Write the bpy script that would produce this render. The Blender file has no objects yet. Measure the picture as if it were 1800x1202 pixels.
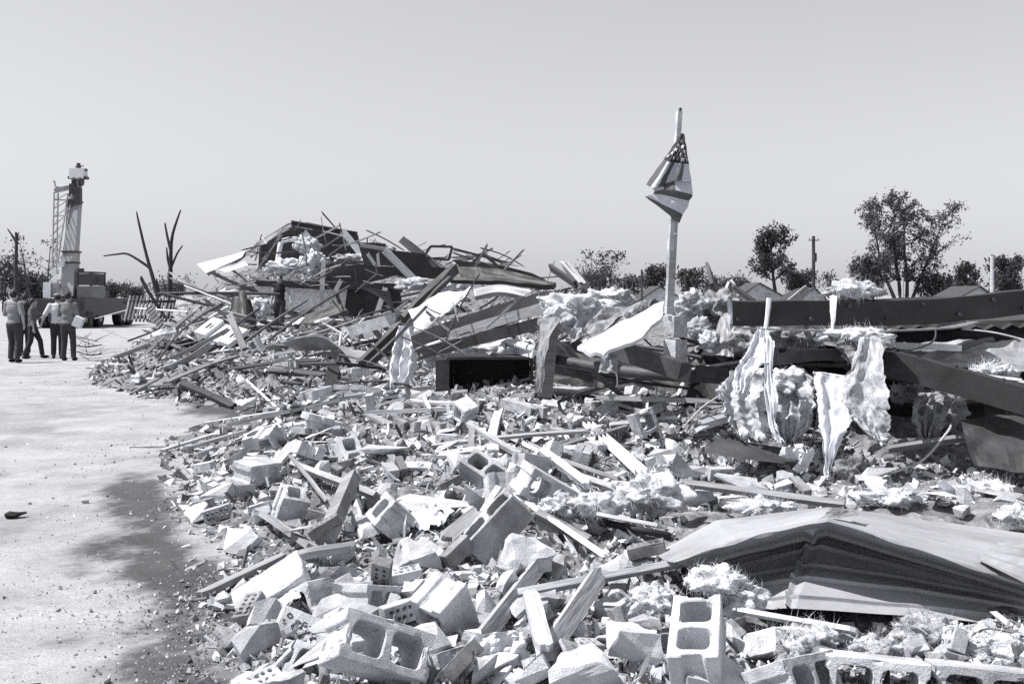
import bpy, bmesh, math, random
import numpy as np
from mathutils import Vector, Matrix, Quaternion, noise, geometry
R=math.radians
sc=bpy.context.scene
col=sc.collection
# ---------------------------------------------------------------- camera, sky, sun, exposure
F=1900.0; CX=900.0; CY=520.0; EYE=1.65          # focal length and horizon of the photograph in its own pixels
cam=bpy.data.cameras.new('camera'); camo=bpy.data.objects.new('camera',cam); col.objects.link(camo)
cam.sensor_width=36; cam.lens=36*F/1800; cam.shift_y=-(601-CY)/1800
cam.clip_start=.1; cam.clip_end=6000
camo.location=(0,0,EYE); camo.rotation_euler=(R(90),0,0); sc.camera=camo
SUN_EL=58; SUN_AZ=-95                               # azimuth from the view direction, negative = left
world=bpy.data.worlds.new('World'); sc.world=world; world.use_nodes=True
nt=world.node_tree; nt.nodes.clear()
sky=nt.nodes.new('ShaderNodeTexSky'); sky.sky_type='NISHITA'; sky.sun_disc=False
sky.sun_elevation=R(SUN_EL); sky.sun_rotation=R(SUN_AZ); sky.altitude=0; sky.air_density=3.0; sky.dust_density=0.0; sky.ozone_density=1.0
bw=nt.nodes.new('ShaderNodeRGBToBW'); mixs=nt.nodes.new('ShaderNodeMixRGB'); mixs.blend_type='MULTIPLY'; mixs.inputs[0].default_value=1
mixs.inputs[2].default_value=(.975,.985,1.03,1)
bg=nt.nodes.new('ShaderNodeBackground'); bg.inputs[1].default_value=.08
wo=nt.nodes.new('ShaderNodeOutputWorld')
nt.links.new(sky.outputs[0],bw.inputs[0]); nt.links.new(bw.outputs[0],mixs.inputs[1]); nt.links.new(mixs.outputs[0],bg.inputs[0]); nt.links.new(bg.outputs[0],wo.inputs[0])
sun=bpy.data.lights.new('sun','SUN'); sun.energy=5.0; sun.angle=R(.55); sun.color=(1,.985,.96)
suno=bpy.data.objects.new('sun',sun); col.objects.link(suno)
sd=Vector((math.sin(R(SUN_AZ))*math.cos(R(SUN_EL)),math.cos(R(SUN_AZ))*math.cos(R(SUN_EL)),math.sin(R(SUN_EL))))
suno.rotation_euler=sd.to_track_quat('Z','Y').to_euler()
vs=sc.view_settings; vs.view_transform='Standard'; vs.look='None'; vs.exposure=.55; vs.gamma=1; vs.use_curve_mapping=False
sc.cycles.use_denoising=False; sc.cycles.max_bounces=6; sc.cycles.diffuse_bounces=3; sc.cycles.glossy_bounces=2; sc.cycles.transparent_max_bounces=6
# ---------------------------------------------------------------- helpers
rnd=random.Random(5)
def P(x,y,d): return Vector(((x-CX)/F*d,d,EYE-(y-CY)/F*d))
def G(x,y,h=0.0):
    d=(EYE-h)*F/(y-CY); return Vector(((x-CX)/F*d,d,h))
def vnoise(x,y,seed=0):
    x=np.asarray(x,float); y=np.asarray(y,float)
    xi=np.floor(x).astype(np.int64); yi=np.floor(y).astype(np.int64); fx=x-xi; fy=y-yi
    fx=fx*fx*(3-2*fx); fy=fy*fy*(3-2*fy)
    def h(a,b):
        n=(a*374761393+b*668265263+seed*1442695041)&0x7fffffff
        n=((n^(n>>13))*1274126177)&0x7fffffff
        return ((n^(n>>16))&0xffff)/65535.0
    return (h(xi,yi)*(1-fx)+h(xi+1,yi)*fx)*(1-fy)+(h(xi,yi+1)*(1-fx)+h(xi+1,yi+1)*fx)*fy
def sdpoly(x,y,poly):
    x=np.asarray(x,float); y=np.asarray(y,float); d=np.full(x.shape,1e9); ins=np.zeros(x.shape,bool)
    n=len(poly)
    for i in range(n):
        ax,ay=poly[i]; bx,by=poly[(i+1)%n]
        ex,ey=bx-ax,by-ay; wx,wy=x-ax,y-ay
        t=np.clip((wx*ex+wy*ey)/(ex*ex+ey*ey+1e-12),0,1)
        d=np.minimum(d,(wx-ex*t)**2+(wy-ey*t)**2)
        c=((ay<=y)&(by>y))|((by<=y)&(ay>y))
        with np.errstate(divide='ignore',invalid='ignore'):
            xs=ax+(y-ay)/(by-ay+1e-15)*ex
        ins^=c&(x<xs)
    return np.where(ins,1,-1)*np.sqrt(d)
# ---- materials (the photograph is black and white: greys with the print's faint blue)
def g3(v,a=1): return (v*.955,v*.975,v*1.06,a)
def mat(name,v,var=.35,scale=9,rough=.9,bump=.35,fine=60,metal=0,rv=.25,stretch=(1,1,1),spots=0,spec=.3,attr=None,trans=0,dirt=.0):
    m=bpy.data.materials.new(name); m.use_nodes=True; t=m.node_tree; N=t.nodes; L=t.links
    b=N['Principled BSDF']; b.inputs['Roughness'].default_value=rough; b.inputs['Metallic'].default_value=metal
    b.inputs['Specular IOR Level'].default_value=spec
    tc=N.new('ShaderNodeTexCoord'); oi=N.new('ShaderNodeObjectInfo')
    mp=N.new('ShaderNodeMapping'); mp.inputs['Scale'].default_value=stretch
    ad=N.new('ShaderNodeVectorMath'); ad.operation='ADD'
    ml=N.new('ShaderNodeMath'); ml.operation='MULTIPLY'; ml.inputs[1].default_value=41.7
    L.new(oi.outputs['Random'],ml.inputs[0]); L.new(tc.outputs['Object'],mp.inputs[0]); L.new(mp.outputs[0],ad.inputs[0]); L.new(ml.outputs[0],ad.inputs[1])
    def noi(s,d=5,r=.6):
        n=N.new('ShaderNodeTexNoise'); n.inputs['Scale'].default_value=s; n.inputs['Detail'].default_value=d; n.inputs['Roughness'].default_value=r
        L.new(ad.outputs[0],n.inputs['Vector']); return n.outputs['Fac']
    def mth(op,a,c,cl=False):
        n=N.new('ShaderNodeMath'); n.operation=op; n.use_clamp=cl
        for i,q in ((0,a),(1,c)):
            if isinstance(q,(int,float)): n.inputs[i].default_value=q
            else: L.new(q,n.inputs[i])
        return n.outputs[0]
    def mr(x,a,b_,c,d):
        n=N.new('ShaderNodeMapRange'); L.new(x,n.inputs[0])
        for i,q in enumerate((a,b_,c,d)): n.inputs[i+1].default_value=q
        return n.outputs[0]
    big=noi(scale); fin=noi(fine,3,.7)
    f=mr(big,.3,.7,1-var,1+var); f=mth('MULTIPLY',f,mr(fin,.3,.7,1-var*.6,1+var*.6))
    f=mth('MULTIPLY',f,mr(oi.outputs['Random'],0,1,1-rv,1+rv))
    if dirt: f=mth('MULTIPLY',f,mr(noi(scale*.45,6,.65),.50,.60,1,1-dirt))
    if spots:
        vo=N.new('ShaderNodeTexVoronoi'); vo.inputs['Scale'].default_value=fine*.8; L.new(ad.outputs[0],vo.inputs['Vector'])
        f=mth('MULTIPLY',f,mr(vo.outputs['Distance'],.05,.25,1-spots,1))
    if attr:
        at=N.new('ShaderNodeAttribute'); at.attribute_name=attr; f=mth('MULTIPLY',f,at.outputs['Fac'])
    f=mth('MULTIPLY',f,v); f=mth('MINIMUM',f,.86)
    cb=N.new('ShaderNodeCombineColor')
    for i,q in enumerate((.96,.98,1.05)): L.new(mth('MULTIPLY',f,q,True),cb.inputs[i])
    L.new(cb.outputs[0],b.inputs['Base Color'])
    if bump:
        bp=N.new('ShaderNodeBump'); bp.inputs['Strength'].default_value=bump; bp.inputs['Distance'].default_value=.012
        L.new(mth('ADD',mth('MULTIPLY',big,.8),mth('MULTIPLY',fin,.5)),bp.inputs['Height']); L.new(bp.outputs[0],b.inputs['Normal'])
    if trans:
        tr=N.new('ShaderNodeBsdfTranslucent'); L.new(cb.outputs[0],tr.inputs[0]); mx=N.new('ShaderNodeMixShader'); mx.inputs[0].default_value=trans
        L.new(b.outputs[0],mx.inputs[1]); L.new(tr.outputs[0],mx.inputs[2]); L.new(mx.outputs[0],N['Material Output'].inputs[0])
    return m
M={}
M['concrete']=mat('concrete',.51,.26,7,.95,.9,130,rv=.22,spots=.5,dirt=.3)
M['concrete_white']=mat('concrete_white',.55,.2,7,.95,.8,130,rv=.1,spots=.4,dirt=.25)
M['mortar']=mat('mortar',.47,.3,14,.95,.8,90,rv=.35,spots=.2,dirt=.2)
M['brick']=mat('brick',.34,.3,9,.95,.5,140,rv=.5,dirt=.25)
M['wood']=mat('wood',.37,.30,5,.85,.5,40,rv=.38,stretch=(.12,1.6,1.6),dirt=.25)
M['wood_mid']=mat('wood_mid',.15,.35,5,.85,.5,40,rv=.5,stretch=(.12,1.6,1.6),dirt=.3)
M['wood_dark']=mat('wood_dark',.055,.35,5,.85,.5,40,rv=.4,stretch=(.12,1.6,1.6))
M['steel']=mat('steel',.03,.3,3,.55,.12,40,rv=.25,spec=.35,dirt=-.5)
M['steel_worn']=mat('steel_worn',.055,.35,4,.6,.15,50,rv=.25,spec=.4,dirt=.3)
M['sheet']=mat('sheet',.30,.2,2.5,.5,.1,30,metal=.15,rv=.2,spec=.4,dirt=.3)
M['sheet_white']=mat('sheet_white',.66,.12,2.5,.6,.08,30,rv=.12,spec=.3,dirt=.15)
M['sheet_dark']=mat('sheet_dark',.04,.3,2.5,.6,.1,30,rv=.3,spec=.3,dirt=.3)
M['roofsheet']=mat('roof_sheet',.35,.16,2.2,.55,.06,45,rv=0,spec=.35,dirt=.25)
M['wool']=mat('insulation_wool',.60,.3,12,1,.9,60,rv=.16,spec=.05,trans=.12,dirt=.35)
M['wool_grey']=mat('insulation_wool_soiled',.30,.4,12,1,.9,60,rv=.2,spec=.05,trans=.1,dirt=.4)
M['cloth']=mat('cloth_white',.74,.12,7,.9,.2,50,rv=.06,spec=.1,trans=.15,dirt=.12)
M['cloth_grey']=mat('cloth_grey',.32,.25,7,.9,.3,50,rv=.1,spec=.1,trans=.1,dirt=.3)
M['paper']=mat('paper_white',.70,.12,4,.8,.15,50,rv=.05,dirt=.18)
M['ground']=None
M['skin']=mat('skin',.33,.1,8,.6,.05,60,rv=.15)
M['hair']=mat('hair',.025,.3,30,.6,.3,80,rv=.2)
M['bark']=mat('bark',.05,.4,12,.95,.6,60,rv=.2,stretch=(1,1,.3))
M['leaf']=mat('leaf',.075,.35,1.2,.7,0,9,rv=.25,trans=.25,spec=.2)
M['glass']=mat('glass',.03,.1,2,.12,0,30,rv=.2,spec=.6)
M['rubber']=mat('rubber',.02,.2,6,.85,.2,40)
M['crane_paint']=mat('crane_paint',.32,.12,2,.45,.03,20,rv=.05,dirt=.25)
M['crane_white']=mat('crane_white',.72,.08,2,.45,.03,20,rv=.05,dirt=.15)
M['crane_mid']=mat('crane_mid',.15,.15,2,.5,.03,20,rv=.05,dirt=.3)
M['crane_dark']=mat('crane_dark',.05,.25,2,.5,.05,20,rv=.1)
M['wire']=mat('wire',.05,.2,5,.6,0,20,rv=.3)
M['wire_light']=mat('wire_light',.5,.2,5,.6,0,20,rv=.1)
M['plaster']=mat('plaster',.46,.2,7,.95,.4,80,rv=.2,dirt=.3)
M['stripe_dark']=mat('flag_red_cloth',.17,.12,9,.9,.1,60,rv=0,spec=.1,trans=.4)
M['stripe_white']=mat('flag_white_cloth',.72,.06,9,.9,.1,60,rv=0,spec=.1,trans=.45)
M['canton']=mat('flag_blue_cloth',.05,.15,9,.9,.1,60,rv=0,spec=.1,trans=.1)
# ---- geometry
def frame(d,up=(0,0,1)):
    d=Vector(d).normalized(); up=Vector(up)
    s=d.cross(up)
    if s.length<1e-4: s=d.cross(Vector((0,1,0)))
    s.normalize(); return d,s,s.cross(d)
class MB:
    def __init__(s): s.v=[]; s.f=[]; s.m=[]
    def add(s,V,Fc,m=0):
        o=len(s.v); s.v+=[tuple(p) for p in V]; s.f+=[tuple(i+o for i in f) for f in Fc]; s.m+=[m]*len(Fc); return s
    def box(s,c,size,rot=None,m=0):
        h=[q/2 for q in size]; V=[]
        for x in(-1,1):
            for y in(-1,1):
                for z in(-1,1):
                    p=Vector((x*h[0],y*h[1],z*h[2]))
                    if rot is not None: p=rot@p
                    V.append(p+Vector(c))
        return s.add(V,[(0,1,3,2),(4,6,7,5),(0,4,5,1),(2,3,7,6),(0,2,6,4),(1,5,7,3)],m)
    def beam(s,p0,p1,w,t,up=(0,0,1),m=0,roll=0):
        p0=Vector(p0);p1=Vector(p1); d,sd_,u=frame(p1-p0,up)
        if roll:
            q=Quaternion(d,roll); sd_=q@sd_; u=q@u
        return s.box((p0+p1)/2,((p1-p0).length,t,w),Matrix((d,sd_,u)).transposed(),m)
    def tube(s,pts,rad,n=7,m=0,cap=True):
        pts=[Vector(p) for p in pts]; V=[];Fc=[]
        if not hasattr(rad,'__len__'): rad=[rad]*len(pts)
        ref=None
        for i,p in enumerate(pts):
            d=(pts[min(i+1,len(pts)-1)]-pts[max(i-1,0)])
            if d.length<1e-9: d=Vector((0,0,1))
            d.normalize()
            if ref is None: ref=d.orthogonal().normalized()
            ref=(ref-d*ref.dot(d)); ref=ref.normalized() if ref.length>1e-6 else d.orthogonal().normalized()
            b=d.cross(ref)
            for k in range(n):
                a=2*math.pi*k/n; V.append(p+(ref*math.cos(a)+b*math.sin(a))*rad[i])
        for i in range(len(pts)-1):
            for k in range(n):
                k2=(k+1)%n; Fc.append((i*n+k,i*n+k2,(i+1)*n+k2,(i+1)*n+k))
        if cap: Fc.append(tuple(range(n-1,-1,-1))); Fc.append(tuple((len(pts)-1)*n+k for k in range(n)))
        return s.add(V,Fc,m)
    def ext(s,prof,pts,up=(0,0,1),m=0,wob=0):
        pts=[Vector(p) for p in pts]; n=len(prof); V=[];Fc=[]
        for i,p in enumerate(pts):
            d,sd_,u=frame(pts[min(i+1,len(pts)-1)]-pts[max(i-1,0)],up)
            for a,b in prof:
                k=Vector((noise.noise(p*1.7+Vector((a*9,b*9,0))),noise.noise(p*1.7+Vector((b*9,3,a))),noise.noise(p*2.3+Vector((1,a*9,b)))))*wob
                V.append(p+sd_*a+u*b+k)
        for i in range(len(pts)-1):
            for k in range(n):
                k2=(k+1)%n; Fc.append((i*n+k,i*n+k2,(i+1)*n+k2,(i+1)*n+k))
        tri=geometry.tessellate_polygon([[Vector((a,b,0)) for a,b in prof]])
        for t in tri:
            Fc.append((t[2],t[1],t[0])); o=(len(pts)-1)*n; Fc.append((o+t[0],o+t[1],o+t[2]))
        return s.add(V,Fc,m)
    def ell(s,c,r,n=10,rot=None,m=0):
        V=[];Fc=[]; k=n//2+1
        for i in range(k+1):
            th=math.pi*i/k
            for j in range(n):
                ph=2*math.pi*j/n; p=Vector((r[0]*math.sin(th)*math.cos(ph),r[1]*math.sin(th)*math.sin(ph),r[2]*math.cos(th)))
                if rot is not None: p=rot@p
                V.append(p+Vector(c))
        for i in range(k):
            for j in range(n):
                j2=(j+1)%n; Fc.append((i*n+j,(i+1)*n+j,(i+1)*n+j2,i*n+j2))
        return s.add(V,Fc,m)
    def mesh(s,name='m',smooth=False,org=None):
        V=np.array(s.v,float)
        if org is not None: V=V-np.array(org)
        me=bpy.data.meshes.new(name); me.from_pydata(V.tolist(),[],s.f); me.validate()
        if len(me.polygons)==len(s.m) and any(s.m): me.polygons.foreach_set('material_index',s.m)
        bm=bmesh.new(); bm.from_mesh(me); bmesh.ops.recalc_face_normals(bm,faces=bm.faces); bm.to_mesh(me); bm.free()
        if smooth: me.polygons.foreach_set('use_smooth',[True]*len(me.polygons))
        me.update(); return me
    def base(s):
        V=np.array(s.v); a=V.min(0);b=V.max(0); return Vector(((a[0]+b[0])/2,(a[1]+b[1])/2,a[2]))
def link(name,me,m,parent=None,loc=(0,0,0),rot=None):
    o=bpy.data.objects.new(name,me); col.objects.link(o)
    if me is not None and m is not None and not me.materials:
        for q in (m if isinstance(m,(list,tuple)) else [m]): me.materials.append(M[q] if isinstance(q,str) else q)
    o.location=loc
    if rot is not None: o.rotation_mode='QUATERNION'; o.rotation_quaternion=rot
    if parent is not None: o.parent=parent
    return o
def tag(o,label,cat,group=None,kind=None):
    o['label']=label; o['category']=cat
    if group: o['group']=group
    o['kind']=kind or 'thing'
    return o
def thing(name,label,cat,loc=(0,0,0),group=None):
    return tag(link(name,None,None,None,loc),label,cat,group)
def one(name,label,cat,mb,m,group=None,smooth=False):      # a thing that is one mesh
    c=mb.base(); return tag(link(name,mb.mesh(name,smooth,c),m,None,c),label,cat,group)
def part(name,mb,m,root,smooth=False,wl=None):               # a part given in world coordinates below a thing
    base=Vector(wl) if wl is not None else root.location
    return link(name,mb.mesh(name,smooth,base),m,root)
def plank_mb(L,w,t,seed=0,split=.05,bend=0,n=5,cols=4):
    r=random.Random(seed); mb=MB(); V=[];Fc=[]
    e0=[r.uniform(-1,1)*split for _ in range(cols+1)]; e1=[r.uniform(-1,1)*split for _ in range(cols+1)]
    for i in range(n+1):
        u=i/n
        for k in range(cols+1):
            x=(u-.5)*L+(e0[k] if i==0 else 0)+(e1[k] if i==n else 0)
            for s in(-1,1): V.append((x,(k/cols-.5)*w+r.uniform(-1,1)*.002,s*t/2+bend*math.sin(u*math.pi)+r.uniform(-1,1)*.001))
    q=(cols+1)*2
    for i in range(n):
        for k in range(cols):
            a=i*q+k*2; Fc+=[(a,a+2,a+q+2,a+q),(a+1,a+q+1,a+q+3,a+3)]
        a=i*q; Fc.append((a,a+q,a+q+1,a+1)); a=i*q+cols*2; Fc.append((a,a+1,a+q+1,a+q))
    for k in range(cols):
        a=k*2; Fc.append((a,a+1,a+3,a+2)); a=n*q+k*2; Fc.append((a,a+2,a+3,a+1))
    mb.add(V,Fc); return mb
def plank(name,label,a,b,w,t,m='wood',roll=0,bend=0,cat='plank',group=None,split=.04,up=(0,0,1)):
    a=Vector(a);b=Vector(b); d,s,u=frame(b-a,up)
    mb=plank_mb((b-a).length,w,t,rnd.randrange(9999),split,bend)
    q=(Matrix((d,s,u)).transposed()).to_quaternion()@Quaternion((1,0,0),roll)
    return tag(link(name,mb.mesh(name),m,None,(a+b)/2,q),label,cat,group)
def cr(pts,t):
    n=len(pts)-1; x=t*n; i=min(int(x),n-1); f=x-i
    p0,p1,p2,p3=pts[max(i-1,0)],pts[i],pts[i+1],pts[min(i+2,n)]
    return .5*((2*p1)+(p2-p0)*f+(2*p0-5*p1+4*p2-p3)*f*f+(3*p1-p0-3*p2+p3)*f**3)
def patch(rows,nu,nv,disp=None,thick=.002,lin=False,mats=None,rag=0):
    rows=[[Vector(p) for p in r] for r in rows]
    g=[[None]*(nu+1) for _ in range(nv+1)]
    def ev(pts,t):
        if lin or len(pts)==2:
            n=len(pts)-1;x=t*n;i=min(int(x),n-1);return pts[i].lerp(pts[i+1],x-i)
        return cr(pts,t)
    for i in range(nu+1):
        cs=[ev(r,i/nu) for r in rows]
        for j in range(nv+1): g[j][i]=ev(cs,j/nv)
    if rag:
        for j in range(nv+1):
            w0=1+rag*(noise.noise(Vector((j*.21,rag*50,nu)))+.6*noise.noise(Vector((j*.7,3,nu)))); m_=g[j][nu//2].copy(); w1=1+rag*(noise.noise(Vector((j*.21,9+rag*50,nv)))+.6*noise.noise(Vector((j*.7,13,nu))))
            for i in range(nu+1): g[j][i]=m_+(g[j][i]-m_)*(w0 if i<nu/2 else w1)
        for i in range(nu+1):
            e=(noise.noise(Vector((i*.35,rag*31,5)))+.5*noise.noise(Vector((i*1.1,7,5))))*rag*.35
            for j in range(nv+1): g[j][i]=g[j][i]+(g[nv][i]-g[0][i])*e*(j/nv)**3
    V=[];N=[]
    for j in range(nv+1):
        for i in range(nu+1):
            a=g[j][min(i+1,nu)]-g[j][max(i-1,0)]; b=g[min(j+1,nv)][i]-g[max(j-1,0)][i]
            n=a.cross(b); n=n.normalized() if n.length>1e-9 else Vector((0,-1,0))
            p=g[j][i]+(n*disp(i/nu,j/nv) if disp else Vector())
            V.append(p);N.append(n)
    q=nu+1; K=len(V); mb=MB(); Fc=[];mm=[]
    for j in range(nv):
        for i in range(nu):
            a=j*q+i; Fc.append((a,a+1,a+q+1,a+q)); Fc.append((K+a,K+a+q,K+a+q+1,K+a+1))
            k=mats(i/nu+.5/nu,j/nv+.5/nv) if mats else 0; mm+=[k,k]
    for i in range(nu):
        Fc.append((i,K+i,K+i+1,i+1)); a=nv*q+i; Fc.append((a,a+1,K+a+1,K+a)); mm+=[0,0]
    for j in range(nv):
        a=j*q; Fc.append((a,a+q,K+a+q,K+a)); a=j*q+nu; Fc.append((a,K+a,K+a+q,a+q)); mm+=[0,0]
    mb.add(V+[p+n*thick for p,n in zip(V,N)],Fc); mb.m=mm; mb.grid=(V,N,nu,nv); return mb
def wrinkle(amp,fu=3,fv=3,seed=0):
    o=Vector((seed*3.7,seed*1.3,seed))
    return lambda u,v: amp*(noise.noise(Vector((u*fu,v*fv,0))+o)+.5*noise.noise(Vector((u*fu*2.3,v*fv*2.3,7))+o))
def blob_mb(c,r,seed=0,sub=4,amp=.35,fib=350,flen=.06,freq=2.2,fw=.0016):
    bm=bmesh.new(); bmesh.ops.create_icosphere(bm,subdivisions=sub,radius=1); V=[]
    o=Vector((seed*1.37,seed*2.11,-seed))
    rr=Vector(r); mean=(r[0]*r[1]*r[2])**(1/3)
    for v in bm.verts:
        p=v.co.copy(); q=Vector((p.x*rr.x,p.y*rr.y,p.z*rr.z)); w_=q/mean*freq*.8+o
        n1=noise.fractal(w_*.9,.9,2.0,2); n2=noise.noise(w_*2.6); n3=noise.noise(w_*6.5)+(.6*noise.noise(w_*15) if sub>5 else 0)
        k=1+amp*n1; V.append(q*k+p*mean*amp*(.20*n2+.07*n3)+Vector(c))
    bm.verts.index_update(); Fc=[tuple(v.index for v in f.verts) for f in bm.faces]; bm.free()
    mb=MB(); mb.add(V,Fc); ra=random.Random(seed+99); cc=Vector(c)
    g_=Vector((ra.gauss(0,1),ra.gauss(0,.5),ra.gauss(0,.6))).normalized()
    for _ in range(fib):                                   # matted fibres lying along the surface
        p=V[ra.randrange(len(V))]; n=(p-cc).normalized()
        d=g_*ra.choice((-1,1))+Vector((ra.gauss(0,.7),ra.gauss(0,.7),ra.gauss(0,.7))); d=d-n*d.dot(n)
        if d.length<1e-3: continue
        d.normalize(); L=flen*ra.uniform(.3,1.3); s=n.cross(d)*fw*ra.uniform(.6,1.6); lift=n*L*ra.uniform(-.02,.16)
        c1=p+d*L*.4+lift*.8; c2=p+d*L*.8+lift*.6+Vector((ra.gauss(0,1),ra.gauss(0,1),ra.gauss(-.3,1)))*L*.12; p=p-n*.004
        mb.add([p-s,p+s,c1+s,c1-s,c2],[(0,1,2,3),(3,2,4)])
    return mb
def blob(name,label,px,py,d,rx,rz,ry=None,m='wool',seed=0,group=None,sub=4,fib=350,amp=.38,cat='insulation',freq=2.2):
    s=d/F; ry=ry if ry is not None else (rx+rz)/2
    k=max(rx,rz)*s
    mb=blob_mb(P(px,py,d),(rx*s,ry*s,rz*s),seed,sub,amp,fib,min(.11,k*.6),freq=freq,fw=.0011*max(1,d/7))
    return one(name,label,cat,mb,m,group,True)
def chunk_mesh(name,size,seed,n=14,ns=.10,sub=1):
    r=random.Random(seed); bm=bmesh.new()
    for _ in range(n):
        p=Vector((r.uniform(-1,1),r.uniform(-1,1),r.uniform(-1,1)))
        k=max(abs(q) for q in p); p=p/k*r.uniform(.8,1) if r.random()<.8 else p
        bm.verts.new(Vector((p.x*size[0]/2,p.y*size[1]/2,p.z*size[2]/2)))
    res=bmesh.ops.convex_hull(bm,input=bm.verts)
    bmesh.ops.delete(bm,geom=[v for v in bm.verts if not v.link_faces],context='VERTS')
    bmesh.ops.dissolve_limit(bm,angle_limit=R(8),verts=bm.verts,edges=bm.edges)
    bmesh.ops.triangulate(bm,faces=bm.faces)
    for _ in range(sub): bmesh.ops.subdivide_edges(bm,edges=bm.edges,cuts=1,use_grid_fill=True)
    k=min(size)
    for v in bm.verts:
        v.co+=Vector((noise.noise(v.co*14/1+Vector((seed,0,0))),noise.noise(v.co*14+Vector((0,seed,5))),noise.noise(v.co*14+Vector((3,0,seed)))))*k*ns
    bmesh.ops.recalc_face_normals(bm,faces=bm.faces)
    me=bpy.data.meshes.new(name); bm.to_mesh(me); bm.free(); return me
def rrect(cx,cy,w,h,r,n=3):
    o=[]
    for qx,qy,a0 in((1,1,0),(-1,1,90),(-1,-1,180),(1,-1,270)):
        for i in range(n):
            a=R(a0+90*i/(n-1)); o.append((cx+qx*(w/2-r)+r*math.cos(a),cy+qy*(h/2-r)+r*math.sin(a)))
    return o
def holed(name,outer,holes,h,bev=.003,jit=.0012,seed=0,cuts=(),chip=True):
    loops=[outer]+holes; pts=[p for l in loops for p in l]; n=len(pts); bm=bmesh.new()
    top=[bm.verts.new((x,y,h/2)) for x,y in pts]; bot=[bm.verts.new((x,y,-h/2)) for x,y in pts]
    for t in geometry.tessellate_polygon([[Vector((x,y,0)) for x,y in l] for l in loops]):
        for vs_ in ([top[i] for i in t],[bot[i] for i in reversed(t)]):
            try: bm.faces.new(vs_)
            except ValueError: pass
    o=0
    for l in loops:
        k=len(l)
        for i in range(k):
            a,b=o+i,o+(i+1)%k; bm.faces.new((top[a],bot[a],bot[b],top[b]))
        o+=k
    bmesh.ops.recalc_face_normals(bm,faces=bm.faces)
    for co,no in cuts:
        r_=bmesh.ops.bisect_plane(bm,geom=list(bm.verts)+list(bm.edges)+list(bm.faces),plane_co=co,plane_no=no,clear_outer=True)
        ed=[e for e in r_['geom_cut'] if isinstance(e,bmesh.types.BMEdge)]
        f_=bmesh.ops.triangle_fill(bm,use_beauty=True,edges=ed)
        bmesh.ops.recalc_face_normals(bm,faces=bm.faces)
        fs=[f for f in f_['geom'] if isinstance(f,bmesh.types.BMFace)]
        if fs:
            es=list({e for f in fs for e in f.edges})
            bmesh.ops.subdivide_edges(bm,edges=es,cuts=2,use_grid_fill=True)
    for v in bm.verts:
        pass
    if bev:
        bmesh.ops.dissolve_limit(bm,angle_limit=R(1),verts=bm.verts,edges=bm.edges)
        es=[e for e in bm.edges if len(e.link_faces)==2 and e.calc_face_angle(0)>R(50)]
        bmesh.ops.bevel(bm,geom=es,offset=bev,segments=1,affect='EDGES',profile=.5)
        bmesh.ops.triangulate(bm,faces=bm.faces)
        for lim in (.07,.045,.03):
            es=[e for e in bm.edges if e.calc_length()>lim]
            if es and chip: bmesh.ops.subdivide_edges(bm,edges=es,cuts=1); bmesh.ops.triangulate(bm,faces=bm.faces)
        if chip:
            bm.normal_update(); mv=[]
            for v in bm.verts:
                if any(e.calc_face_angle(0)>R(25) for e in v.link_edges if len(e.link_faces)==2):
                    k=noise.noise(v.co*17+Vector((seed*3.1,seed,2)))+.5*noise.noise(v.co*45+Vector((seed,0,5)))
                    if k>.25: mv.append((v,v.normal*-min(.010,(k-.25)*.03)))
            for v,d in mv: v.co+=d
    for v in bm.verts:
        q=v.co*22+Vector((seed*7,seed,0)); rough=1.0
        for co,no in cuts:
            if abs((v.co-Vector(co)).dot(Vector(no).normalized()))<.006: rough=7
        v.co+=Vector((noise.noise(q),noise.noise(q+Vector((9,0,0))),noise.noise(q+Vector((0,9,0)))))*jit*rough*1.6
    bmesh.ops.recalc_face_normals(bm,faces=bm.faces)
    me=bpy.data.meshes.new(name); bm.to_mesh(me); bm.free(); return me
def cmu(name,L=.39,W=.19,H=.19,cores=2,groove=True,seed=0,cuts=()):
    a,b=L/2,W/2; g=.018 if groove else 0; w=.045
    if groove: outer=[(-a,-b),(a,-b),(a,-w),(a-g,-w+.012),(a-g,w-.012),(a,w),(a,b),(-a,b),(-a,w),(-a+g,w-.012),(-a+g,-w+.012),(-a,-w)]
    else: outer=[(-a,-b),(a,-b),(a,b),(-a,b)]
    holes=[]
    cw=(L-.034*(cores+1)-2*g*.6)/cores
    for i in range(cores):
        cx=-L/2+.034+g*.6+cw/2+i*(cw+.034)
        holes.append(rrect(cx,0,cw,W-.066,.028,4))
    return holed(name,outer,holes,H,.004,.0014,seed,cuts)
def brickm(name,kind,seed=0,cuts=(),L=.2,W=.095,H=.062):
    a,b=L/2,W/2; holes=[]
    def ci(x,y,r,n=7): return [(x+r*math.cos(2*math.pi*i/n),y+r*math.sin(2*math.pi*i/n)) for i in range(n)]
    if kind==10: holes=[ci(-.064+i*.032,s*.019,.0098) for i in range(5) for s in(-1,1)]
    if kind==3: holes=[ci(-.055+i*.055,0,.018,9) for i in range(3)]
    return holed(name,[(-a,-b),(a,-b),(a,b),(-a,b)],holes,H,.003,.001,seed,cuts)
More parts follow.
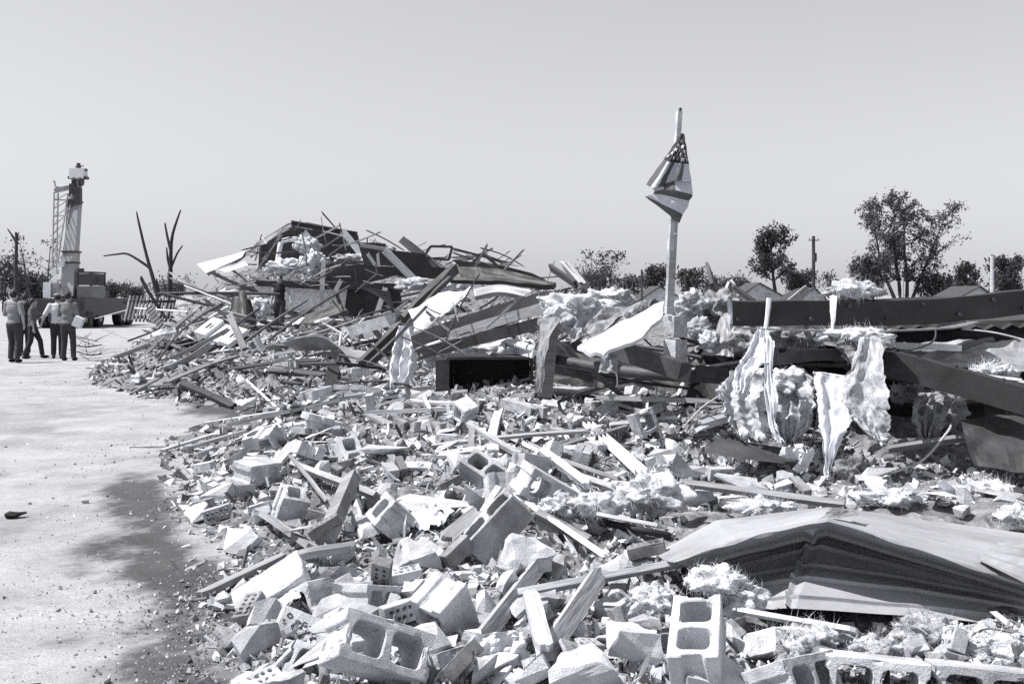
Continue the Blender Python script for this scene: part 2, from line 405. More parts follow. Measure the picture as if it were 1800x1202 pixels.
# ---------------------------------------------------------------- lie of the land
EDGE=[(-.6,2.2),(-1.0,4.5),(-1.5,5.4),(-1.72,6.5),(-2.35,8.2),(-3.3,11),(-3.75,12.5),(-3.3,13.7),(-2.5,14.2),(-2.4,14.9),(-4.3,16.0),(-6.3,18.4),(-8.2,21),(-9.3,24),(-10.4,28),(-11.6,33),(-14,42),(-16,50),(-14,58),(0,66),(40,66),(40,2.2)]
def height(x,y,fine=True):
    x=np.asarray(x,float); y=np.asarray(y,float)
    d=sdpoly(x,y,EDGE)+(vnoise(x*1.6,y*1.6,3)-.5)*.5
    dd=np.maximum(d,0)
    h=.15*(1-np.exp(-dd/.5))+.10*(1-np.exp(-dd/2.2))*np.clip((y-5)/6,0,1)
    def ga(cx,cy,a,sx,sy): return a*np.exp(-((x-cx)/sx)**2/2-((y-cy)/sy)**2/2)
    h=h+(ga(-6.2,44.5,3.0,4.6,3.6)+ga(-9.4,37.5,2.0,1.9,2.6)+ga(-0.8,37.5,1.7,3.0,4.5)+ga(-4.5,24,.55,2.6,3.5)+ga(-1.2,19,.55,2.4,3.5)+ga(2.0,13.5,.35,2.0,2.2)+ga(6,14,.35,3.5,3))*(1-np.exp(-dd/1.2))
    h=h+(vnoise(x*.9+5,y*.9,1)-.5)*.14*np.clip(dd,0,1)
    if fine: h=h+(vnoise(x*4,y*4,2)-.5)*.09*np.clip(dd*2,0,1)+(vnoise(x*11,y*11,4)-.5)*.05*np.clip(dd*3,0,1)
    return np.where(d>-.0,h,-.08)
def hz(x,y): return float(height(np.array([x]),np.array([y]),False)[0])
def gridmesh(name,xs,ys,z):
    X,Y=np.meshgrid(xs,ys); V=np.stack([X.ravel(),Y.ravel(),z.ravel()],1); nx=len(xs); ny=len(ys)
    i=np.arange((nx-1)*(ny-1)); a=(i//(nx-1))*nx+i%(nx-1); Fc=np.stack([a,a+1,a+nx+1,a+nx],1)
    return V,Fc
def np_mesh(name,V,Fc,smooth=False):
    me=bpy.data.meshes.new(name); k=Fc.shape[1]; me.vertices.add(len(V)); me.vertices.foreach_set('co',V.astype(np.float32).ravel())
    me.loops.add(Fc.size); me.loops.foreach_set('vertex_index',Fc.astype(np.int32).ravel()); me.polygons.add(len(Fc))
    me.polygons.foreach_set('loop_start',np.arange(0,Fc.size,k,dtype=np.int32)); me.polygons.foreach_set('loop_total',np.full(len(Fc),k,np.int32))
    me.polygons.foreach_set('use_smooth',np.full(len(Fc),bool(smooth)))
    me.update(calc_edges=True); return me
def spread(a,b,st,far,grow=1.35):
    o=list(np.arange(a,b+st/2,st)); s=st;x=o[-1]
    while x<far: s*=grow; x+=s; o.append(x)
    s=st;x=o[0];pre=[]
    while x>-far: s*=grow; x-=s; pre.append(x)
    return np.array(pre[::-1]+o)
# ground sheet, to the horizon, with the damp dark patches
def gp(l): return [tuple(G(x,y)[:2]) for x,y in l]
DARK1=gp([(195,805),(215,803),(235,830),(255,865),(330,890),(360,950),(420,1010),(450,1100),(470,1300),(150,1300),(172,1120),(188,1060),(165,1010),(203,965),(207,945),(190,920),(183,870)])
DARK2=gp([(305,705),(440,688),(680,728),(660,765),(480,765),(395,748),(330,722)])
xs=spread(-9,4,.07,2500); ys=spread(3.0,26,.08,2600)
X,Y=np.meshgrid(xs,ys)
z=(vnoise(X*1.2,Y*1.2,8)-.5)*.018+(vnoise(X*9,Y*9,9)-.5)*.006
z=np.where((np.abs(X)<40)&(Y<80)&(Y>-5),z,0)
V,Fc=gridmesh('ground',xs,ys,z)
me=np_mesh('ground',V,Fc)
w=(vnoise(X*2.2,Y*1.4,11)-.5)*.55+(vnoise(X*7,Y*5,12)-.5)*.30+(vnoise(X*22,Y*18,13)-.5)*.16
s1=np.clip((sdpoly(X,Y,DARK1)+w*.9)/.38+.5,0,1); s2=np.clip((sdpoly(X,Y,DARK2)+w*.8)/.6+.5,0,1)
sp=np.clip((vnoise(X*1.1,Y*.7,21)*.6+vnoise(X*4,Y*3,22)*.4-.60)/.10,0,1)*.35
at=me.attributes.new('damp','FLOAT','POINT'); at.data.foreach_set('value',np.maximum(np.maximum(s1*.92,s2),sp).astype(np.float32).ravel())
gm=bpy.data.materials.new('ground_dirt'); gm.use_nodes=True; t=gm.node_tree; N=t.nodes; L=t.links; b=N['Principled BSDF']; b.inputs['Roughness'].default_value=.95; b.inputs['Specular IOR Level'].default_value=.2
tc=N.new('ShaderNodeTexCoord'); A=N.new('ShaderNodeAttribute'); A.attribute_name='damp'
def nz(s,d=6,r=.65):
    n=N.new('ShaderNodeTexNoise'); n.inputs['Scale'].default_value=s; n.inputs['Detail'].default_value=d; n.inputs['Roughness'].default_value=r; L.new(tc.outputs['Object'],n.inputs['Vector']); return n.outputs['Fac']
def mth(op,a,c,cl=False):
    n=N.new('ShaderNodeMath'); n.operation=op; n.use_clamp=cl
    for i,q in((0,a),(1,c)):
        if isinstance(q,(int,float)): n.inputs[i].default_value=q
        else: L.new(q,n.inputs[i])
    return n.outputs[0]
def mr(x,*q):
    n=N.new('ShaderNodeMapRange'); L.new(x,n.inputs[0])
    for i,k in enumerate(q): n.inputs[i+1].default_value=k
    return n.outputs[0]
n1=nz(1.3); n2=nz(14); n3=nz(75,4,.75)
mask=mr(mth('ADD',A.outputs['Fac'],mth('ADD',mth('MULTIPLY',mth('SUBTRACT',n2,.5),1.1),mth('MULTIPLY',mth('SUBTRACT',n3,.5),.7))),.22,.85,0,1)
f=mth('MULTIPLY',mr(n1,.3,.7,.74,1.16),mr(n3,.25,.75,.5,1.35)); f=mth('MULTIPLY',f,mr(n2,.3,.7,.86,1.1))
v=mth('ADD',mth('MULTIPLY',mask,.085),mth('MULTIPLY',mth('SUBTRACT',1,mask),.37)); f=mth('MULTIPLY',f,v)
cb=N.new('ShaderNodeCombineColor')
for i,q in enumerate((.965,.982,1.04)): L.new(mth('MULTIPLY',f,q,True),cb.inputs[i])
L.new(cb.outputs[0],b.inputs['Base Color'])
bp=N.new('ShaderNodeBump'); bp.inputs['Strength'].default_value=.6; bp.inputs['Distance'].default_value=.01
L.new(mth('ADD',n2,n3),bp.inputs['Height']); L.new(bp.outputs[0],b.inputs['Normal'])
go=link('ground',me,gm); go['kind']='structure'
# rubble bed: near part fine, far part coarse
M['bed']=mat('rubble_bed',.19,.55,10,.95,1.0,45,rv=0,spots=.3,dirt=.35)
xs=np.concatenate([np.arange(-20,-4.6,.22),np.arange(-4.6,7,.055),np.arange(7,24,.3)]); ys=np.concatenate([np.arange(2.4,13,.055),np.arange(13,22,.11),np.arange(22,62,.25)])
X,Y=np.meshgrid(xs,ys); Zb=height(X,Y)
V,Fc=gridmesh('r',xs,ys,Zb)
keep=(Zb.ravel()[Fc]>-.05).any(1)&(np.abs(V[Fc][:,:,0].mean(1))<V[Fc][:,:,1].mean(1)*.62+1.5)
Fc=Fc[keep]; used=np.unique(Fc); mp_=np.zeros(len(V),int); mp_[used]=np.arange(len(used))
bed=link('rubble',np_mesh('rubble',V[used],mp_[Fc]),'bed'); tag(bed,'grey crushed masonry and dust lying under the wreckage','rubble',None,'stuff')
# ---------------------------------------------------------------- concrete blocks and slabs whose pose can be read in the photograph
POSE={
'two_core':((-0.525,4.207,0.275),(0.8431,0.4538,0.2769,0.0809)),
'right_of':((-0.244,5.421,-0.047),(0.8633,0.0871,0.0646,0.4928)),
'sash':((-0.289,4.906,0.174),(0.7664,-0.1506,0.4643,0.4176)),
'white_slab':((-1.240,5.557,0.154),(0.9145,0.2866,-0.2491,0.1394)),
'lettered':((-0.993,5.044,0.097),(0.9116,0.3398,0.2306,0.0170)),
'behind_letter':((-1.081,5.540,0.044),(0.7328,0.5754,-0.3598,-0.0507)),
'grooved':((-0.851,6.512,-0.189),(0.6706,0.5111,0.4368,0.3135)),
'big_tilted':((-0.087,6.183,0.330),(0.9148,0.0835,-0.3865,0.0825)),
'mid_left_core':((-0.198,8.283,0.281),(0.8875,0.3211,0.1481,-0.2956)),
'leaning_core':((-1.476,9.915,0.164),(0.8083,0.2242,0.3070,-0.4497)),
'half_dark':((-1.496,7.323,0.239),(0.9543,0.1746,0.1638,0.1789)),
'upright_core':((0.717,4.176,0.303),(0.7742,0.0681,-0.1613,0.6082)),
'broken_half':((0.533,5.336,0.075),(0.9354,0.0673,-0.1153,-0.3275)),
'corner_core':((1.399,4.186,0.157),(0.7675,0.6352,-0.0283,-0.0817)),
'mid_face_core':((-0.886,10.032,-0.002),(0.6505,0.7573,-0.0405,-0.0405)),
'under_bottom':((-1.043,5.997,-0.433),(0.8684,0.4648,0.0749,-0.1557)),
'paver':((-0.448,6.164,0.166),(0.9019,0.2905,0.1489,-0.2829)),
'ridged':((0.775,7.128,-0.047),(0.7517,0.4531,-0.1462,-0.4564)),
'far_white':((0.443,11.298,0.416),(0.9519,0.2624,0.0222,-0.1567)),
'white_edge':((0.335,6.846,0.149),(0.8764,0.2757,0.0042,-0.3948)),
'cabinet':((-5.598,21.374,0.607),(0.8938,0.3017,-0.0107,-0.3316)),
}
def posed(key,name,label,cat,me,m,s=1.0,sz=None):
    T,q=POSE[key]; o=link(name,me,m,None,(T[0]*s,T[1]*s,EYE+(T[2]-EYE)*s),Quaternion(q)); o.scale=[sz or s]*3
    return tag(o,label,cat)
CB='concrete_block'
posed('two_core',CB,'pale block with two square cores facing the viewer, at the bottom edge','block',cmu('cmu_a',seed=1),'concrete_white')
posed('right_of',CB,'upright block with broken pale top, beside the two-core block at the bottom','block',cmu('cmu_b',seed=2,cuts=[((.14,0,.09),(.5,.2,.85))]),'concrete',.92)
posed('sash',CB,'white block wedged behind the two-core block, its cores turned aside','block',cmu('cmu_c',seed=3),'concrete_white')
posed('white_slab','concrete_slab','bright white solid slab tilted up at the near rubble edge by the road','slab',holed('slab_a',[(-.2,-.1),(.2,-.1),(.2,.1),(-.2,.1)],[],.07,.006,.003,4,[((.19,-.08,0),(1,-.6,.1))]),'concrete_white')
lt=posed('lettered','stamped_brick','grey brick stamped with letters and numbers, leaning below the white slab','brick',holed('slab_b',[(-.1075,-.075),(.1075,-.075),(.1075,.075),(-.1075,.075)],[rrect(.0,-.005,.022,.02,.008,3)],.06,.006,.002,5),'concrete')
tx=[('S',-.082,-.012,.3),('O',-.066,.028,.1),('d',-.04,-.014,.2),('F',-.018,.006,-.1),('G',.014,.012,.1),('1',.026,-.026,0),('7',.044,.002,.15),('6',.07,.012,.1),('S',.068,-.034,.1)]
for ch,x,y,a in tx:
    cu=bpy.data.curves.new('letter','FONT'); cu.body=ch; cu.size=.036; cu.extrude=.0012; cu.offset=.0005; cu.align_x='CENTER'; cu.align_y='CENTER'
    to=bpy.data.objects.new('tmp',cu); col.objects.link(to); dg=bpy.context.evaluated_depsgraph_get(); m_=bpy.data.meshes.new_from_object(to.evaluated_get(dg)); bpy.data.objects.remove(to)
    m_.materials.clear(); o=link('letter',m_,'sheet_dark',lt,(x,y,.0312)); o.rotation_euler=(0,0,a-.1)
posed('behind_letter',CB,'grey block behind the stamped brick, under the white slab','block',cmu('cmu_d',seed=6,cuts=[((-.17,.05,.0),(-1,.3,.2))]),'concrete')
posed('grooved',CB,'pale grooved block behind the two-core block at the bottom','block',cmu('cmu_e',seed=7),'concrete',.80)
posed('big_tilted',CB,'large tilted block, dark face to the viewer, in the middle of the near rubble','block',cmu('cmu_f',seed=8,groove=False),'concrete')
posed('mid_left_core',CB,'tilted block with open cores behind the large tilted block','block',cmu('cmu_g',seed=9),'concrete')
posed('leaning_core',CB,'light block leaning with both cores open, above the crossed planks','block',cmu('cmu_h',seed=10),'concrete_white',.93)
posed('half_dark',CB,'half block with one core on its side near the road edge','block',cmu('cmu_i',L=.19,cores=1,seed=11),'concrete')
posed('upright_core',CB,'white block propped up with two cores one above the other, beside the roof sheet','block',cmu('cmu_j',seed=12),'concrete_white')
posed('broken_half',CB,'broken half block with round core open upward, under a leaning plank','block',cmu('cmu_k',L=.19,cores=1,seed=13,cuts=[((.05,.06,.06),(.5,.6,.8))]),'concrete',.95)
posed('corner_core',CB,'block with cores facing out at the lower edge, below the roof sheet','block',cmu('cmu_l',seed=14),'concrete')
o=link(CB,cmu('cmu_l2',seed=15),'concrete',None,P(1725,1215,4.15),Quaternion((.7675,.6352,-.0283,-.0817))); tag(o,'block cut by the lower picture edge at the corner under the roof sheet','block')
o=link(CB,cmu('cmu_l3',seed=16),'concrete_white',None,P(1400,1205,4.1),Quaternion((.80,.45,.25,.30))); tag(o,'white block half out of the picture left of the corner block','block')
posed('mid_face_core',CB,'block lying on its face with dark open cores, behind the grey floor slab','block',cmu('cmu_m',seed=17,cuts=[((.17,.06,0),(1,.8,0))]),'concrete',.87)
posed('under_bottom',CB,'white block lying under the two-core block at the bottom edge','block',cmu('cmu_n',seed=18),'concrete_white',.76)
posed('paver','paving_brick','light flat paver lying across a wedge of concrete above the grooved block','brick',holed('pav',[(-.125,-.06),(.125,-.06),(.125,.06),(-.125,.06)],[],.06,.005,.002,19),'concrete')
posed('ridged',CB,'ridged block with grooved sides right of the slanting white board','block',cmu('cmu_o',L=.25,cores=1,seed=20),'concrete',.88)
posed('far_white','concrete_slab','upright white masonry slab standing below the dark open box','slab',holed('slab_c',[(-.125,-.06),(.125,-.06),(.125,.06),(-.125,.06)],[],.30,.006,.004,21),'concrete_white')
posed('white_edge','wooden_board','wide board on edge with a bright upper edge, right of the large tilted block','board',holed('board_a',[(-.23,-.025),(.23,-.025),(.23,.025),(-.23,.025)],[],.16,.003,.001,22),'wood',.93)
# larger irregular masonry pieces
def chunk(label,px,py,d,sx,sy,sz,seed,m='concrete',rot=(0,0,0),n=14,name='concrete_chunk',cat='concrete',ns=.10,group=None,sub=1):
    s=d/F; me=chunk_mesh(name,(sx*s,sy*s,sz*s),seed,n,ns,sub); from mathutils import Euler
    o=link(name,me,m,None,P(px,py,d),Euler([R(a) for a in rot]).to_quaternion()); return tag(o,label,cat,group)
chunk('large white chunk at the bottom edge between the leaning plank and the upright block',1005,1180,4.2,130,110,90,31,'concrete_white',(10,0,20),16,ns=.05,sub=2)
chunk('white chunk just left of the upright two-core block',1118,1128,4.35,105,90,66,32,'concrete_white',(0,8,10),16,ns=.06,sub=2)
chunk('big pale chunk at the bottom edge right of the upright block',1255,1188,4.1,150,110,70,33,'concrete_white',(12,5,0),16,ns=.05,sub=2)
chunk('rough broken chunk below the large tilted block',925,985,5.7,95,80,80,34,'concrete',(20,15,10),14,ns=.09,sub=2)
chunk('rough pale chunk right of the rough broken one',975,1000,5.75,50,60,62,35,'mortar',(0,15,40),12)
chunk('wedge of concrete below the light paver',725,985,5.9,100,90,60,36,'concrete',(10,-18,0),10,ns=.05,sub=2)
chunk('white lump with a hole beside the tilted open-cored block',908,832,7.6,36,36,36,37,'concrete_white',(0,20,0),22)
chunk('small white wedge beside the holed white lump',940,835,7.7,28,24,24,38,'concrete_white',(10,20,30),10)
chunk('flat pale slab behind the large tilted block',965,852,7.4,78,60,16,39,'concrete',(-8,4,10),14,ns=.05,name='concrete_slab',cat='slab')
chunk('broad grey floor slab lying flat in the middle of the near rubble',760,884,7.2,150,200,13,40,'concrete',(-3,2,12),18,ns=.06,name='concrete_slab',cat='slab',sub=2)
chunk('light slab lying flat right of the leaning two-core block',668,790,9.0,85,120,12,41,'concrete_white',(-4,3,-10),16,ns=.06,name='concrete_slab',cat='slab',sub=2)
chunk('pale flat block below the upright white slab',895,742,11.2,52,60,26,42,'concrete',(-10,12,20),10,ns=.04,name='concrete_slab',cat='slab')
chunk('long white slab behind the upright white slab',1000,688,11.8,130,80,16,43,'concrete_white',(-10,3,5),14,ns=.04,name='concrete_slab',cat='slab')
chunk('grey slab leaning by the dark cavity under the fallen steel',1160,800,8.6,70,50,34,44,'concrete',(20,-8,10),9,ns=.04,name='concrete_slab',cat='slab')
chunk('triangular slab propped up right of the steel track',1213,818,8.0,74,16,70,45,'plaster',(25,10,-15),5,ns=.02,name='concrete_slab',cat='slab')
chunk('small bright block standing in front of the triangular slab',1145,815,8.0,24,24,36,46,'concrete_white',(15,-20,0),9)
chunk('dark panel scrap lying under the dangling strips',1310,790,8.3,170,80,24,47,'steel_worn',(20,4,0),9,ns=.03,name='wall_piece',cat='panel')
chunk('grey flat panel scrap in front of the dark panel scrap',1290,838,8.0,90,60,20,48,'concrete',(35,3,0),8,ns=.03,name='wall_piece',cat='panel')
chunk('squarish lump leaning beside the white tongue of cloth',1415,810,8.1,26,30,56,49,'concrete',(10,28,0),10)
chunk('pale block left of the squarish leaning lump',1387,800,8.15,34,26,30,50,'concrete_white',(0,5,20),10)
chunk('grey wedge in front of the soiled wool lump',1545,838,7.9,70,50,36,51,'concrete',(10,0,10),6,ns=.04)
chunk('light brick-shaped piece on the bare strip under the cavity',1372,850,7.7,40,22,20,52,'concrete_white',(0,4,8),9)
chunk('second light piece lying left of the brick-shaped one',1335,855,7.6,34,22,20,53,'concrete',(0,-4,-8),9)
chunk('bright white sheet of board lying flat behind the roof sheet',1650,868,7.4,64,70,6,54,'paper',(-3,3,-10),7,ns=.02,name='board_scrap',cat='board')
chunk('dark half round piece at the picture edge behind the roof sheet',1775,875,7.2,50,40,26,55,'concrete',(0,0,0),8)
chunk('dark clod of asphalt on the rubble edge by the damp ground',392,760,12.4,62,60,30,56,'sheet_dark',(0,0,15),20,name='asphalt_clod',cat='clod',ns=.2,sub=2)
chunk('squared grey block lying in the low rubble by the road',430,858,8.3,40,34,34,57,'concrete',(4,3,8),12,ns=.05)
chunk('thick tapered block pulled out behind the two pale chunks',1135,1088,4.6,60,50,30,58,'concrete',(0,0,0),9)
chunk('broken dark edged piece right of the upright two-core block',1290,1128,4.5,34,50,60,59,'mortar',(0,5,0),12,ns=.12)
chunk('stony lump behind the two pale chunks at the bottom',830,1120,4.6,40,40,34,60,'mortar',(0,0,0),14)
chunk('pale rough lump left of the crossing planks',960,1075,4.9,54,40,40,61,'mortar',(20,0,30),14,ns=.12)
chunk('bright lump lying under the crossing planks',1000,1100,4.8,60,50,36,62,'concrete_white',(0,12,0),14,ns=.1)
chunk('flat white plate in the low rubble near the road',455,810,9.5,64,40,10,63,'paper',(6,6,0),9,ns=.03,name='board_scrap',cat='board')
chunk('leaning grey fragment right of the flat white plate',545,815,9.3,60,30,28,64,'concrete',(10,-15,0),9)
chunk('narrow grey board-like slab stuck upright above the grey floor slab',832,872,7.0,30,14,62,65,'concrete',(10,-28,0),9,ns=.03)
# ---------------------------------------------------------------- planks, tracks and pipes in the near field
def pk(label,x0,y0,d0,x1,y1,d1,w,t=.025,m='wood',roll=0,bend=0,name='wooden_plank',cat='plank',**k):
    return plank(name,label,P(x0,y0,d0),P(x1,y1,d1),w,t,m,roll,bend,cat,**k)
pk('long plank running down from the upright white slab to the crossed boards',831,738,11.2,1018,826,8.3,.10,.04,roll=.5)
pk('dark-sided plank crossing in front of the steel track',963,798,8.9,1100,756,9.9,.11,.03,'wood',roll=1.2)
mb=MB(); mb.ext([(-.05,-.02),(-.05,.02),(-.04,.02),(-.04,-.012),(-.004,-.012),(-.004,.02),(.004,.02),(.004,-.012),(.04,-.012),(.04,.02),(.05,.02),(.05,-.02)],[P(1033,744,10.2),P(1085,790,8.9),P(1128,829,8.0)])
one('steel_track','white grooved metal track slanting down under the dark-sided plank','track',mb,'sheet_white')
pk('plank lying left of the pale wool heap, upper of two',996,811,8.4,1090,843,7.6,.09,.03,roll=.4)
pk('plank lying left of the pale wool heap, lower of two',1015,836,8.0,1109,868,7.1,.09,.04,roll=.6)
pk('short white slat lying across the two planks by the wool heap',1062,846,7.6,1098,829,7.9,.035,.012,'paper')
pk('splintered plank pointing into the dark cavity under the steel',1088,745,10.0,1190,735,9.6,.09,.03,roll=.3,split=.12)
pk('long grey plank lying level behind the roof sheet',1195,848,7.6,1480,886,6.7,.09,.035,roll=.5)
pk('long pale plank reaching out over the damp ground',430,731,14.2,612,751,12.8,.10,.03,roll=.3)
pk('short pale plank lying on the long one over the damp ground',554,727,13.8,594,744,13.0,.14,.03,roll=.2)
pk('pale plank pointing up and away from the damp ground',647,741,12.6,767,713,13.0,.12,.035,roll=.5)
pk('thick plank lying under the square post near the road',520,818,8.8,668,874,7.2,.10,.04,roll=.7)
mb=MB(); mb.beam(P(619,838,7.6),P(570,954,6.3),.085,.09,roll=.5); one('wooden_post','square pale post sloping down toward the stamped brick','post',mb,'wood')
pk('pale plank ending at the white slab by the road edge',468,906,7.3,550,962,6.1,.09,.03,roll=.4)
pk('long plank with a bright edge sloping to the bottom edge in the middle',942,1000,5.6,796,1190,4.2,.075,.04,'wood',roll=1.0)
pk('splintered plank lying level from the middle toward the roof sheet',925,1040,5.2,1218,985,5.4,.10,.03,roll=.5,split=.1)
pk('weathered plank leaning down below the level splintered plank',1053,1011,5.2,955,1155,4.35,.085,.035,roll=.9)
pk('short plank lying behind the white slab by the road',530,974,6.0,618,961,6.1,.075,.03,roll=.8)
pk('thin white pipe leaning on the far edge of the damp ground',433,668,16.8,488,718,15.5,.03,.03,'cloth',name='thin_pipe',cat='pipe')
pk('long pale slat beside the large tilted block, running right',905,868,7.0,1062,975,5.7,.045,.02,'paper',roll=.3,name='wooden_batten',cat='slat')
pk('bleached plank left of the large tilted block',838,902,6.6,786,945,6.1,.09,.03,'wood',roll=.4)
pk('grey plank lying level above the block with dark open cores',655,815,9.3,782,796,9.4,.09,.035,roll=.9)
pk('plank lying flat below the long white slab',800,722,12.0,900,690,13.0,.10,.03,roll=.3)
pk('thin lath crossing the thick plank near the road',510,800,9.0,575,880,7.2,.03,.012,'wood',name='wooden_lath',cat='lath')
pk('white twig-like lath lying alone on the road',230,786,11.8,312,784,11.8,.025,.012,'wood',name='wooden_lath',cat='lath')
pk('loose board lying at the left end of the roof sheet',1060,905,6.4,1165,925,5.9,.12,.02,'wood',roll=.3)
pk('long board lying along the bottom of the roof sheet',1310,1075,4.75,1500,1108,4.5,.07,.02,'paper',roll=.5)
# ---------------------------------------------------------------- big folded roof sheet at the near right
rows=[[(1150,972,5.75),(1260,914,6.1),(1455,890,6.3),(1560,904,6.3),(1810,938,6.1)],
[(1170,985,5.35),(1285,940,5.45),(1455,905,5.5),(1600,938,5.4),(1810,985,5.2)],
[(1185,988,5.05),(1300,950,5.0),(1455,914,4.95),(1620,968,4.9),(1810,1032,4.85)],
[(1225,1000,5.4),(1330,975,5.55),(1452,945,5.6),(1620,995,5.45),(1810,1046,5.3)],
[(1255,1022,5.35),(1340,1005,5.45),(1430,990,5.4),(1610,1018,5.4),(1810,1058,5.3)],
[(1290,1042,5.15),(1345,1032,5.15),(1415,1022,5.0),(1600,1042,5.1),(1810,1075,5.15)],
[(1325,1068,5.0),(1362,1070,4.9),(1398,1068,4.75),(1600,1082,4.85),(1810,1100,4.95)]]
rows=[[P(*q) for q in r] for r in rows]
def rib(u,v):
    k=v*8.0+.5; f=abs(k-round(k)); gr=(-.024 if v>.36 else -.006)*max(0,1-f/.07)
    cre=.03*max(0,1-abs(u-.47+.05*v)/.02) if v>.38 else 0
    lip=max(0,1-abs(v-.32)/.05)
    return gr-cre+.006*noise.noise(Vector((u*7,v*6,3)))+.02*lip*noise.noise(Vector((u*11,1,1)))
mb=patch(rows,120,200,rib,.0015,True)
rs=thing('roof_sheet','big folded metal roof sheet arching over the ground at the near right','sheet metal',mb.base())
part('ribbed_sheet',mb,'roofsheet',rs)
mb=patch([[P(1718,985,5.0),P(1810,1030,4.7)],[P(1735,968,5.2),P(1810,985,5.0)],[P(1755,955,5.4),P(1810,950,5.4)]],20,24,lambda u,v:.02*(abs((v*4)%1-.5)-.25),.0015,True)
part('striped_flap',mb,'sheet',rs)
mb=patch([[P(1440,912,5.05),P(1510,905,5.3)],[P(1465,892,5.3),P(1512,897,5.5)]],8,6,wrinkle(.01),.002); part('torn_flap',mb,'sheet',rs)
# ---------------------------------------------------------------- fallen steel at right
WEB=.22
def cprof(w,t,dp=.075):    # channel, web on the viewer's side
    return [(-dp/2,-w/2),(dp/2,-w/2),(dp/2,-w/2+t),(-dp/2+t,-w/2+t),(-dp/2+t,w/2-t),(dp/2,w/2-t),(dp/2,w/2),(-dp/2,w/2)]
def flip(pr): return [(-a,b) for a,b in pr][::-1]
def pathp(l,n=10):
    l=[P(*q) for q in l]; return [cr(l,i/n) for i in range(n+1)]
mb=MB(); mb.ext(flip(cprof(.205,.012,.11)),pathp([(1287,551,8.95),(1460,549,9.0),(1640,545,9.1),(1800,530,9.35),(1920,508,9.5)],40),wob=.018)
sb=one('steel_beam','long dark steel beam lying level across the right side','beam',mb,'steel')
for i in range(9):
    q=cr([P(1287,551,8.95),P(1460,549,9.0),P(1640,545,9.1),P(1800,530,9.35),P(1920,508,9.5)],.02+i*.09); mb=MB(); mb.tube([(q.x,q.y-.04,q.z+(.05 if i%2 else -.05)),(q.x,q.y-.085,q.z+(.05 if i%2 else -.05))],.016,6); link('bolt',mb.mesh('bolt',False,sb.location),'steel_worn',sb)
mb=MB(); mb.ext([(-.03,-.006),(.12,-.006),(.12,.006),(-.03,.006)],pathp([(1300,577,8.9),(1500,582,8.9),(1650,577,9.0),(1700,566,9.1)],10))
one('steel_strip','thin bright strip hanging loose under the long level beam','strip',mb,'sheet')
mb=MB(); mb.ext(flip(cprof(.20,.012,.12)),pathp([(1535,634,8.65),(1620,652,8.45),(1810,706,7.95),(1900,732,7.8)],26),wob=.016)
sb=one('steel_beam','dark steel beam sloping down to the right picture edge','beam',mb,'steel')
for i in range(7):
    q=cr([P(1535,634,8.65),P(1620,652,8.45),P(1810,706,7.95),P(1900,732,7.8)],.06+i*.13); mb=MB(); z_=q.z+.101; mb.tube([(q.x,q.y+.0,z_-.01),(q.x,q.y,z_+.018)],.016,6); link('bolt',mb.mesh('bolt',False,sb.location),'steel_worn',sb)
mb=MB(); mb.ext(flip(cprof(.09,.01,.10)),pathp([(1355,632,8.9),(1450,624,8.85),(1560,630,8.75)],16),wob=.012)
one('steel_channel','short channel joining the sloping beam from behind the hanging wool','beam',mb,'steel_worn')
mb=MB(); mb.ext(flip(cprof(.155,.012,.12)),[P(1078,612,9.75),P(1200,652,9.3),P(1212,655,9.3)]); mb.ext(flip(cprof(.15,.012,.12)),[P(1212,656,9.32),P(1292,662,9.9)])
one('steel_beam','kinked dark steel beam below the flagpole','beam',mb,'steel_worn')
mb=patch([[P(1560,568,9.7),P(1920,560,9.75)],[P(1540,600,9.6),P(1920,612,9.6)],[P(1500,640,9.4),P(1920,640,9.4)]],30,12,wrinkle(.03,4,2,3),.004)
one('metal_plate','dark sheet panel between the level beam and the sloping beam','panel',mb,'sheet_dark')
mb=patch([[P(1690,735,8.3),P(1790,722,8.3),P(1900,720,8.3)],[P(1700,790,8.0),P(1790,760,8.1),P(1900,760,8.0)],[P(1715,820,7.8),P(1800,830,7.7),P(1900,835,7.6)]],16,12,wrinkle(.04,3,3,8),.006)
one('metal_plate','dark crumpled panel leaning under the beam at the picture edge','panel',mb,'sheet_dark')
mb=patch([[P(1590,600,9.3),P(1820,598,9.2)],[P(1580,622,9.1),P(1820,632,9.0)],[P(1600,640,9.0),P(1820,655,8.9)]],24,10,wrinkle(.05,5,3,13),.004); one('metal_plate','grey buckled plate above the sloping beam at the right','panel',mb,'sheet')
pk('pale pipe lying level between the two beams at the right',1560,606,9.1,1690,612,8.9,.05,.05,'cloth',name='pale_pipe',cat='pipe')
pk('bright torn board lying on the sloping beam near the picture edge',1700,660,8.4,1800,672,8.2,.16,.02,'paper',roll=.3,split=.12)
pk('dark plank slanting through the gap above the sloping beam',1600,640,8.9,1740,600,9.3,.1,.04,'wood_mid',roll=.8,split=.1)
pk('grey plank wedged behind the draped wool batts',1240,745,8.9,1420,690,9.4,.1,.04,'wood',roll=.8,split=.1)
pk('pale plank standing askew in the shade under the sloping beam',1600,800,8.8,1660,715,9.2,.1,.03,'wood',roll=.5,split=.1)
pk('broken plank lying in the shade beside the crumpled dark panel',1560,790,8.6,1690,770,8.4,.09,.03,'wood_mid',roll=.6,split=.1)
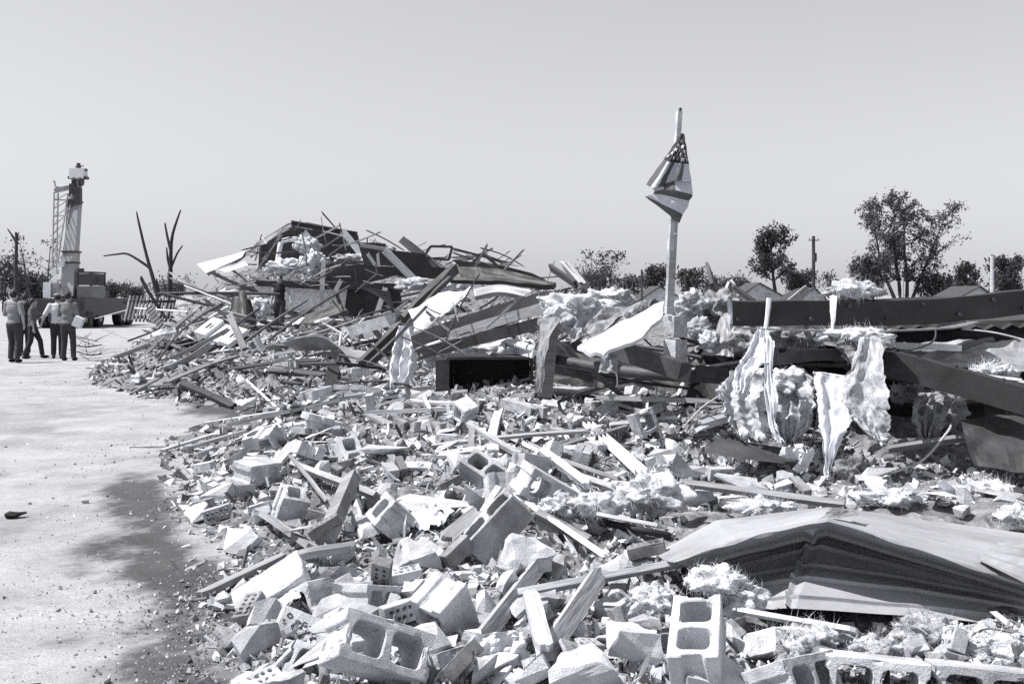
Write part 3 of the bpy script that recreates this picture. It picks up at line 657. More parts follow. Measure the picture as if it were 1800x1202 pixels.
# added roof deck, seen edge-on, placed to shade the cavity below it
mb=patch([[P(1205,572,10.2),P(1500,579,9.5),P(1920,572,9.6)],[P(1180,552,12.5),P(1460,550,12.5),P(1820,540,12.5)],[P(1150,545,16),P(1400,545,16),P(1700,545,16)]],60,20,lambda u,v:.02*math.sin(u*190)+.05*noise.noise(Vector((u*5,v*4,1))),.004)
one('roof_deck','dark deck added behind the long level beam to shade the cavity','roof',mb,'sheet_dark')
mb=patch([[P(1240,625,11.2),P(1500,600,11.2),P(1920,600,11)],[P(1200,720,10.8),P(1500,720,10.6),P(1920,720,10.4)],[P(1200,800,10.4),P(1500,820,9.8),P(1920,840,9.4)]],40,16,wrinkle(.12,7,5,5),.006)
one('wall_piece','dark panel added as shade deep in the cavity below the level beam','wall panel',mb,'sheet_dark')  # added backing sheet; its dark colour deepens the shade behind the hanging wool
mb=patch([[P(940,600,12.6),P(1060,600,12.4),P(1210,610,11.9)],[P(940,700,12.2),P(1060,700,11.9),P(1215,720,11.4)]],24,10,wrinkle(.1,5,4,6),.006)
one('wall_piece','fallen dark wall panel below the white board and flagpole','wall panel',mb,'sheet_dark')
mb=MB(); mb.tube(pathp([(975,632,10.6),(1080,650,10.3),(1180,660,10.0),(1260,662,9.9)],8),.055,10); one('pipe','thick dark pipe under the kinked beam below the flag','pipe',mb,'steel_worn',smooth=True)
mb=MB(); mb.beam(P(972,565,10.6),P(958,700,10.4),.13,.12,up=(1,0,0)); one('wooden_post','dark upright post right of the open box','post',mb,'wood_dark')
mb=patch([[P(950,560,10.45),P(985,555,10.3)],[P(945,620,10.35),P(962,610,10.25)],[P(943,690,10.3),P(950,690,10.25)]],10,16,wrinkle(.03,3,4,4),.004); one('paper_strip','torn pale paper hanging along the dark upright post','paper',mb,'cloth_grey')
mb=patch([[P(1015,608,9.0),P(1090,566,9.7),P(1168,529,10.2)],[P(1038,618,8.9),P(1120,580,9.5),P(1166,540,10.0)],[P(1062,622,8.85),P(1128,590,9.3),P(1165,552,9.8)]],30,12,wrinkle(.03,4,3,7),.03)
one('white_board','bright white board sloping down toward the viewer left of the flagpole','board',mb,'paper')
mb=patch([[P(1003,575,10.3),P(1060,550,10.8),P(1160,528,11.2)],[P(1002,595,10.0),P(1050,580,10.2),P(1110,560,10.4)]],24,12,wrinkle(.1,4,3,9),.004)
one('crumpled_sheet','grey crumpled sheet behind the bright white board','sheet metal',mb,'cloth_grey')
mb=patch([[P(1060,620,9.4),P(1085,622,9.4)],[P(1052,655,9.35),P(1086,655,9.3)]],8,8,wrinkle(.05,3,3,2),.004); one('paper_scrap','pale scrap hanging under the bright white board','paper',mb,'cloth_grey')
mb=patch([[P(1268,560,9.9),P(1292,530,9.8)],[P(1235,622,9.6),P(1290,628,9.5)]],10,10,wrinkle(.03,3,3,11),.006); one('metal_plate','grey plate leaning at the left end of the level beam','panel',mb,'sheet')
mb=patch([[P(1277,528,9.5),P(1297,528,9.4)],[P(1280,555,9.45),P(1292,555,9.35)],[P(1283,580,9.4),P(1285,580,9.4)]],10,10,lambda u,v:.02*math.sin(u*14),.003); one('cloth_rag','white pleated rag over the end of the level beam','rag',mb,'cloth')
# hanging cloth, straps and wool
def hang(label,l,D,amp,seed,m='cloth',name='insulation_sheet',cat='insulation',nu=26,nv=46,th=.004,folds=3,fz=-.07):
    rows=[[P(a,y,D+fz*i),P((a+b)/2,y+ (c-y)*.5,D-.02+fz*i),P(b,c,D-.16*(b-a)/60+fz*i)] for i,(a,y,b,c) in enumerate(l)]
    o=Vector((seed,seed*2,0))
    f=lambda u,v:amp*(.6*math.sin(u*folds*6.28+2*noise.noise(Vector((v*2,seed,0)))+seed)*(.5+v)+noise.noise(Vector((u*4,v*6,0))+o)+.5*noise.noise(Vector((u*11,v*14,3))+o))
    return one(name,label,cat,patch(rows,nu,nv,f,th,rag=.2 if name=='insulation_sheet' else .1),m,smooth=True)
hang('narrow white tongue of cloth dangling to a point under the level beam',[(1430,652,1500,662),(1436,690,1502,705),(1440,735,1492,745),(1447,790,1470,795),(1453,838,1457,838)],8.35,.03,1)
hang('large pale insulation sheet hanging in the centre of the cavity',[(1512,592,1546,592),(1498,640,1552,645),(1480,688,1559,705),(1500,735,1562,750),(1532,768,1558,780)],8.25,.03,2,'wool',folds=2,nu=40,nv=60)
hang('white sheet bent like a knee at the left of the hanging wool',[(1332,578,1350,580),(1310,622,1356,622),(1291,655,1326,650),(1295,690,1312,690)],8.5,.03,3,nv=60)
hang('long white strip twisting down in front of the hanging wool bundle',[(1342,590,1362,600),(1345,650,1358,660),(1343,690,1368,695),(1354,740,1363,742),(1364,776,1380,779)],8.35,.02,4,nu=18)
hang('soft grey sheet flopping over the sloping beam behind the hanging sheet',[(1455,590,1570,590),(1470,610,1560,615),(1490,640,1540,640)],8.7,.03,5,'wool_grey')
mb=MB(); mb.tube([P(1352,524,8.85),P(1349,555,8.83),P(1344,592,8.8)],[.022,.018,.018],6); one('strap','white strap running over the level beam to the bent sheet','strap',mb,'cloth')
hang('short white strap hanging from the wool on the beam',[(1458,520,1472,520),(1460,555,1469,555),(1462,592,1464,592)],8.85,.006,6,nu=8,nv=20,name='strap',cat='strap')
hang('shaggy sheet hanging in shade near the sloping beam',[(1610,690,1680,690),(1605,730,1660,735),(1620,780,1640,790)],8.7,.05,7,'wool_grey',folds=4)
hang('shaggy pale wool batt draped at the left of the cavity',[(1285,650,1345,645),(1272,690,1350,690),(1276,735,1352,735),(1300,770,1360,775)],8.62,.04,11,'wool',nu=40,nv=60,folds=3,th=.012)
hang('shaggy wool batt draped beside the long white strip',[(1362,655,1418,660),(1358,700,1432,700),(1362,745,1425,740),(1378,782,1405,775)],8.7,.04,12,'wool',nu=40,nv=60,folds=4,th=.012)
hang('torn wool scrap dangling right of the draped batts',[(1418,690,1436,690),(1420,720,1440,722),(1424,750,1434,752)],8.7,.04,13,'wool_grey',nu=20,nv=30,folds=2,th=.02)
IW='insulation_wool'
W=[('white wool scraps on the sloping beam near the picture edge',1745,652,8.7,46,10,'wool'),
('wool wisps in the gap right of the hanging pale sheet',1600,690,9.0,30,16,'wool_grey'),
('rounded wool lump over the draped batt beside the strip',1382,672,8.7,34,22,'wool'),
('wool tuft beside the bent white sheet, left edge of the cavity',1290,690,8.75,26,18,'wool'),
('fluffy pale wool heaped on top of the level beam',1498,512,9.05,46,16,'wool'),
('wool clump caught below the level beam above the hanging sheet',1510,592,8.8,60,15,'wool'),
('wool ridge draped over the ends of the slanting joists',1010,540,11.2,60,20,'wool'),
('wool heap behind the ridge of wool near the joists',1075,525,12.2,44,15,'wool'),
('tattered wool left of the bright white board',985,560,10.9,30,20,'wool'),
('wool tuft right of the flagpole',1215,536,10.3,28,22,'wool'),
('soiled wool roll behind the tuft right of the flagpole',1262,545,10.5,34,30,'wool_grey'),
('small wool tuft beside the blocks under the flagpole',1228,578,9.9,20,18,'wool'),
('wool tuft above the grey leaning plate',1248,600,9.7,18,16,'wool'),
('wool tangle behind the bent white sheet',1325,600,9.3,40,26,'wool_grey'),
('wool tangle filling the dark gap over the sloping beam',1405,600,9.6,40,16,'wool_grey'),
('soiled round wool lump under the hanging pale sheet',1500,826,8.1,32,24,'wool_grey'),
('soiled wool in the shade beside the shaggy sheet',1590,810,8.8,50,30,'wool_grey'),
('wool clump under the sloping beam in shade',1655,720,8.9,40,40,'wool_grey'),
('pale wool heap on the crossed planks in the middle',1150,868,6.7,58,30,'wool'),
('low pale wool patch left of the heap on the planks',1055,888,6.5,44,20,'wool'),
('thin wool patch below the white holed lump',985,892,6.6,36,18,'wool'),
('feathery wool in front of the left end of the roof sheet',1262,1022,4.85,50,22,'wool'),
('wool patch between the broken half block and the upright block',1150,1055,4.75,44,22,'wool'),
('pale wool behind the upright two-core block',1300,1050,4.85,40,24,'wool'),
('wool heap below the middle of the roof sheet',1420,1125,4.55,70,26,'wool'),
('wool lump right of the upright two-core block',1395,1145,4.4,30,34,'wool'),
('bright wool heap below the right half of the roof sheet',1625,1112,4.65,56,28,'wool'),
('bright wool spread at the lower corner under the roof sheet',1735,1140,4.5,75,28,'wool'),
('wool strip lying between the two lower heaps',1530,1140,4.5,50,18,'wool'),
('wool scraps trailing behind the roof sheet',1340,890,6.9,60,12,'wool'),
('wool scraps lying right of the white flat board',1735,860,7.6,50,14,'wool'),
('wool scraps left of the white flat board',1560,872,7.3,60,12,'wool'),
('wool lump on the bare strip near the picture edge',1790,905,6.9,40,14,'wool'),
('pale wool cascading from the wrecked gable',540,432,36.5,22,14,'wool'),
('pale wool slope below the wrecked gable',556,468,35.6,22,24,'wool'),
('wool on the ledge left of the gable wool slope',500,470,35.8,30,14,'wool'),
('wool caught at the foot of the fallen white post',625,455,35.8,36,8,'wool'),
('pale wool at the feet of the person in the wreck',470,585,32.0,34,18,'wool'),
('wool heap right of the person in the wreck',560,572,32.0,50,12,'wool'),
('wool drift left of the person in the wreck',455,545,33.0,20,18,'wool'),
('big pale sack of wool below the person',540,612,25.5,30,14,'wool'),
('rounded pale bundle at the foot of the twisted rail',606,634,17.5,20,22,'cloth_grey'),
('wool drift under the long sloping roof beam',800,502,20,26,8,'wool'),
('wool scraps behind the dark open box',850,612,14.5,60,14,'wool'),
('wool lump under the slanting joists',770,620,14.5,30,22,'wool'),
('wool tuft left of the dangling white ribbon',670,440,34,22,8,'wool'),
('wool heap on the mound right of the fallen post',735,500,28,40,10,'wool')]
for i,(lb,x,y,d,rx,rz,mm) in enumerate(W):
    blob(IW,lb,x,y,d,rx,rz,None,mm,i+3,sub=6 if d<7.5 else 5 if d<13 else 4,fib=800 if d<8 else 600 if d<13 else 150,amp=.6,freq=2.2 if d<20 else 3.2)
# flagpole, flag, blocks
mb=cmu('cmu_p',L=.19,W=.17,cores=1,groove=False,seed=31)
for k,(y,lb) in enumerate(((574,'upper block under the foot of the flagpole'),(616,'lower block of the pair under the flagpole'))):
    o=link(CB,mb,'mortar',None,P(1187,y,9.6),Quaternion((0,0,1),R(34+k*7))); o.scale=(.84,.84,1.0); tag(o,lb,'block')
fp=thing('flagpole','makeshift flagpole of two nailed boards standing on two blocks','flagpole',P(1178,553,9.55))
mb=MB(); mb.beam(P(1176,552,9.55),P(1184,383,9.55),.07,.04,up=(1,.4,0)); part('lower_board',mb,'wood',fp)
mb=MB(); mb.beam(P(1178,440,9.5),P(1194,196,9.5),.045,.04,up=(1,.4,0)); part('upper_board',mb,'wood',fp)
mb=MB(); mb.beam(P(1193,250,9.53),P(1196,190,9.53),.02,.02,up=(1,.4,0)); part('tip',mb,'wood_dark',fp)
mb=MB(); mb.tube([P(1176,410,9.5),P(1190,411,9.46),P(1191,412,9.56),P(1176,410,9.56)],.004,5); part('tie_wire',mb,'wire_light',fp)
def fz(l,D): return [P(1120+x/5.467,180+y/5.467,D+dz) for x,y,dz in l]
D=9.42
rowsA=[fz([(425,300,0),(432,298,0),(438,300,0),(444,302,0),(450,306,0)],D),
 fz([(345,420,.02),(380,430,-.05),(415,440,-.02),(445,445,-.06),(478,452,.0)],D),
 fz([(262,535,.02),(320,560,-.07),(370,565,-.01),(430,575,-.08),(492,582,.0)],D),
 fz([(165,680,.03),(235,705,-.08),(310,690,-.0),(400,690,-.09),(510,690,.0)],D),
 fz([(85,790,.04),(160,822,-.09),(265,795,-.01),(370,748,-.09),(520,765,.0)],D)]
rowsB=[fz([(150,832,-.02),(255,792,-.03),(370,745,-.05),(520,762,.0)],D+.03),
 fz([(165,858,-.05),(270,832,-.08),(390,850,-.10),(535,890,-.02)],D),
 fz([(150,880,-.04),(280,895,-.06),(400,925,-.07),(502,948,.0)],D),
 fz([(110,890,-.03),(280,950,-.07),(390,990,-.08),(482,1005,.0)],D),
 fz([(85,898,-.02),(255,985,-.05),(380,1045,-.07),(440,1080,.0)],D),
 fz([(80,905,.02),(285,1062,.0),(330,1110,.0),(405,1165,.02)],D)]
fl=thing('flag','tattered star and stripe flag bunched on the makeshift pole','flag',P(1180,390,9.45))
pa=patch(rowsA,48,40,wrinkle(.012,5,3,3),.001,mats=lambda u,v: (2 if v<.52 else (0 if int(u*5.999)%2==0 else 1)))
part('upper_cloth',pa,['stripe_dark','stripe_white','canton'],fl,True)
pb=patch(rowsB,40,40,wrinkle(.01,4,3,5),.001,mats=lambda u,v: ((1 if (u<.3 or u>.62) else 0) if v<.2 else (0,1,1,0)[min(3,int((v-.2)/.2))]))
part('folded_cloth',pb,['stripe_dark','stripe_white'],fl,True)
GV,GN,nu,nv=pa.grid
for v,us in ((.16,(.5,)),(.24,(.35,.72)),(.31,(.25,.52,.8)),(.38,(.2,.42,.66,.86)),(.45,(.14,.34,.55,.76,.92))):
    for u in us:
        i=int(u*nu); j=int(v*nv); k=j*(nu+1)+i; p=GV[k]-GN[k]*.006 if GN[k].y>0 else GV[k]+GN[k]*.006
        n=GN[k] if GN[k].y<0 else -GN[k]; a=n.orthogonal().normalized(); a=Vector((0,0,1))-n*n.z; a.normalize(); b_=n.cross(a)
        V=[p]+[p+(a*math.cos(q*math.pi/5)+b_*math.sin(q*math.pi/5))*(.026 if q%2==0 else .011) for q in range(10)]
        s_=MB(); s_.add(V,[(0,q+1,(q+1)%10+1) for q in range(10)]); part('star',s_,'stripe_white',fl)
# dark open box in the middle
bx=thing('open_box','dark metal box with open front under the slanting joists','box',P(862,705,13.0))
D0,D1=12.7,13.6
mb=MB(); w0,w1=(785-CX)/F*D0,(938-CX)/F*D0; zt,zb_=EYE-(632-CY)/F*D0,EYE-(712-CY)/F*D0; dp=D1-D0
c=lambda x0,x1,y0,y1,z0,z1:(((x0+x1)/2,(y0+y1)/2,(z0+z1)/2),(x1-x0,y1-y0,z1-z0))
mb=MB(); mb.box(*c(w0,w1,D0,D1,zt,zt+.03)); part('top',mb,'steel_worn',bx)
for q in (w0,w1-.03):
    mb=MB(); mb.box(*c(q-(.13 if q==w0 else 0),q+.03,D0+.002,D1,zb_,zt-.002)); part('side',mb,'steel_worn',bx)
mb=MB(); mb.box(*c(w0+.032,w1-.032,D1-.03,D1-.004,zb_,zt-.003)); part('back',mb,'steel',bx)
# ---------------------------------------------------------------- middle distance: joists, rails, cloth
def rail(label,l,w,t,m='steel',name='steel_beam',cat='beam',n=8,prof=None):
    mb=MB(); mb.ext(prof or flip(cprof(w,.02,t)),pathp(l,n*3),wob=.03); return one(name,label,cat,mb,m)
rail('twisted dark rail rising steeply from the rubble to the long roof beam',[(636,642,16.5),(690,588,16.8),(740,530,17.2),(800,472,18)],.17,.12,'steel_worn')
rail('second rail lying against the steep twisted rail',[(648,640,16.3),(700,592,16.6),(752,528,17),(790,487,17.5)],.07,.06,'steel_worn',name='steel_rail',cat='rail')
mb=patch([[P(800,468,19),P(880,474,18.8),P(978,497,18.2)],[P(790,492,18.8),P(860,494,18.6),P(972,500,18.1)]],20,6,wrinkle(.03,4,2,3),.09); one('roof_beam','long dark tapering roof beam sloping down to the right from the twisted rail','beam',mb,'steel')
rail('dark joist with a pale upper edge reaching up to the wool ridge',[(728,600,13.6),(880,548,13.0),(1002,516,12.2)],.16,.1)
rail('thin pale ledge lying along the upper dark joist',[(760,562,13.9),(870,545,13.2),(905,535,13.0)],.05,.12,'wood',name='wooden_rail',cat='rail')
pk('wide pale-faced joist slanting up to the wool ridge',797,588,13.0,994,529,12.0,.12,.06,'wood',roll=1.45,name='wooden_joist',cat='joist',split=.08)
pk('dark joist below the wide pale-faced one',735,622,13.4,975,562,12.1,.14,.08,'steel',roll=1.4,name='wooden_joist',cat='joist',split=.12)
pk('grey box beam lying level left of the steep rail',617,582,17.6,700,558,17.0,.18,.12,'concrete',roll=1.4,name='box_beam',cat='beam',split=.01)
mb=patch([[P(720,548,15.2),P(770,516,15.2),P(832,508,15)],[P(728,575,14.9),P(780,545,14.9),P(818,520,14.9)],[P(728,592,14.8),P(750,575,14.8),P(790,545,14.8)]],26,16,wrinkle(.07,4,3,4),.004); one('cloth_sheet','white crumpled sheet caught between the steep rail and the joists','sheet',mb,'cloth',smooth=True)
hang('white ribbon dangling below the crumpled sheet in front of the joists',[(700,572,722,575),(690,610,730,612),(684,650,728,648),(686,680,712,685)],14.2,.07,8,name='cloth_ribbon',cat='ribbon')
mb=patch([[P(832,508,17),P(880,500,17),P(935,510,16.6)],[P(834,520,16.6),P(880,512,16.6),P(932,522,16.4)]],20,10,lambda u,v:.12*math.sin(v*3.1),.01); one('curved_sheet','pale curved sheet lying above the upper dark joist','sheet metal',mb,'sheet',smooth=True)
mb=MB(); mb.tube(pathp([(880,622,13.0),(892,602,13.2),(940,615,12.6)],8),.05,8); one('bent_pipe','white bent pipe behind the open box','pipe',mb,'cloth',smooth=True)
pk('pale pipe lying level right of the bent pipe',900,612,13.4,952,625,12.4,.09,.09,'cloth',name='pale_pipe',cat='pipe')
for i,(x0,y0,x1,y1,lb) in enumerate(((968,470,1012,500,'dark plank poking up left of the flag trees'),(990,466,1022,502,'middle plank of three poking up by the wool ridge'),(998,464,1030,504,'rightmost of three planks poking up by the wool ridge'),(1247,474,1256,512,'dark board standing up behind the wool right of the flag'),(1284,500,1272,528,'thin plank leaning by the gabled roofs, left one of a pair'),(1287,498,1302,526,'thin plank leaning by the gabled roofs, right one of a pair'),(1418,508,1388,537,'pale board end leaning over the level beam'))):
    pk(lb,x0,y0,14,x1,y1,12.5 if i!=6 else 9.4,.2 if i==3 else .1,.04,'wood_dark' if i in(0,3) else 'wood',roll=1.2)
# ---------------------------------------------------------------- the wrecked building on the mound
def poly_panel(name,label,cat,pts,d,th,m):
    V=[P(x,y,d+ (q if q else 0)) for x,y,*r in pts for q in [r[0] if r else 0]]; n=len(V); mb=MB()
    back=[p+Vector((0,th,0)) for p in V]
    mb.add(V+back,[tuple(range(n)),tuple(range(2*n-1,n-1,-1))]+[(i,n+i,n+(i+1)%n,(i+1)%n) for i in range(n)]); return one(name,label,cat,mb,m)
poly_panel('gable_wall','dark wrecked gable wall at the top of the mound','wall',[(460,428),(512,392),(541,391),(600,403),(628,412),(634,440),(645,468),(560,470),(460,472)],38.5,.2,'sheet_dark')
mb=patch([[P(362,478,35.5),P(420,447,36.3),P(455,424,37),P(512,390,38)],[P(366,484,35.3),P(424,455,36.1),P(458,433,36.8),P(514,399,37.8)]],24,4,wrinkle(.06,5,2,2),.02); one('roof_edge','long bent roof edge strip running down from the gable peak','roof edge',mb,'sheet')
def pf(label,x0,y0,x1,y1,d,w,m='wood',t=.06,roll=1.45,name='wooden_plank',cat='plank',d1=None,**k): return pk(label,x0,y0,d,x1,y1,d1 or d,w,t,m,roll,name=name,cat=cat,**k)
pf('square post at the very peak of the wrecked gable',516,391,519,424,37.8,.13,'wood_dark',.13,name='wooden_post',cat='post')
pf('dark ridge board along the top of the gable wall',513,391,628,411,37.6,.12,'wood_dark',.3)
pf('post at the left end of the gable wall',459,428,457,472,37.4,.09,'wood_dark',.09,name='wooden_post',cat='post')
mb=MB(); mb.tube(pathp([(487,470,36.2),(491,440,36.2),(497,424,36.3),(522,420,36.6)],10),.085,8); one('bent_pipe','thick white bent duct in front of the gable','pipe',mb,'cloth',smooth=True)
pf('bright fallen post leaning across the right of the gable',602,406,650,465,36,.2,'paper',.12,name='wooden_post',cat='post')
pf('stub of bright post below the leaning one',647,466,644,495,35.4,.12,'wood',.1,name='wooden_post',cat='post')
pf('pale upright board over the dark box beam',569,456,566,512,34.6,.15,'wood',.06)
pf('lower end of the pale upright board, bent aside',566,512,562,545,34.4,.12,'wood',.05)
poly_panel('box_beam','heavy dark box beam lying level under the gable wool','beam',[(562,463),(646,466),(700,470),(702,482),(646,497),(563,494)],35.2,.3,'steel')
poly_panel('ledge_beam','dark ledge beam running behind the person in the wreck','beam',[(440,493),(560,495),(690,498),(690,508),(560,509),(455,503)],34.8,.25,'steel')
poly_panel('wall_piece','grey wall panel standing below the dark ledge beam','wall panel',[(446,503),(560,509),(640,510),(632,545),(560,548),(500,545),(470,530)],35.1,.12,'mortar')
poly_panel('wall_piece','dark panel painted as the shaded void right of the grey one under the ledge beam','wall panel',[(612,500),(700,498),(706,530),(690,560),(640,568),(606,540)],35.0,.12,'sheet_dark')  # dark colour stands in for the unlit void under the ledge
pf('pale brace leaning below the ledge beam, left one',600,492,571,546,34.2,.13,'wood',.06)
pf('pale brace leaning below the ledge beam, right one',678,505,660,558,33.5,.15,'wood',.06)
pf('thin brace crossing the grey wall panel',590,512,602,545,34.3,.1,'wood_dark',.05)
pf('thin pole slanting past the head of the person',498,490,540,462,34.8,.05,'paper',.05,name='wooden_pole',cat='pole')
pf('thin pole slanting up to the gable, upper one',545,424,598,396,36.8,.06,'wood',.05,name='wooden_pole',cat='pole')
pf('thin pole slanting up under the bright fallen post',570,434,602,412,36.6,.06,'wood',.05,name='wooden_pole',cat='pole')
pf('bent dark plank falling away from the gable centre',532,410,552,434,36.6,.3,'wood',.1)
pf('thin pale rod leaning in the left of the gable',466,458,500,398,37.0,.05,'wood',.05,name='wooden_pole',cat='pole')
poly_panel('white_roof_sheet','white corrugated roof sheet at the left of the mound','sheet metal',[(346,464),(410,448,.6),(432,440,1),(425,452,.4),(395,470),(362,480,-.4)],35.5,.05,'sheet_white')
poly_panel('white_roof_sheet','second white sheet lying below the first on the mound','sheet metal',[(376,474),(430,458,.8),(436,466,.6),(400,478),(384,480)],34.8,.05,'sheet_white')
pf('plank rising behind the mound, topmost on its right side',705,420,773,476,32,.22,'wood',.08)
fr=thing('window_frame','empty bent window frame standing on the mound skyline','frame',P(770,457,31.5))
q=[(757,433),(795,434),(789,457),(744,453)]
for i in range(4):
    a,b2=q[i],q[(i+1)%4]; mb=MB(); mb.beam(P(*a,31.5),P(*b2,31.5),.07,.09); part('frame_bar',mb,'wood_dark',fr)
tr=thing('roof_truss','small triangular truss standing on the mound skyline','truss',P(850,469,30))
for a,b2 in (((824,467),(849,447)),((849,447),(879,470)),((824,467),(879,470))):
    mb=MB(); mb.beam(P(*a,30),P(*b2,30),.08,.1); part('chord',mb,'wood_dark',tr)
poly_panel('roof_deck','dark roof deck scrap on the skyline right of the gable','roof',[(630,430),(652,426),(676,428),(678,438),(700,442),(702,468),(640,465)],33.5,.4,'sheet_dark')
poly_panel('roof_deck','dark roof deck scrap under the skyline frame','roof',[(690,440),(745,446),(760,470),(800,470),(790,492),(700,486)],31,.4,'sheet_dark')
poly_panel('roof_deck','dark roof deck scrap right of the small truss','roof',[(795,456),(826,460),(880,466),(935,480),(960,492),(930,500),(820,482)],27,.35,'sheet_dark')
pf('plank slanting down the dark scrap, left of the skyline frame',676,440,728,492,30,.2,'wood',.08)
pf('thin upright stake on the skyline, left of two',646,420,644,436,32.5,.03,'wood_dark',.03,name='stake',cat='stake')
pf('thin upright stake on the skyline, right of two',657,424,657,438,32.5,.03,'wood_dark',.03,name='stake',cat='stake')
pf('light slat on the skyline scraps right of the gable',632,431,690,440,32,.1,'wood',.05,name='wooden_batten',cat='slat')
pf('short slat standing on the scraps under the fallen post',664,445,666,468,32,.08,'wood',.05,name='wooden_batten',cat='slat')
pf('slat leaning left beside the short standing one',646,446,660,466,32,.1,'wood',.05,name='wooden_batten',cat='slat')
# left slope of the mound: sheets, boards
SL=[('grey sheet fanned out uppermost on the left slope',305,492,408,528,30,.35,'sheet'),('pale sheet lying below the uppermost on the left slope',330,505,420,540,29,.4,'sheet_white'),('dark board lying between pale sheets on the left slope',300,520,400,545,28.5,.3,'wood_dark'),('long board lying down the left slope toward the crate',310,555,362,590,25.5,.35,'plaster'),('grey board near the slatted panel on the left slope',302,480,345,512,32,.25,'sheet'),('white lath bent over the left slope',240,542,330,548,27,.08,'paper'),('dark plate lying left of the cabinet, upper',290,615,346,600,22.5,.35,'sheet_dark'),('dark plate lying left of the cabinet, lower',285,628,350,615,22,.3,'sheet_dark'),('pale sheet edge poking from the left slope',345,520,420,512,30,.18,'sheet_white'),('grey plate behind the cabinet on the slope',380,545,445,560,26,.4,'sheet'),('white lath pointing at the dark upright plate',370,560,402,540,26,.12,'paper'),('light board at the foot of the left slope',200,628,262,605,23,.14,'wood'),('long white lath at the foot of the rubble edge',190,640,330,648,22,.1,'paper')]
for lb,x0,y0,x1,y1,d,w,mm in SL: pk(lb,x0,y0,d+.6,x1,y1,d-.4,w,.03,mm,roll=.35,name='sheet_board',cat='board')
mb=patch([[P(408,522,27.5),P(426,514,27.3),P(440,522,27.3)],[P(404,545,27),P(428,540,26.9),P(448,545,27.1)],[P(402,568,26.6),P(430,570,26.6),P(454,565,26.8)]],16,12,lambda u,v:.08*math.sin(u*9)+.04*noise.noise(Vector((u*4,v*4,0))),.02); one('bent_plate','dark bent plate standing upright left of the person','sheet metal',mb,'steel_worn')
mb=patch([[P(255,545,24.6),P(275,575,23.6),P(300,598,22.8),P(345,580,22.8)],[P(268,535,25.4),P(285,565,24.4),P(305,586,23.6),P(350,572,23.4)]],50,8,lambda u,v:.03*math.sin(u*110),.01); one('curved_sheet','corrugated sheet bent into a trough at the left foot of the mound','sheet metal',mb,'sheet')
pn=thing('slatted_panel','slatted wooden panel leaning at the far left of the mound','panel',P(265,565,33))
for i in range(13):
    x=224+i*6.6; mb=MB(); mb.beam(P(x-5,564,32.6),P(x+5,521+i*.35,33.4),.09,.05); part('slat',mb,'wood_mid',pn)
for y in (530,556):
    mb=MB(); mb.beam(P(216,y+2,33.2),P(308,y,33.2),.1,.06); part('rail',mb,'wood_dark',pn)
# toppled filing cabinet, metal crate
T,q=POSE['cabinet']; cabn=thing('filing_cabinet','toppled filing cabinet with three pale drawer fronts upward','cabinet',Vector(T)); cabn.rotation_mode='QUATERNION'; cabn.rotation_quaternion=Quaternion(q)
mb=MB(); mb.box((0,0,-.02),(1.15,.55,.56)); link('body',mb.mesh('body'),'steel_worn',cabn)
for i in range(3):
    mb=MB(); mb.box((-.37+i*.37,0,.32+(.10,.02,.06)[i]),(.33,.5,.10)); dr=link('drawer_front',mb.mesh('drawer'),'sheet_white',cabn)
    mb=MB(); mb.box((-.37+i*.37,0,.375+(.10,.02,.06)[i]),(.03,.16,.03)); link('handle',mb.mesh('handle'),'steel',dr)
    mb=MB(); mb.box((-.37+i*.37+.09,0,.372+(.10,.02,.06)[i]),(.05,.12,.012)); link('label_holder',mb.mesh('holder'),'steel_worn',dr)
ct=thing('metal_crate','grey metal crate lying open beside the toppled cabinet','crate',P(440,664,20.6))
x0,x1=(386-CX)/F*20.5,(497-CX)/F*20.5; z0,z1=EYE-(668-CY)/F*20.5,EYE-(616-CY)/F*20.5
for nm,a in (('front',(x0,x1*.55+x0*.45,20.5,20.54,z0,z1)),('side',(x0-.02,x0+.02,20.55,21.1,z0,z1-.01)),('back',(x0,x1,21.1,21.14,z0,z1-.02)),('side',(x1*.55+x0*.45+.01,x1*.55+x0*.45+.05,20.56,21.08,z0,z1-.03)),('flap',(x1*.6+x0*.4,x1,20.75,20.79,z0+.1,z1-.06))):
    mb=MB(); mb.box(*c(*a)); part(nm,mb,'concrete' if nm!='back' else 'steel_worn',ct)
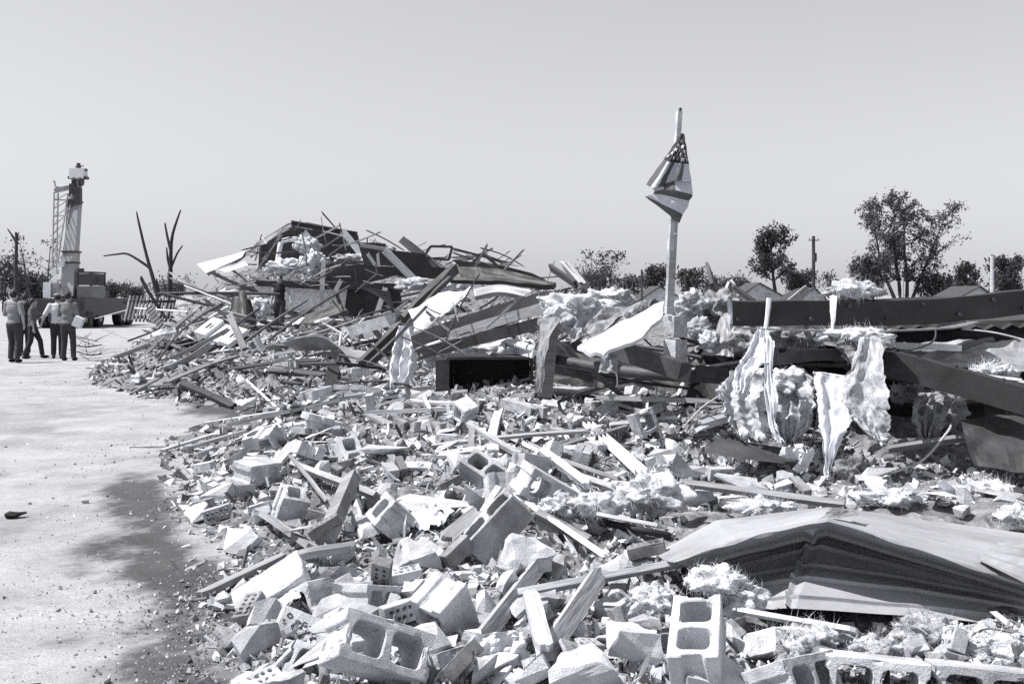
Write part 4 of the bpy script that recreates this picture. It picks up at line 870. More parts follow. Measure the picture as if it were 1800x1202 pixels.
# long bent strips and cables over the middle pile
for i,(lb,l,r_,mm) in enumerate((('light cable arching along the pile below the person',[(470,668,17),(560,640,18),(600,600,19),(640,560,20)],.025,'wire_light'),('grey hose looping at the foot of the steep rail',[(480,600,22),(560,585,22),(640,610,20)],.04,'steel_worn'),('thin bright cable across the middle pile',[(560,652,17),(590,632,17.5),(600,585,18)],.02,'wire_light'),('dark hose lying along the far rubble edge',[(500,650,18),(560,662,17.4),(620,640,17.6)],.04,'wire'),('dark cable looping under the level beam at right',[(1645,578,8.85),(1640,600,8.8),(1600,615,8.75),(1570,612,8.75)],.009,'wire'),('pale cane arching over the ground under the sloping beam',[(1562,832,7.9),(1620,810,8.1),(1665,760,8.3),(1672,745,8.4)],.010,'wire_light'),('thin wire running from the wool to the left edge of the cavity',[(1200,752,8.9),(1235,715,8.9),(1275,690,8.8)],.006,'wire_light'),('thin pale wire arching at the lower right corner',[(1722,1180,4.3),(1702,1140,4.45),(1715,1112,4.5),(1745,1105,4.5),(1800,1118,4.5)],.0035,'wire'),('thin wire hanging below the white board by the flagpole',[(1063,622,9.2),(1056,650,9.2),(1082,655,9.2),(1085,680,9.2)],.006,'wire_light'),('dark wire sagging in front of the far rubble',[(420,725,14.4),(500,702,14.8),(620,725,13.8)],.008,'wire'),('thin wire hanging from the level beam at the picture edge',[(1690,578,9.0),(1750,585,8.9),(1810,600,8.8)],.007,'wire_light'))):
    mb=MB(); mb.tube(pathp(l,16),r_,6); one('cable',lb,'cable',mb,mm,smooth=True)
# ---------------------------------------------------------------- variants of loose rubble
def cut(*a): return a
VAR={}
VAR['brick']=[(brickm('brick_ten_hole',10,1),'brick'),(brickm('brick_three_hole',3,2),'brick'),(brickm('brick_solid',0,3),'brick'),(brickm('brick_half',10,4,[((.01,0,0),(1,.3,.2))]),'brick'),(brickm('brick_bat',0,5,[((.03,0,0),(1,-.4,.3)),((-.06,0,0),(-1,.3,.4))]),'brick'),(brickm('brick_mortared',0,6,L=.2,W=.1,H=.075),'mortar')]
VAR['concrete_block']=[(cmu('cmu_whole',seed=41),'concrete'),(cmu('cmu_half',L=.19,cores=1,seed=42),'concrete'),(cmu('cmu_broken',seed=43,cuts=[((.05,0,0),(1,.4,.2))]),'concrete'),(cmu('cmu_shard',seed=44,cuts=[((-.02,0,0),(1,.2,0)),((0,.01,0),(.2,1,.1))]),'concrete_white')]
VAR['concrete_chunk']=[(chunk_mesh('chunk',s,50+i,n,.12),m) for i,(s,n,m) in enumerate([((.16,.12,.09),12,'concrete'),((.12,.11,.10),14,'mortar'),((.2,.13,.06),12,'concrete'),((.1,.08,.07),10,'concrete_white'),((.22,.16,.12),14,'concrete'),((.14,.06,.05),10,'mortar'),((.1,.1,.04),9,'concrete_white'),((.18,.1,.1),8,'concrete')])]
VAR['wooden_plank']=[(plank_mb(l,w,t,70+i,.05,b_).mesh('plank'),m) for i,(l,w,t,b_,m) in enumerate([(.7,.09,.035,0,'wood'),(1.1,.09,.03,.01,'wood'),(1.6,.12,.03,.02,'wood'),(2.4,.14,.04,.04,'wood'),(.45,.05,.02,0,'wood'),(1.9,.2,.03,.03,'wood_dark'),(1.3,.05,.04,0,'wood'),(3.0,.1,.05,.03,'wood_dark'),(.9,.14,.02,.02,'wood')])]
VAR['plaster_slab']=[(chunk_mesh('slab',s,90+i,n,.12),m) for i,(s,n,m) in enumerate([((.35,.28,.03),14,'plaster'),((.25,.18,.025),10,'plaster'),((.5,.3,.04),16,'plaster'),((.22,.2,.02),8,'paper'),((.4,.12,.03),9,'plaster'),((.3,.3,.05),12,'concrete')])]
VAR['sheet_strip']=[(patch([[Vector((-l/2,-w/2,0)),Vector((0,-w/2,b_)),Vector((l/2,-w/2,-b_))],[Vector((-l/2,w/2,0)),Vector((0,w/2,b_*.6)),Vector((l/2,w/2,b_))]],14,4,wrinkle(.02,4,2,i),.003).mesh('strip'),m) for i,(l,w,b_,m) in enumerate([(1.2,.3,.12,'sheet'),(.8,.2,.08,'sheet_white'),(1.6,.12,.2,'sheet'),(.9,.5,.1,'sheet_dark'),(1.8,.4,.2,'sheet')])]
def lump(seed,nx,nz):
    r=random.Random(seed); mb=MB()
    for k in range(nz):
        for i in range(nx-(r.random()<.5)):
            mb.box((i*.21-(nx-1)*.105+(k%2)*.1+r.uniform(-.008,.008),r.uniform(-.012,.012),k*.075-(nz-1)*.037),(.2*r.uniform(.8,1),.1,.064),Matrix.Rotation(r.gauss(0,.03),3,'Z'))
    mb.box((0.02,.0,0),((nx-.5)*.2,.082,(nz-1)*.075+.03)); return mb.mesh('lump')
VAR['mortared_bricks']=[(lump(1,2,2),'brick'),(lump(2,2,3),'brick'),(lump(3,3,2),'mortar'),(lump(4,1,3),'mortar')]
LOOSE={
'concrete_chunk':[6,-865,7457,124,159,399,892,-137,42,
6,-553,5339,112,38,817,-566,94,88,
3,55,6380,232,186,-620,660,380,48,
3,1956,4330,176,952,67,65,288,105,
0,-2471,8576,17,47,104,160,979,86,
1,-3,4459,153,24,427,-97,-898,105,
6,-722,6597,184,240,-948,205,19,68,
4,-399,6244,217,412,141,-333,835,47,
2,-606,4580,112,145,-739,-571,-324,41,
3,354,7037,246,373,-110,919,41,103,
4,-303,7568,206,4,-501,839,206,86,
1,1668,4450,146,187,348,-59,-915,41,
1,258,8322,272,713,-231,218,-624,71,
1,-1868,7046,23,484,370,72,-788,81,
5,-1450,5717,12,97,161,953,-234,93,
5,-39,7999,229,283,-486,766,-309,107,
1,-692,5466,119,184,441,-618,623,59,
5,1850,4667,149,276,-520,-719,367,48,
1,-100,4466,183,379,-535,683,-318,76,
2,-67,7052,252,243,890,242,297,116,
7,1158,4325,113,381,504,-715,-296,56,
6,-667,5762,121,106,-227,965,-60,94,
6,-1121,4189,6,848,47,-157,501,45,
2,-982,7178,161,27,-635,-759,-134,49,
4,2031,8016,310,192,835,499,-122,91,
6,969,7737,161,5,-419,901,-102,119,
5,1053,4635,109,461,149,75,870,111,
5,943,4826,124,168,-981,13,80,83,
4,598,4699,112,52,985,129,-91,48,
5,-41,5650,139,122,-470,871,-65,42,
6,-1052,4887,85,963,-121,-101,-214,61,
7,-570,4748,158,698,-448,-332,446,87,
0,995,4370,99,277,199,82,935,41,
7,-715,4616,103,80,276,817,499,82,
1,-1692,6321,14,514,-220,307,769,49,
3,-1723,8347,111,189,654,714,-156,90,
3,-1126,5828,96,948,35,99,298,108,
4,-269,3985,137,902,142,-145,-378,105,
4,1752,4395,177,984,-75,-6,156,83,
4,-681,4732,160,277,223,931,-74,115,
7,-1019,4917,89,834,-425,197,-287,43,
0,548,4596,108,863,285,-129,394,61,
3,608,4783,125,439,-446,-765,142,101,
1,-1548,5805,21,197,-317,205,904,74,
6,1954,4743,155,795,-90,-279,529,65,
0,1951,4263,147,970,106,-68,202,41,
3,706,8424,253,404,-59,202,889,70,
2,51,4748,138,841,-23,-78,533,90,
3,-154,5310,136,83,-284,921,-250,97,
0,425,4896,146,751,335,-33,567,65,
1,-816,5052,110,96,391,-130,-905,74,
4,479,7030,255,781,-176,-252,542,112,
7,-2289,8545,16,548,572,421,440,70,
6,1918,4275,149,499,741,91,438,42,
0,549,4753,108,29,-56,997,12,44,
2,-883,5709,114,639,-177,-90,742,62,
2,-843,4729,120,223,689,-688,-29,69,
5,885,4480,124,291,-140,-128,-937,85,
5,1749,4716,159,44,-38,115,991,69,
5,-240,6451,178,73,101,124,983,72,
7,-294,4180,114,406,698,-455,-372,66,
6,2490,8271,254,756,14,-261,599,44,
1,-157,5242,147,378,291,-859,-181,86,
3,607,4581,110,399,249,880,-34,61,
6,271,5378,127,657,428,-522,-333,41,
7,-497,4677,167,523,-374,-492,585,108,
3,-221,4407,123,20,688,-724,-29,96,
7,-274,7815,196,346,637,439,529,57,
4,-68,5617,166,62,-594,800,-29,41,
1,222,5316,144,720,-243,242,602,80,
0,-1039,4170,12,110,114,153,974,61,
0,-59,4352,189,41,103,990,-75,115,
5,-49,7713,181,50,-69,-832,546,84,
3,-1751,8184,98,125,-422,872,209,55,
3,658,5525,175,112,-548,-99,-822,79,
7,-507,5618,174,109,129,464,-869,111,
0,-268,4254,145,570,572,-567,-155,42,
1,-1280,4932,90,298,-197,-709,606,108,
5,71,4634,128,241,307,915,-90,89,
0,557,5450,200,921,216,75,313,106,
5,609,5819,199,787,261,154,535,80,
2,-1147,6196,105,109,878,-448,123,49,
3,989,4626,96,257,78,961,42,79,
4,-1709,7389,153,528,-211,199,797,91,
6,-801,7149,157,708,-113,-111,-687,46,
1,1063,7646,188,516,-192,-195,810,59,
2,-1278,6089,93,11,-386,919,66,90,
3,-1100,7771,145,238,357,902,19,64,
1,-860,7527,149,462,464,-702,-276,71,
0,942,7792,173,17,-151,-260,-953,86,
0,-787,7575,168,822,-443,-8,-354,73,
7,-396,5685,151,196,409,724,518,60,
7,-108,8504,223,498,863,-62,-41,109,
4,-1086,4505,30,968,217,7,-120,76,
1,1041,4511,104,438,376,-120,-807,46,
7,-196,5592,149,295,656,519,459,80,
1,1353,4654,163,109,2,-437,891,94,
0,-265,5214,155,291,-339,-793,410,91,
2,-161,7499,183,20,-131,-987,-79,105,
1,-190,7298,239,379,906,72,166,86,
4,-971,5876,130,45,-30,282,957,109,
2,-930,5647,125,58,940,230,242,117,
6,2377,8205,263,960,7,-49,272,41,
5,-1523,6019,31,354,-123,924,63,81,
7,-823,5368,75,104,165,-786,-584,63,
5,-1499,6330,47,963,224,-141,17,71,
3,-396,5206,143,974,-81,-118,-169,93,
6,644,4255,148,216,-881,-419,-9,49,
7,-945,4405,22,521,743,138,394,86,
7,474,7247,186,431,735,420,310,108,
1,57,8161,259,395,209,-809,-379,95,
0,73,4187,193,139,953,56,259,104,
3,530,4815,134,832,68,-39,547,95,
2,982,4559,94,138,127,-978,-78,69,
4,1176,4581,131,165,-579,797,-24,81,
5,-1302,7660,146,818,306,-24,-484,116,
2,-1429,7059,143,888,-290,283,-212,82,
4,-1741,6923,68,135,-12,-388,911,121,
5,11,6740,219,417,-611,600,-301,43,
6,-785,4909,105,16,292,944,-144,46,
7,-768,5616,101,109,45,-747,-653,79,
6,-919,4145,47,550,48,-169,-816,94,
6,2256,4686,187,27,240,-959,140,117,
2,57,6497,256,187,-220,-951,-99,47,
1,341,5339,155,420,160,-542,-709,93,
0,-1174,9833,284,974,33,6,-218,95,
3,1601,13061,778,770,-199,-131,-591,63,
4,1284,11545,559,522,190,-164,-814,68,
2,379,12110,583,25,988,-30,144,104,
3,1316,8920,424,750,171,-2,-637,164,
4,-884,10773,348,909,411,-1,-44,96,
4,768,9622,470,536,127,-134,-822,71,
0,-3360,13637,43,260,914,26,307,102,
1,62,11468,494,485,-204,240,814,147,
7,844,7710,180,897,-394,118,-155,95,
4,618,13063,674,794,200,-192,-539,87,
7,-2464,8927,-2,502,757,330,254,66,
1,-48,8642,297,321,314,164,-877,154,
6,-2418,8753,18,487,119,-113,856,157,
5,-2442,15416,198,7,895,429,110,124,
6,-1208,10175,286,625,-65,-31,-776,123,
2,897,10560,407,941,-1,28,336,85,
7,-523,7712,188,423,527,-610,-412,113,
4,-989,9729,292,422,50,-57,-902,126,
7,476,14198,710,535,824,-105,147,139,
0,-1475,14846,390,182,157,-925,-292,69,
0,-985,12239,473,922,142,-167,317,163,
5,-2099,12269,350,940,247,-146,181,91,
5,-431,9341,285,937,97,43,331,62,
0,166,14941,653,840,100,45,529,81,
0,185,8265,274,821,91,-123,-548,135,
2,-2282,9937,203,232,113,108,-959,145,
6,792,7971,185,95,-684,722,-24,166,
1,410,8157,260,760,327,81,-554,95,
5,736,14637,772,93,246,751,-604,70,
5,-2867,11540,182,145,-184,177,955,141,
2,363,13036,610,28,-742,-617,-256,98,
6,-561,13960,525,54,276,955,-89,80,
2,-1882,13949,290,173,780,490,346,146,
7,1099,7439,191,136,305,832,441,119,
4,1031,8756,344,912,-148,103,-366,66,
3,-2932,13034,190,271,900,334,-57,142,
5,-432,11204,450,22,-875,-436,204,112,
1,-1636,13443,417,47,-423,131,894,170,
4,-2280,7863,72,808,266,-145,-504,114,
2,-233,13051,958,494,-26,-3,-868,91,
1,276,8416,301,418,-261,223,840,146,
7,-1862,10490,289,189,-298,-518,778,119,
5,-383,15286,618,161,-579,797,32,131,
4,-2277,8393,114,142,-858,-485,-80,133,
4,-1159,8668,255,467,-67,25,880,65,
5,-2965,10871,76,45,150,-67,-984,126,
6,1379,10013,383,39,-833,-549,-46,102,
1,-433,8455,322,500,187,334,776,167,
0,-2416,11397,228,52,115,991,-24,59,
3,519,12052,600,206,-614,419,-635,145,
5,-428,10733,354,25,-988,122,78,84,
0,-1266,8396,222,814,236,-69,524,64,
5,-216,11440,456,213,-96,-163,-958,87,
7,-1920,10450,255,435,554,482,519,126,
3,674,10717,403,126,928,288,-195,165,
5,1654,11562,614,23,994,-87,-48,126,
2,-1011,13285,907,555,794,-241,41,70,
6,-724,14395,489,318,52,-44,945,154,
4,-225,9476,308,991,45,-6,116,106,
3,-874,8307,191,459,153,872,56,63,
6,-1731,10817,259,364,-177,29,-913,64,
4,-905,11829,439,157,-917,-363,-10,64,
4,-2128,12627,408,959,-133,-221,-109,149,
0,1579,8451,280,975,177,-127,16,59,
5,-2590,11388,209,195,-65,-77,-975,70,
4,73,8289,319,745,-113,1,656,128,
5,127,13235,945,169,-455,-747,453,85,
7,-321,9693,257,575,806,65,114,107,
6,-3068,10714,8,444,-160,-36,-880,64,
0,-2130,9242,103,384,60,-64,-918,70,
4,-1646,7628,134,447,6,-202,-870,119,
0,1407,11635,591,856,227,-223,405,100,
5,26,9014,333,891,307,-145,-299,151,
3,781,10713,380,179,453,849,-203,65,
3,1025,13044,729,11,-844,-493,206,135,
0,1300,8732,364,320,327,-9,888,65,
5,-2877,15117,19,833,193,41,515,118,
3,-1883,8238,95,49,944,247,-211,136,
0,1391,8214,296,245,3,-157,-956,140,
3,-1032,7811,198,195,319,-212,902,159,
0,-1553,8646,257,533,-709,226,-401,148,
5,-1646,9771,245,22,-44,207,976,80,
7,885,7608,157,649,744,68,138,107,
5,-185,11651,493,792,213,76,-565,66,
2,-798,11745,451,993,-54,-73,58,162,
6,1238,13814,811,935,-92,-190,-280,85,
7,152,9798,384,550,-245,239,-760,146,
3,-1420,8702,212,202,110,972,25,66,
2,168,8761,306,314,49,176,-931,124,
6,1872,7818,225,247,-501,821,-114,82,
1,3438,7593,298,187,751,500,386,59,
6,3118,7982,314,62,-630,-766,101,153,
7,2177,7504,184,266,439,629,582,89,
6,1409,8394,270,10,282,949,-131,82,
7,2126,7801,245,199,236,-713,-628,125,
4,1208,8165,425,258,-951,132,-98,63,
5,1700,7822,223,966,227,43,109,92,
0,2321,7480,183,929,257,-57,257,90,
5,2043,7536,193,516,-761,-265,285,113,
2,-2554,15960,326,171,-8,-194,965,88,
2,-2134,16403,458,14,458,-887,-41,113,
0,-4592,18242,334,918,252,-171,-251,103,
0,-2316,14980,98,858,305,-344,-225,69,
5,-6992,28722,366,976,171,-125,20,116,
1,-5099,23030,788,659,-175,-213,698,103,
4,-2578,22465,946,901,-207,-13,-377,113,
0,-4790,17877,222,941,115,-293,-119,93,
7,-5507,19536,452,365,703,-477,-378,112,
6,-1945,22929,840,121,47,990,-38,149,
4,-2272,16972,603,231,-370,890,122,99,
3,-2823,21161,911,314,-617,651,309,69,
1,-2468,13584,216,224,-834,481,-143,65,
7,-4699,23087,833,527,719,-427,-147,136,
2,-4990,22038,770,887,77,115,-439,92,
3,-2442,20541,916,87,879,-188,-428,103,
7,-10990,33781,163,4,17,-773,-632,63,
1,-5326,18678,317,267,-423,202,841,142,
6,-4810,17164,126,536,39,-63,-839,166,
3,-2500,16744,471,140,356,383,-840,95,
4,-3939,15946,65,149,-220,962,46,154,
4,-2201,19541,874,50,-12,105,992,67,
4,-2450,14670,117,569,-332,-287,694,131,
2,-4667,25678,927,195,-801,424,-372,166,
7,-7183,19529,-5,369,590,-635,-333,146,
7,-4749,25504,853,82,-44,-845,-525,111,
7,-5461,32380,513,501,857,-94,64,119,
6,-4396,19815,668,226,-556,797,45,134,
5,-2712,16667,477,697,191,75,685,130,
1,-3255,21133,920,380,-129,-701,587,129,
4,-5764,22131,770,63,-946,294,-108,118,
1,-4563,25039,879,800,-96,346,479,60,
1,-6089,29546,464,548,-229,290,749,98,
5,-2655,24676,785,36,-743,654,131,69,
7,-1165,14882,435,149,217,658,-704,68,
4,-4,7282,229,541,592,565,-190,80,
0,-861,6539,209,643,-23,12,764,131,
4,-488,5103,168,468,67,-270,-838,81,
4,-101,7835,257,510,660,-307,-456,127,
0,-323,6352,218,399,-182,136,-887,103,
4,-106,5173,146,243,-850,105,454,86,
7,-1013,4644,76,568,224,30,-790,133,
4,-6,5513,247,587,-181,-222,-756,87,
4,2694,7970,283,535,69,-95,836,106,
4,-721,4878,176,955,-283,-73,36,111,
2,-113,4184,196,518,627,423,397,98,
7,551,5266,161,415,491,614,-455,128,
2,411,4768,133,125,599,787,-71,84,
2,268,6720,291,527,63,-49,845,128,
2,-540,4549,211,426,-528,-416,-604,88,
4,846,4498,180,437,441,-599,-504,123,
2,-1079,6223,141,102,718,186,-662,102,
0,-976,6990,198,183,29,72,-979,84,
4,-576,5144,131,578,61,746,-322,90,
2,-966,6160,187,28,230,-631,-739,85,
7,-1030,5704,173,613,245,534,526,107,
4,-987,4261,75,160,-436,-771,433,114,
4,-375,4540,196,245,39,838,484,107,
2,-1131,4831,117,112,403,-638,-646,123,
4,674,5767,227,520,25,-37,-852,119,
2,-895,5318,112,89,-536,825,149,120,
0,-176,6465,233,338,-431,716,430,133,
4,702,7499,195,3,-766,-632,105,133,
4,-952,7898,178,472,-186,815,276,124,
4,119,4997,224,428,875,219,45,109,
0,-152,7145,225,686,-395,587,165,82,
4,509,5529,244,273,858,415,120,119,
0,-499,5308,210,46,786,615,-16,108,
2,-804,5426,144,735,-645,117,-166,126,
2,97,7719,236,724,641,209,138,103,
4,-1194,5259,104,774,576,136,223,93,
0,-1277,5891,98,700,178,-7,-690,95,
0,-30,5354,240,389,457,788,128,102,
0,-1837,7857,126,34,-986,-153,-25,112,
7,1035,7884,223,207,-856,-463,-84,102,
7,-924,7648,179,8,829,-546,-117,102,
4,362,7853,248,91,-107,986,71,100,
4,1101,7723,238,164,-857,465,145,95,
2,-1140,7930,192,617,-53,39,-783,127,
7,3042,7506,316,43,-332,-15,-941,103,
4,1114,7908,225,60,-282,939,181,133,
4,2572,7318,259,774,-80,-73,-622,127,
4,2598,7731,288,518,-601,495,-352,98,
0,3108,7401,257,521,-562,517,379,128],
'brick':[4,-907,4380,88,6,896,437,67,100,
5,1064,4539,190,755,433,-416,-258,100,
3,1258,4395,132,220,673,490,-507,100,
2,694,4639,170,3,-764,643,-29,100,
0,-682,4419,142,83,-266,935,-215,100,
0,-2333,8182,77,80,743,661,43,100,
3,673,7082,201,362,-744,194,525,100,
3,960,4749,127,18,684,426,-591,100,
1,85,7881,251,110,-526,-839,72,100,
0,-733,5544,140,142,21,84,-985,100,
3,36,4630,160,427,347,827,-109,100,
3,-42,5799,175,539,222,659,-473,100,
0,1923,4517,203,610,144,-56,-776,100,
1,-424,5281,147,991,-37,-9,122,100,
5,-263,6813,259,545,336,470,606,100,
4,505,5349,182,4,14,940,-339,100,
0,1825,4496,220,310,-642,510,-479,100,
4,1786,4657,188,294,-60,-250,919,100,
3,528,4502,116,441,408,558,-571,100,
0,-1096,6311,303,253,-118,959,30,100,
1,709,5526,212,712,120,75,686,100,
3,1139,4393,147,1,533,-835,127,100,
0,-264,4492,148,901,-181,-72,384,100,
4,-813,7247,317,705,-373,123,-589,100,
2,-305,5958,237,602,656,112,440,100,
2,-356,5098,173,484,-74,66,-868,100,
0,-505,4944,206,165,258,-683,-661,100,
4,1685,4517,169,390,649,626,-182,100,
0,-577,5688,180,74,-986,-132,-60,100,
1,-1194,4318,34,211,-1,-5,976,100,
4,525,6591,234,565,622,515,-162,100,
3,-1375,8514,222,155,686,415,-576,100,
2,-730,4609,167,956,-82,27,-278,100,
0,-1303,5361,101,758,28,-218,613,100,
3,-1859,7166,25,760,-141,631,52,100,
3,282,4565,165,98,234,-966,-7,100,
0,-1039,4427,58,14,-356,913,194,100,
3,-1750,7007,26,579,-656,412,251,100,
5,-350,5515,169,865,-37,126,-483,100,
1,1562,8126,315,618,764,148,103,100,
0,709,5701,315,62,-123,5,989,100,
0,-657,5440,244,612,-261,427,611,100,
1,-356,7715,230,78,206,708,669,100,
2,-188,4190,242,731,-325,-245,546,100,
2,790,8259,251,817,52,74,-568,100,
5,1287,11716,618,709,437,-351,-425,100,
0,-3114,10968,61,924,45,-144,350,100,
2,-1383,8763,279,0,112,-20,-992,100,
4,-1449,9961,325,460,579,407,-534,100,
2,1390,7670,208,68,424,900,53,100,
2,1864,14264,932,343,-236,629,-655,100,
3,-1791,13545,350,17,969,233,-61,100,
2,2116,12371,742,162,-970,154,-85,100,
5,-1053,12494,473,7,429,-902,17,100,
5,1244,11307,529,149,-919,355,-73,100,
1,-2688,10539,114,356,120,-77,-922,100,
5,-67,8004,289,611,-165,24,773,100,
2,-2605,10039,118,147,-31,987,35,100,
2,-457,9634,293,103,-961,252,6,100,
5,2037,15147,825,102,874,-472,40,100,
2,-958,8528,278,821,76,59,-561,100,
1,-425,15416,645,66,-175,981,8,100,
4,-2335,8481,53,259,-588,749,157,100,
0,-2229,12129,374,193,70,-182,-960,100,
2,-1261,11483,363,273,-34,1,960,100,
4,-245,8494,306,486,451,334,-668,100,
4,-3268,13406,69,577,-559,-458,378,100,
4,-3300,15245,37,788,33,26,613,100,
0,1499,10549,494,720,-144,-90,672,100,
1,-2518,9814,175,160,262,-69,-948,100,
2,1246,7795,253,232,-843,-480,-60,100,
4,-2031,11292,272,38,784,-31,-617,100,
1,-1832,9629,248,777,-119,-36,615,100,
5,535,9012,357,272,-42,82,-957,100,
4,-948,10582,369,203,-61,673,-707,100,
4,-2403,10049,192,180,-69,-116,-973,100,
4,449,8775,354,70,652,-722,-218,100,
1,2354,12277,746,981,161,-95,-24,100,
4,222,13457,971,770,32,27,636,100,
5,1309,7560,247,981,91,-161,-22,100,
4,461,13021,646,676,396,616,76,100,
2,458,7753,245,12,-87,-713,694,100,
4,-1563,9717,292,23,-948,290,-116,100,
3,1116,8218,305,103,188,-646,-732,100,
3,1064,11643,521,228,-803,47,547,100,
2,-2081,10690,318,46,948,-311,-27,100,
1,-3320,13007,98,187,935,296,20,100,
1,-1753,9020,177,96,-649,749,-75,100,
1,2818,19068,480,207,-328,-920,29,100,
5,-1714,10590,313,556,-514,453,-468,100,
2,-1592,8799,240,656,714,-222,-91,100,
5,-2599,10932,247,887,156,-181,393,100,
0,-1423,15172,466,379,127,124,-907,100,
0,-1080,11835,448,155,-954,219,128,100,
1,-3100,11601,119,134,94,4,-986,100,
4,-679,10648,353,678,699,98,198,100,
1,-2587,13614,194,255,190,-100,-942,100,
5,-603,9994,321,704,-704,72,-39,100,
0,463,10105,376,289,42,-42,955,100,
3,-787,13759,514,661,47,54,-745,100,
3,973,12481,668,391,-761,106,504,100,
2,-1311,7502,118,69,989,-75,-96,100,
3,994,8695,312,66,640,613,-456,100,
3,-1774,8252,108,311,717,481,-395,100,
4,-1118,14463,420,106,876,2,-469,100,
4,-461,9895,287,223,960,150,-62,100,
3,-1271,12063,402,534,-126,-128,825,100,
0,-2108,7732,95,678,709,3,190,100,
1,-435,9450,297,844,-146,-32,-513,100,
2,-1107,10768,377,252,341,562,709,100,
3,-2936,10263,38,450,-393,801,-11,100,
2,-2022,9473,208,579,614,324,425,100,
4,-489,8603,315,955,-73,-102,267,100,
2,-3766,12948,68,240,166,-103,-950,100,
3,-1492,8890,233,603,308,682,-274,100,
5,-2372,14063,169,388,167,612,667,100,
5,-2218,11299,284,90,-102,-39,989,100,
0,-875,8546,295,297,491,473,667,100,
4,816,11488,530,617,0,46,-785,100,
0,-1351,12219,409,27,559,-826,-52,100,
0,-1086,9565,304,401,-242,-692,548,100,
3,1744,13684,825,316,-816,266,403,100,
4,1030,8924,360,628,-169,-40,758,100,
2,76,8518,290,924,108,-62,-359,100,
3,-920,9317,311,125,-857,-54,495,100,
0,-2331,8925,61,970,75,-126,191,100,
2,1169,10938,451,993,-91,38,-36,100,
2,-964,7487,180,572,620,-377,-381,100,
3,-547,11009,437,963,175,-47,-193,100,
3,1771,7753,200,421,485,697,-317,100,
0,1277,12588,716,329,182,103,-920,100,
1,-487,8203,228,304,161,-26,-937,100,
2,-1881,12318,392,385,119,-13,914,100,
1,850,11303,517,516,-62,-20,853,100,
5,-162,9067,352,722,32,56,-688,100,
3,-2670,12549,289,651,-552,492,168,100,
5,-1497,13242,443,972,-58,-4,225,100,
2,419,9220,354,192,348,-703,-588,100,
4,2560,8016,306,119,-583,-799,-73,100,
3,1837,7504,211,395,178,885,-164,100,
5,2073,7436,232,968,-32,-54,238,100,
4,2404,8253,284,289,740,378,-474,100,
1,2047,7662,283,655,-438,499,-358,100,
4,1074,9010,362,77,985,-145,1,100,
5,1532,7516,220,29,-8,998,-27,100,
4,3006,7250,210,65,586,801,92,100,
3,-7689,23646,357,462,-801,234,297,100,
2,-8305,21613,36,117,-14,5,992,100,
0,-7888,28205,427,359,35,-66,929,100,
1,-5655,18689,245,990,103,-69,59,100,
0,-7132,34893,501,642,85,-72,757,100,
0,-3698,28214,672,998,0,-36,-23,100,
2,-6350,19450,238,68,400,895,182,100,
1,-5550,21802,718,299,-84,-191,930,100,
0,-2801,17085,571,196,-528,-820,95,100,
4,-4435,24621,912,717,-46,-67,691,100,
3,-5136,25429,804,133,-720,676,-69,100,
2,-5981,20772,522,371,-395,604,-583,100,
2,-2241,19395,890,586,581,-371,-422,100,
5,-2663,14709,53,698,-710,62,-62,100,
1,-9424,27782,201,77,-676,725,-92,100,
4,-1261,14011,393,614,193,752,133,100,
2,-1765,19393,902,141,731,661,79,100,
2,-3735,15595,34,0,-268,-962,0,100,
0,-1933,24468,781,112,984,-93,97,100,
5,-3430,15317,40,847,0,-1,530,100,
4,-2550,16678,483,471,-50,6,-880,100,
4,-7823,23111,320,98,-754,647,-28,100,
2,-2647,21286,972,705,591,-183,-344,100,
4,-3278,28227,675,34,262,-959,98,100,
0,-2024,18805,858,439,143,-57,-884,100,
3,-3685,15759,19,575,-419,696,87,100,
5,-8429,21752,53,252,-258,664,-653,100,
2,-4298,32313,723,47,-655,743,118,100,
3,-5012,23088,814,577,475,334,573,100,
4,-4636,18104,305,554,702,420,-143,100,
3,-2925,18013,702,323,600,587,-434,100,
1,-2903,19497,844,631,-77,44,-769,100,
3,-2127,19484,856,441,230,820,-278,100,
4,-2317,21209,871,433,366,822,-34,100,
0,-4954,17782,198,888,73,-27,-452,100,
2,-5041,29102,595,461,68,-31,-883,100,
3,-11728,33384,19,190,608,539,-549,100,
1,-8385,22964,197,691,-38,-94,714,100,
5,-4502,18054,353,849,-44,-93,516,100,
0,-4011,24319,922,9,-996,63,42,100,
5,-1237,14586,397,838,-18,-71,-539,100,
1,-4053,20305,797,73,-663,-742,-58,100,
2,-2639,17195,615,494,748,-325,-299,100,
4,-1840,17588,702,645,227,723,84,100,
1,-7548,21636,241,101,-127,41,985,100,
3,-10380,31861,164,149,729,435,-505,100,
1,-7986,21751,135,172,-274,945,-15,100,
0,-3241,15324,52,387,-111,-254,878,100,
3,-2491,14794,19,372,-775,243,446,100,
4,-2859,17229,592,76,-963,-249,44,100,
1,-6609,26411,534,22,80,-24,-995,100,
1,-4147,18765,580,690,-519,-276,420,100,
5,-10116,26983,53,56,-995,27,-66,100,
1,-6413,26998,534,844,58,-62,527,100,
1,-4218,24791,907,54,636,-767,-39,100,
0,-3873,18566,598,950,-78,-250,164,100,
5,-3069,17267,618,66,626,-763,-139,100,
1,-2346,15671,293,70,-976,-102,-173,100,
5,-2958,19080,845,551,-17,32,-833,100],
'mortared_bricks':[0,-2113,14703,273,287,-58,548,782,100,
2,101,10959,520,313,-250,-689,602,100,
3,-2847,10043,65,363,489,-597,-521,100,
2,-1881,10784,377,46,-860,-478,166,100,
1,1051,15948,762,719,-690,-48,-50,100,
3,716,9105,373,205,-225,694,-651,100,
3,359,15812,697,602,-460,-522,-389,100,
0,977,14968,807,721,-16,5,-691,100,
3,1408,10592,538,498,-690,-456,257,100,
3,337,8656,384,196,-231,-196,-932,100,
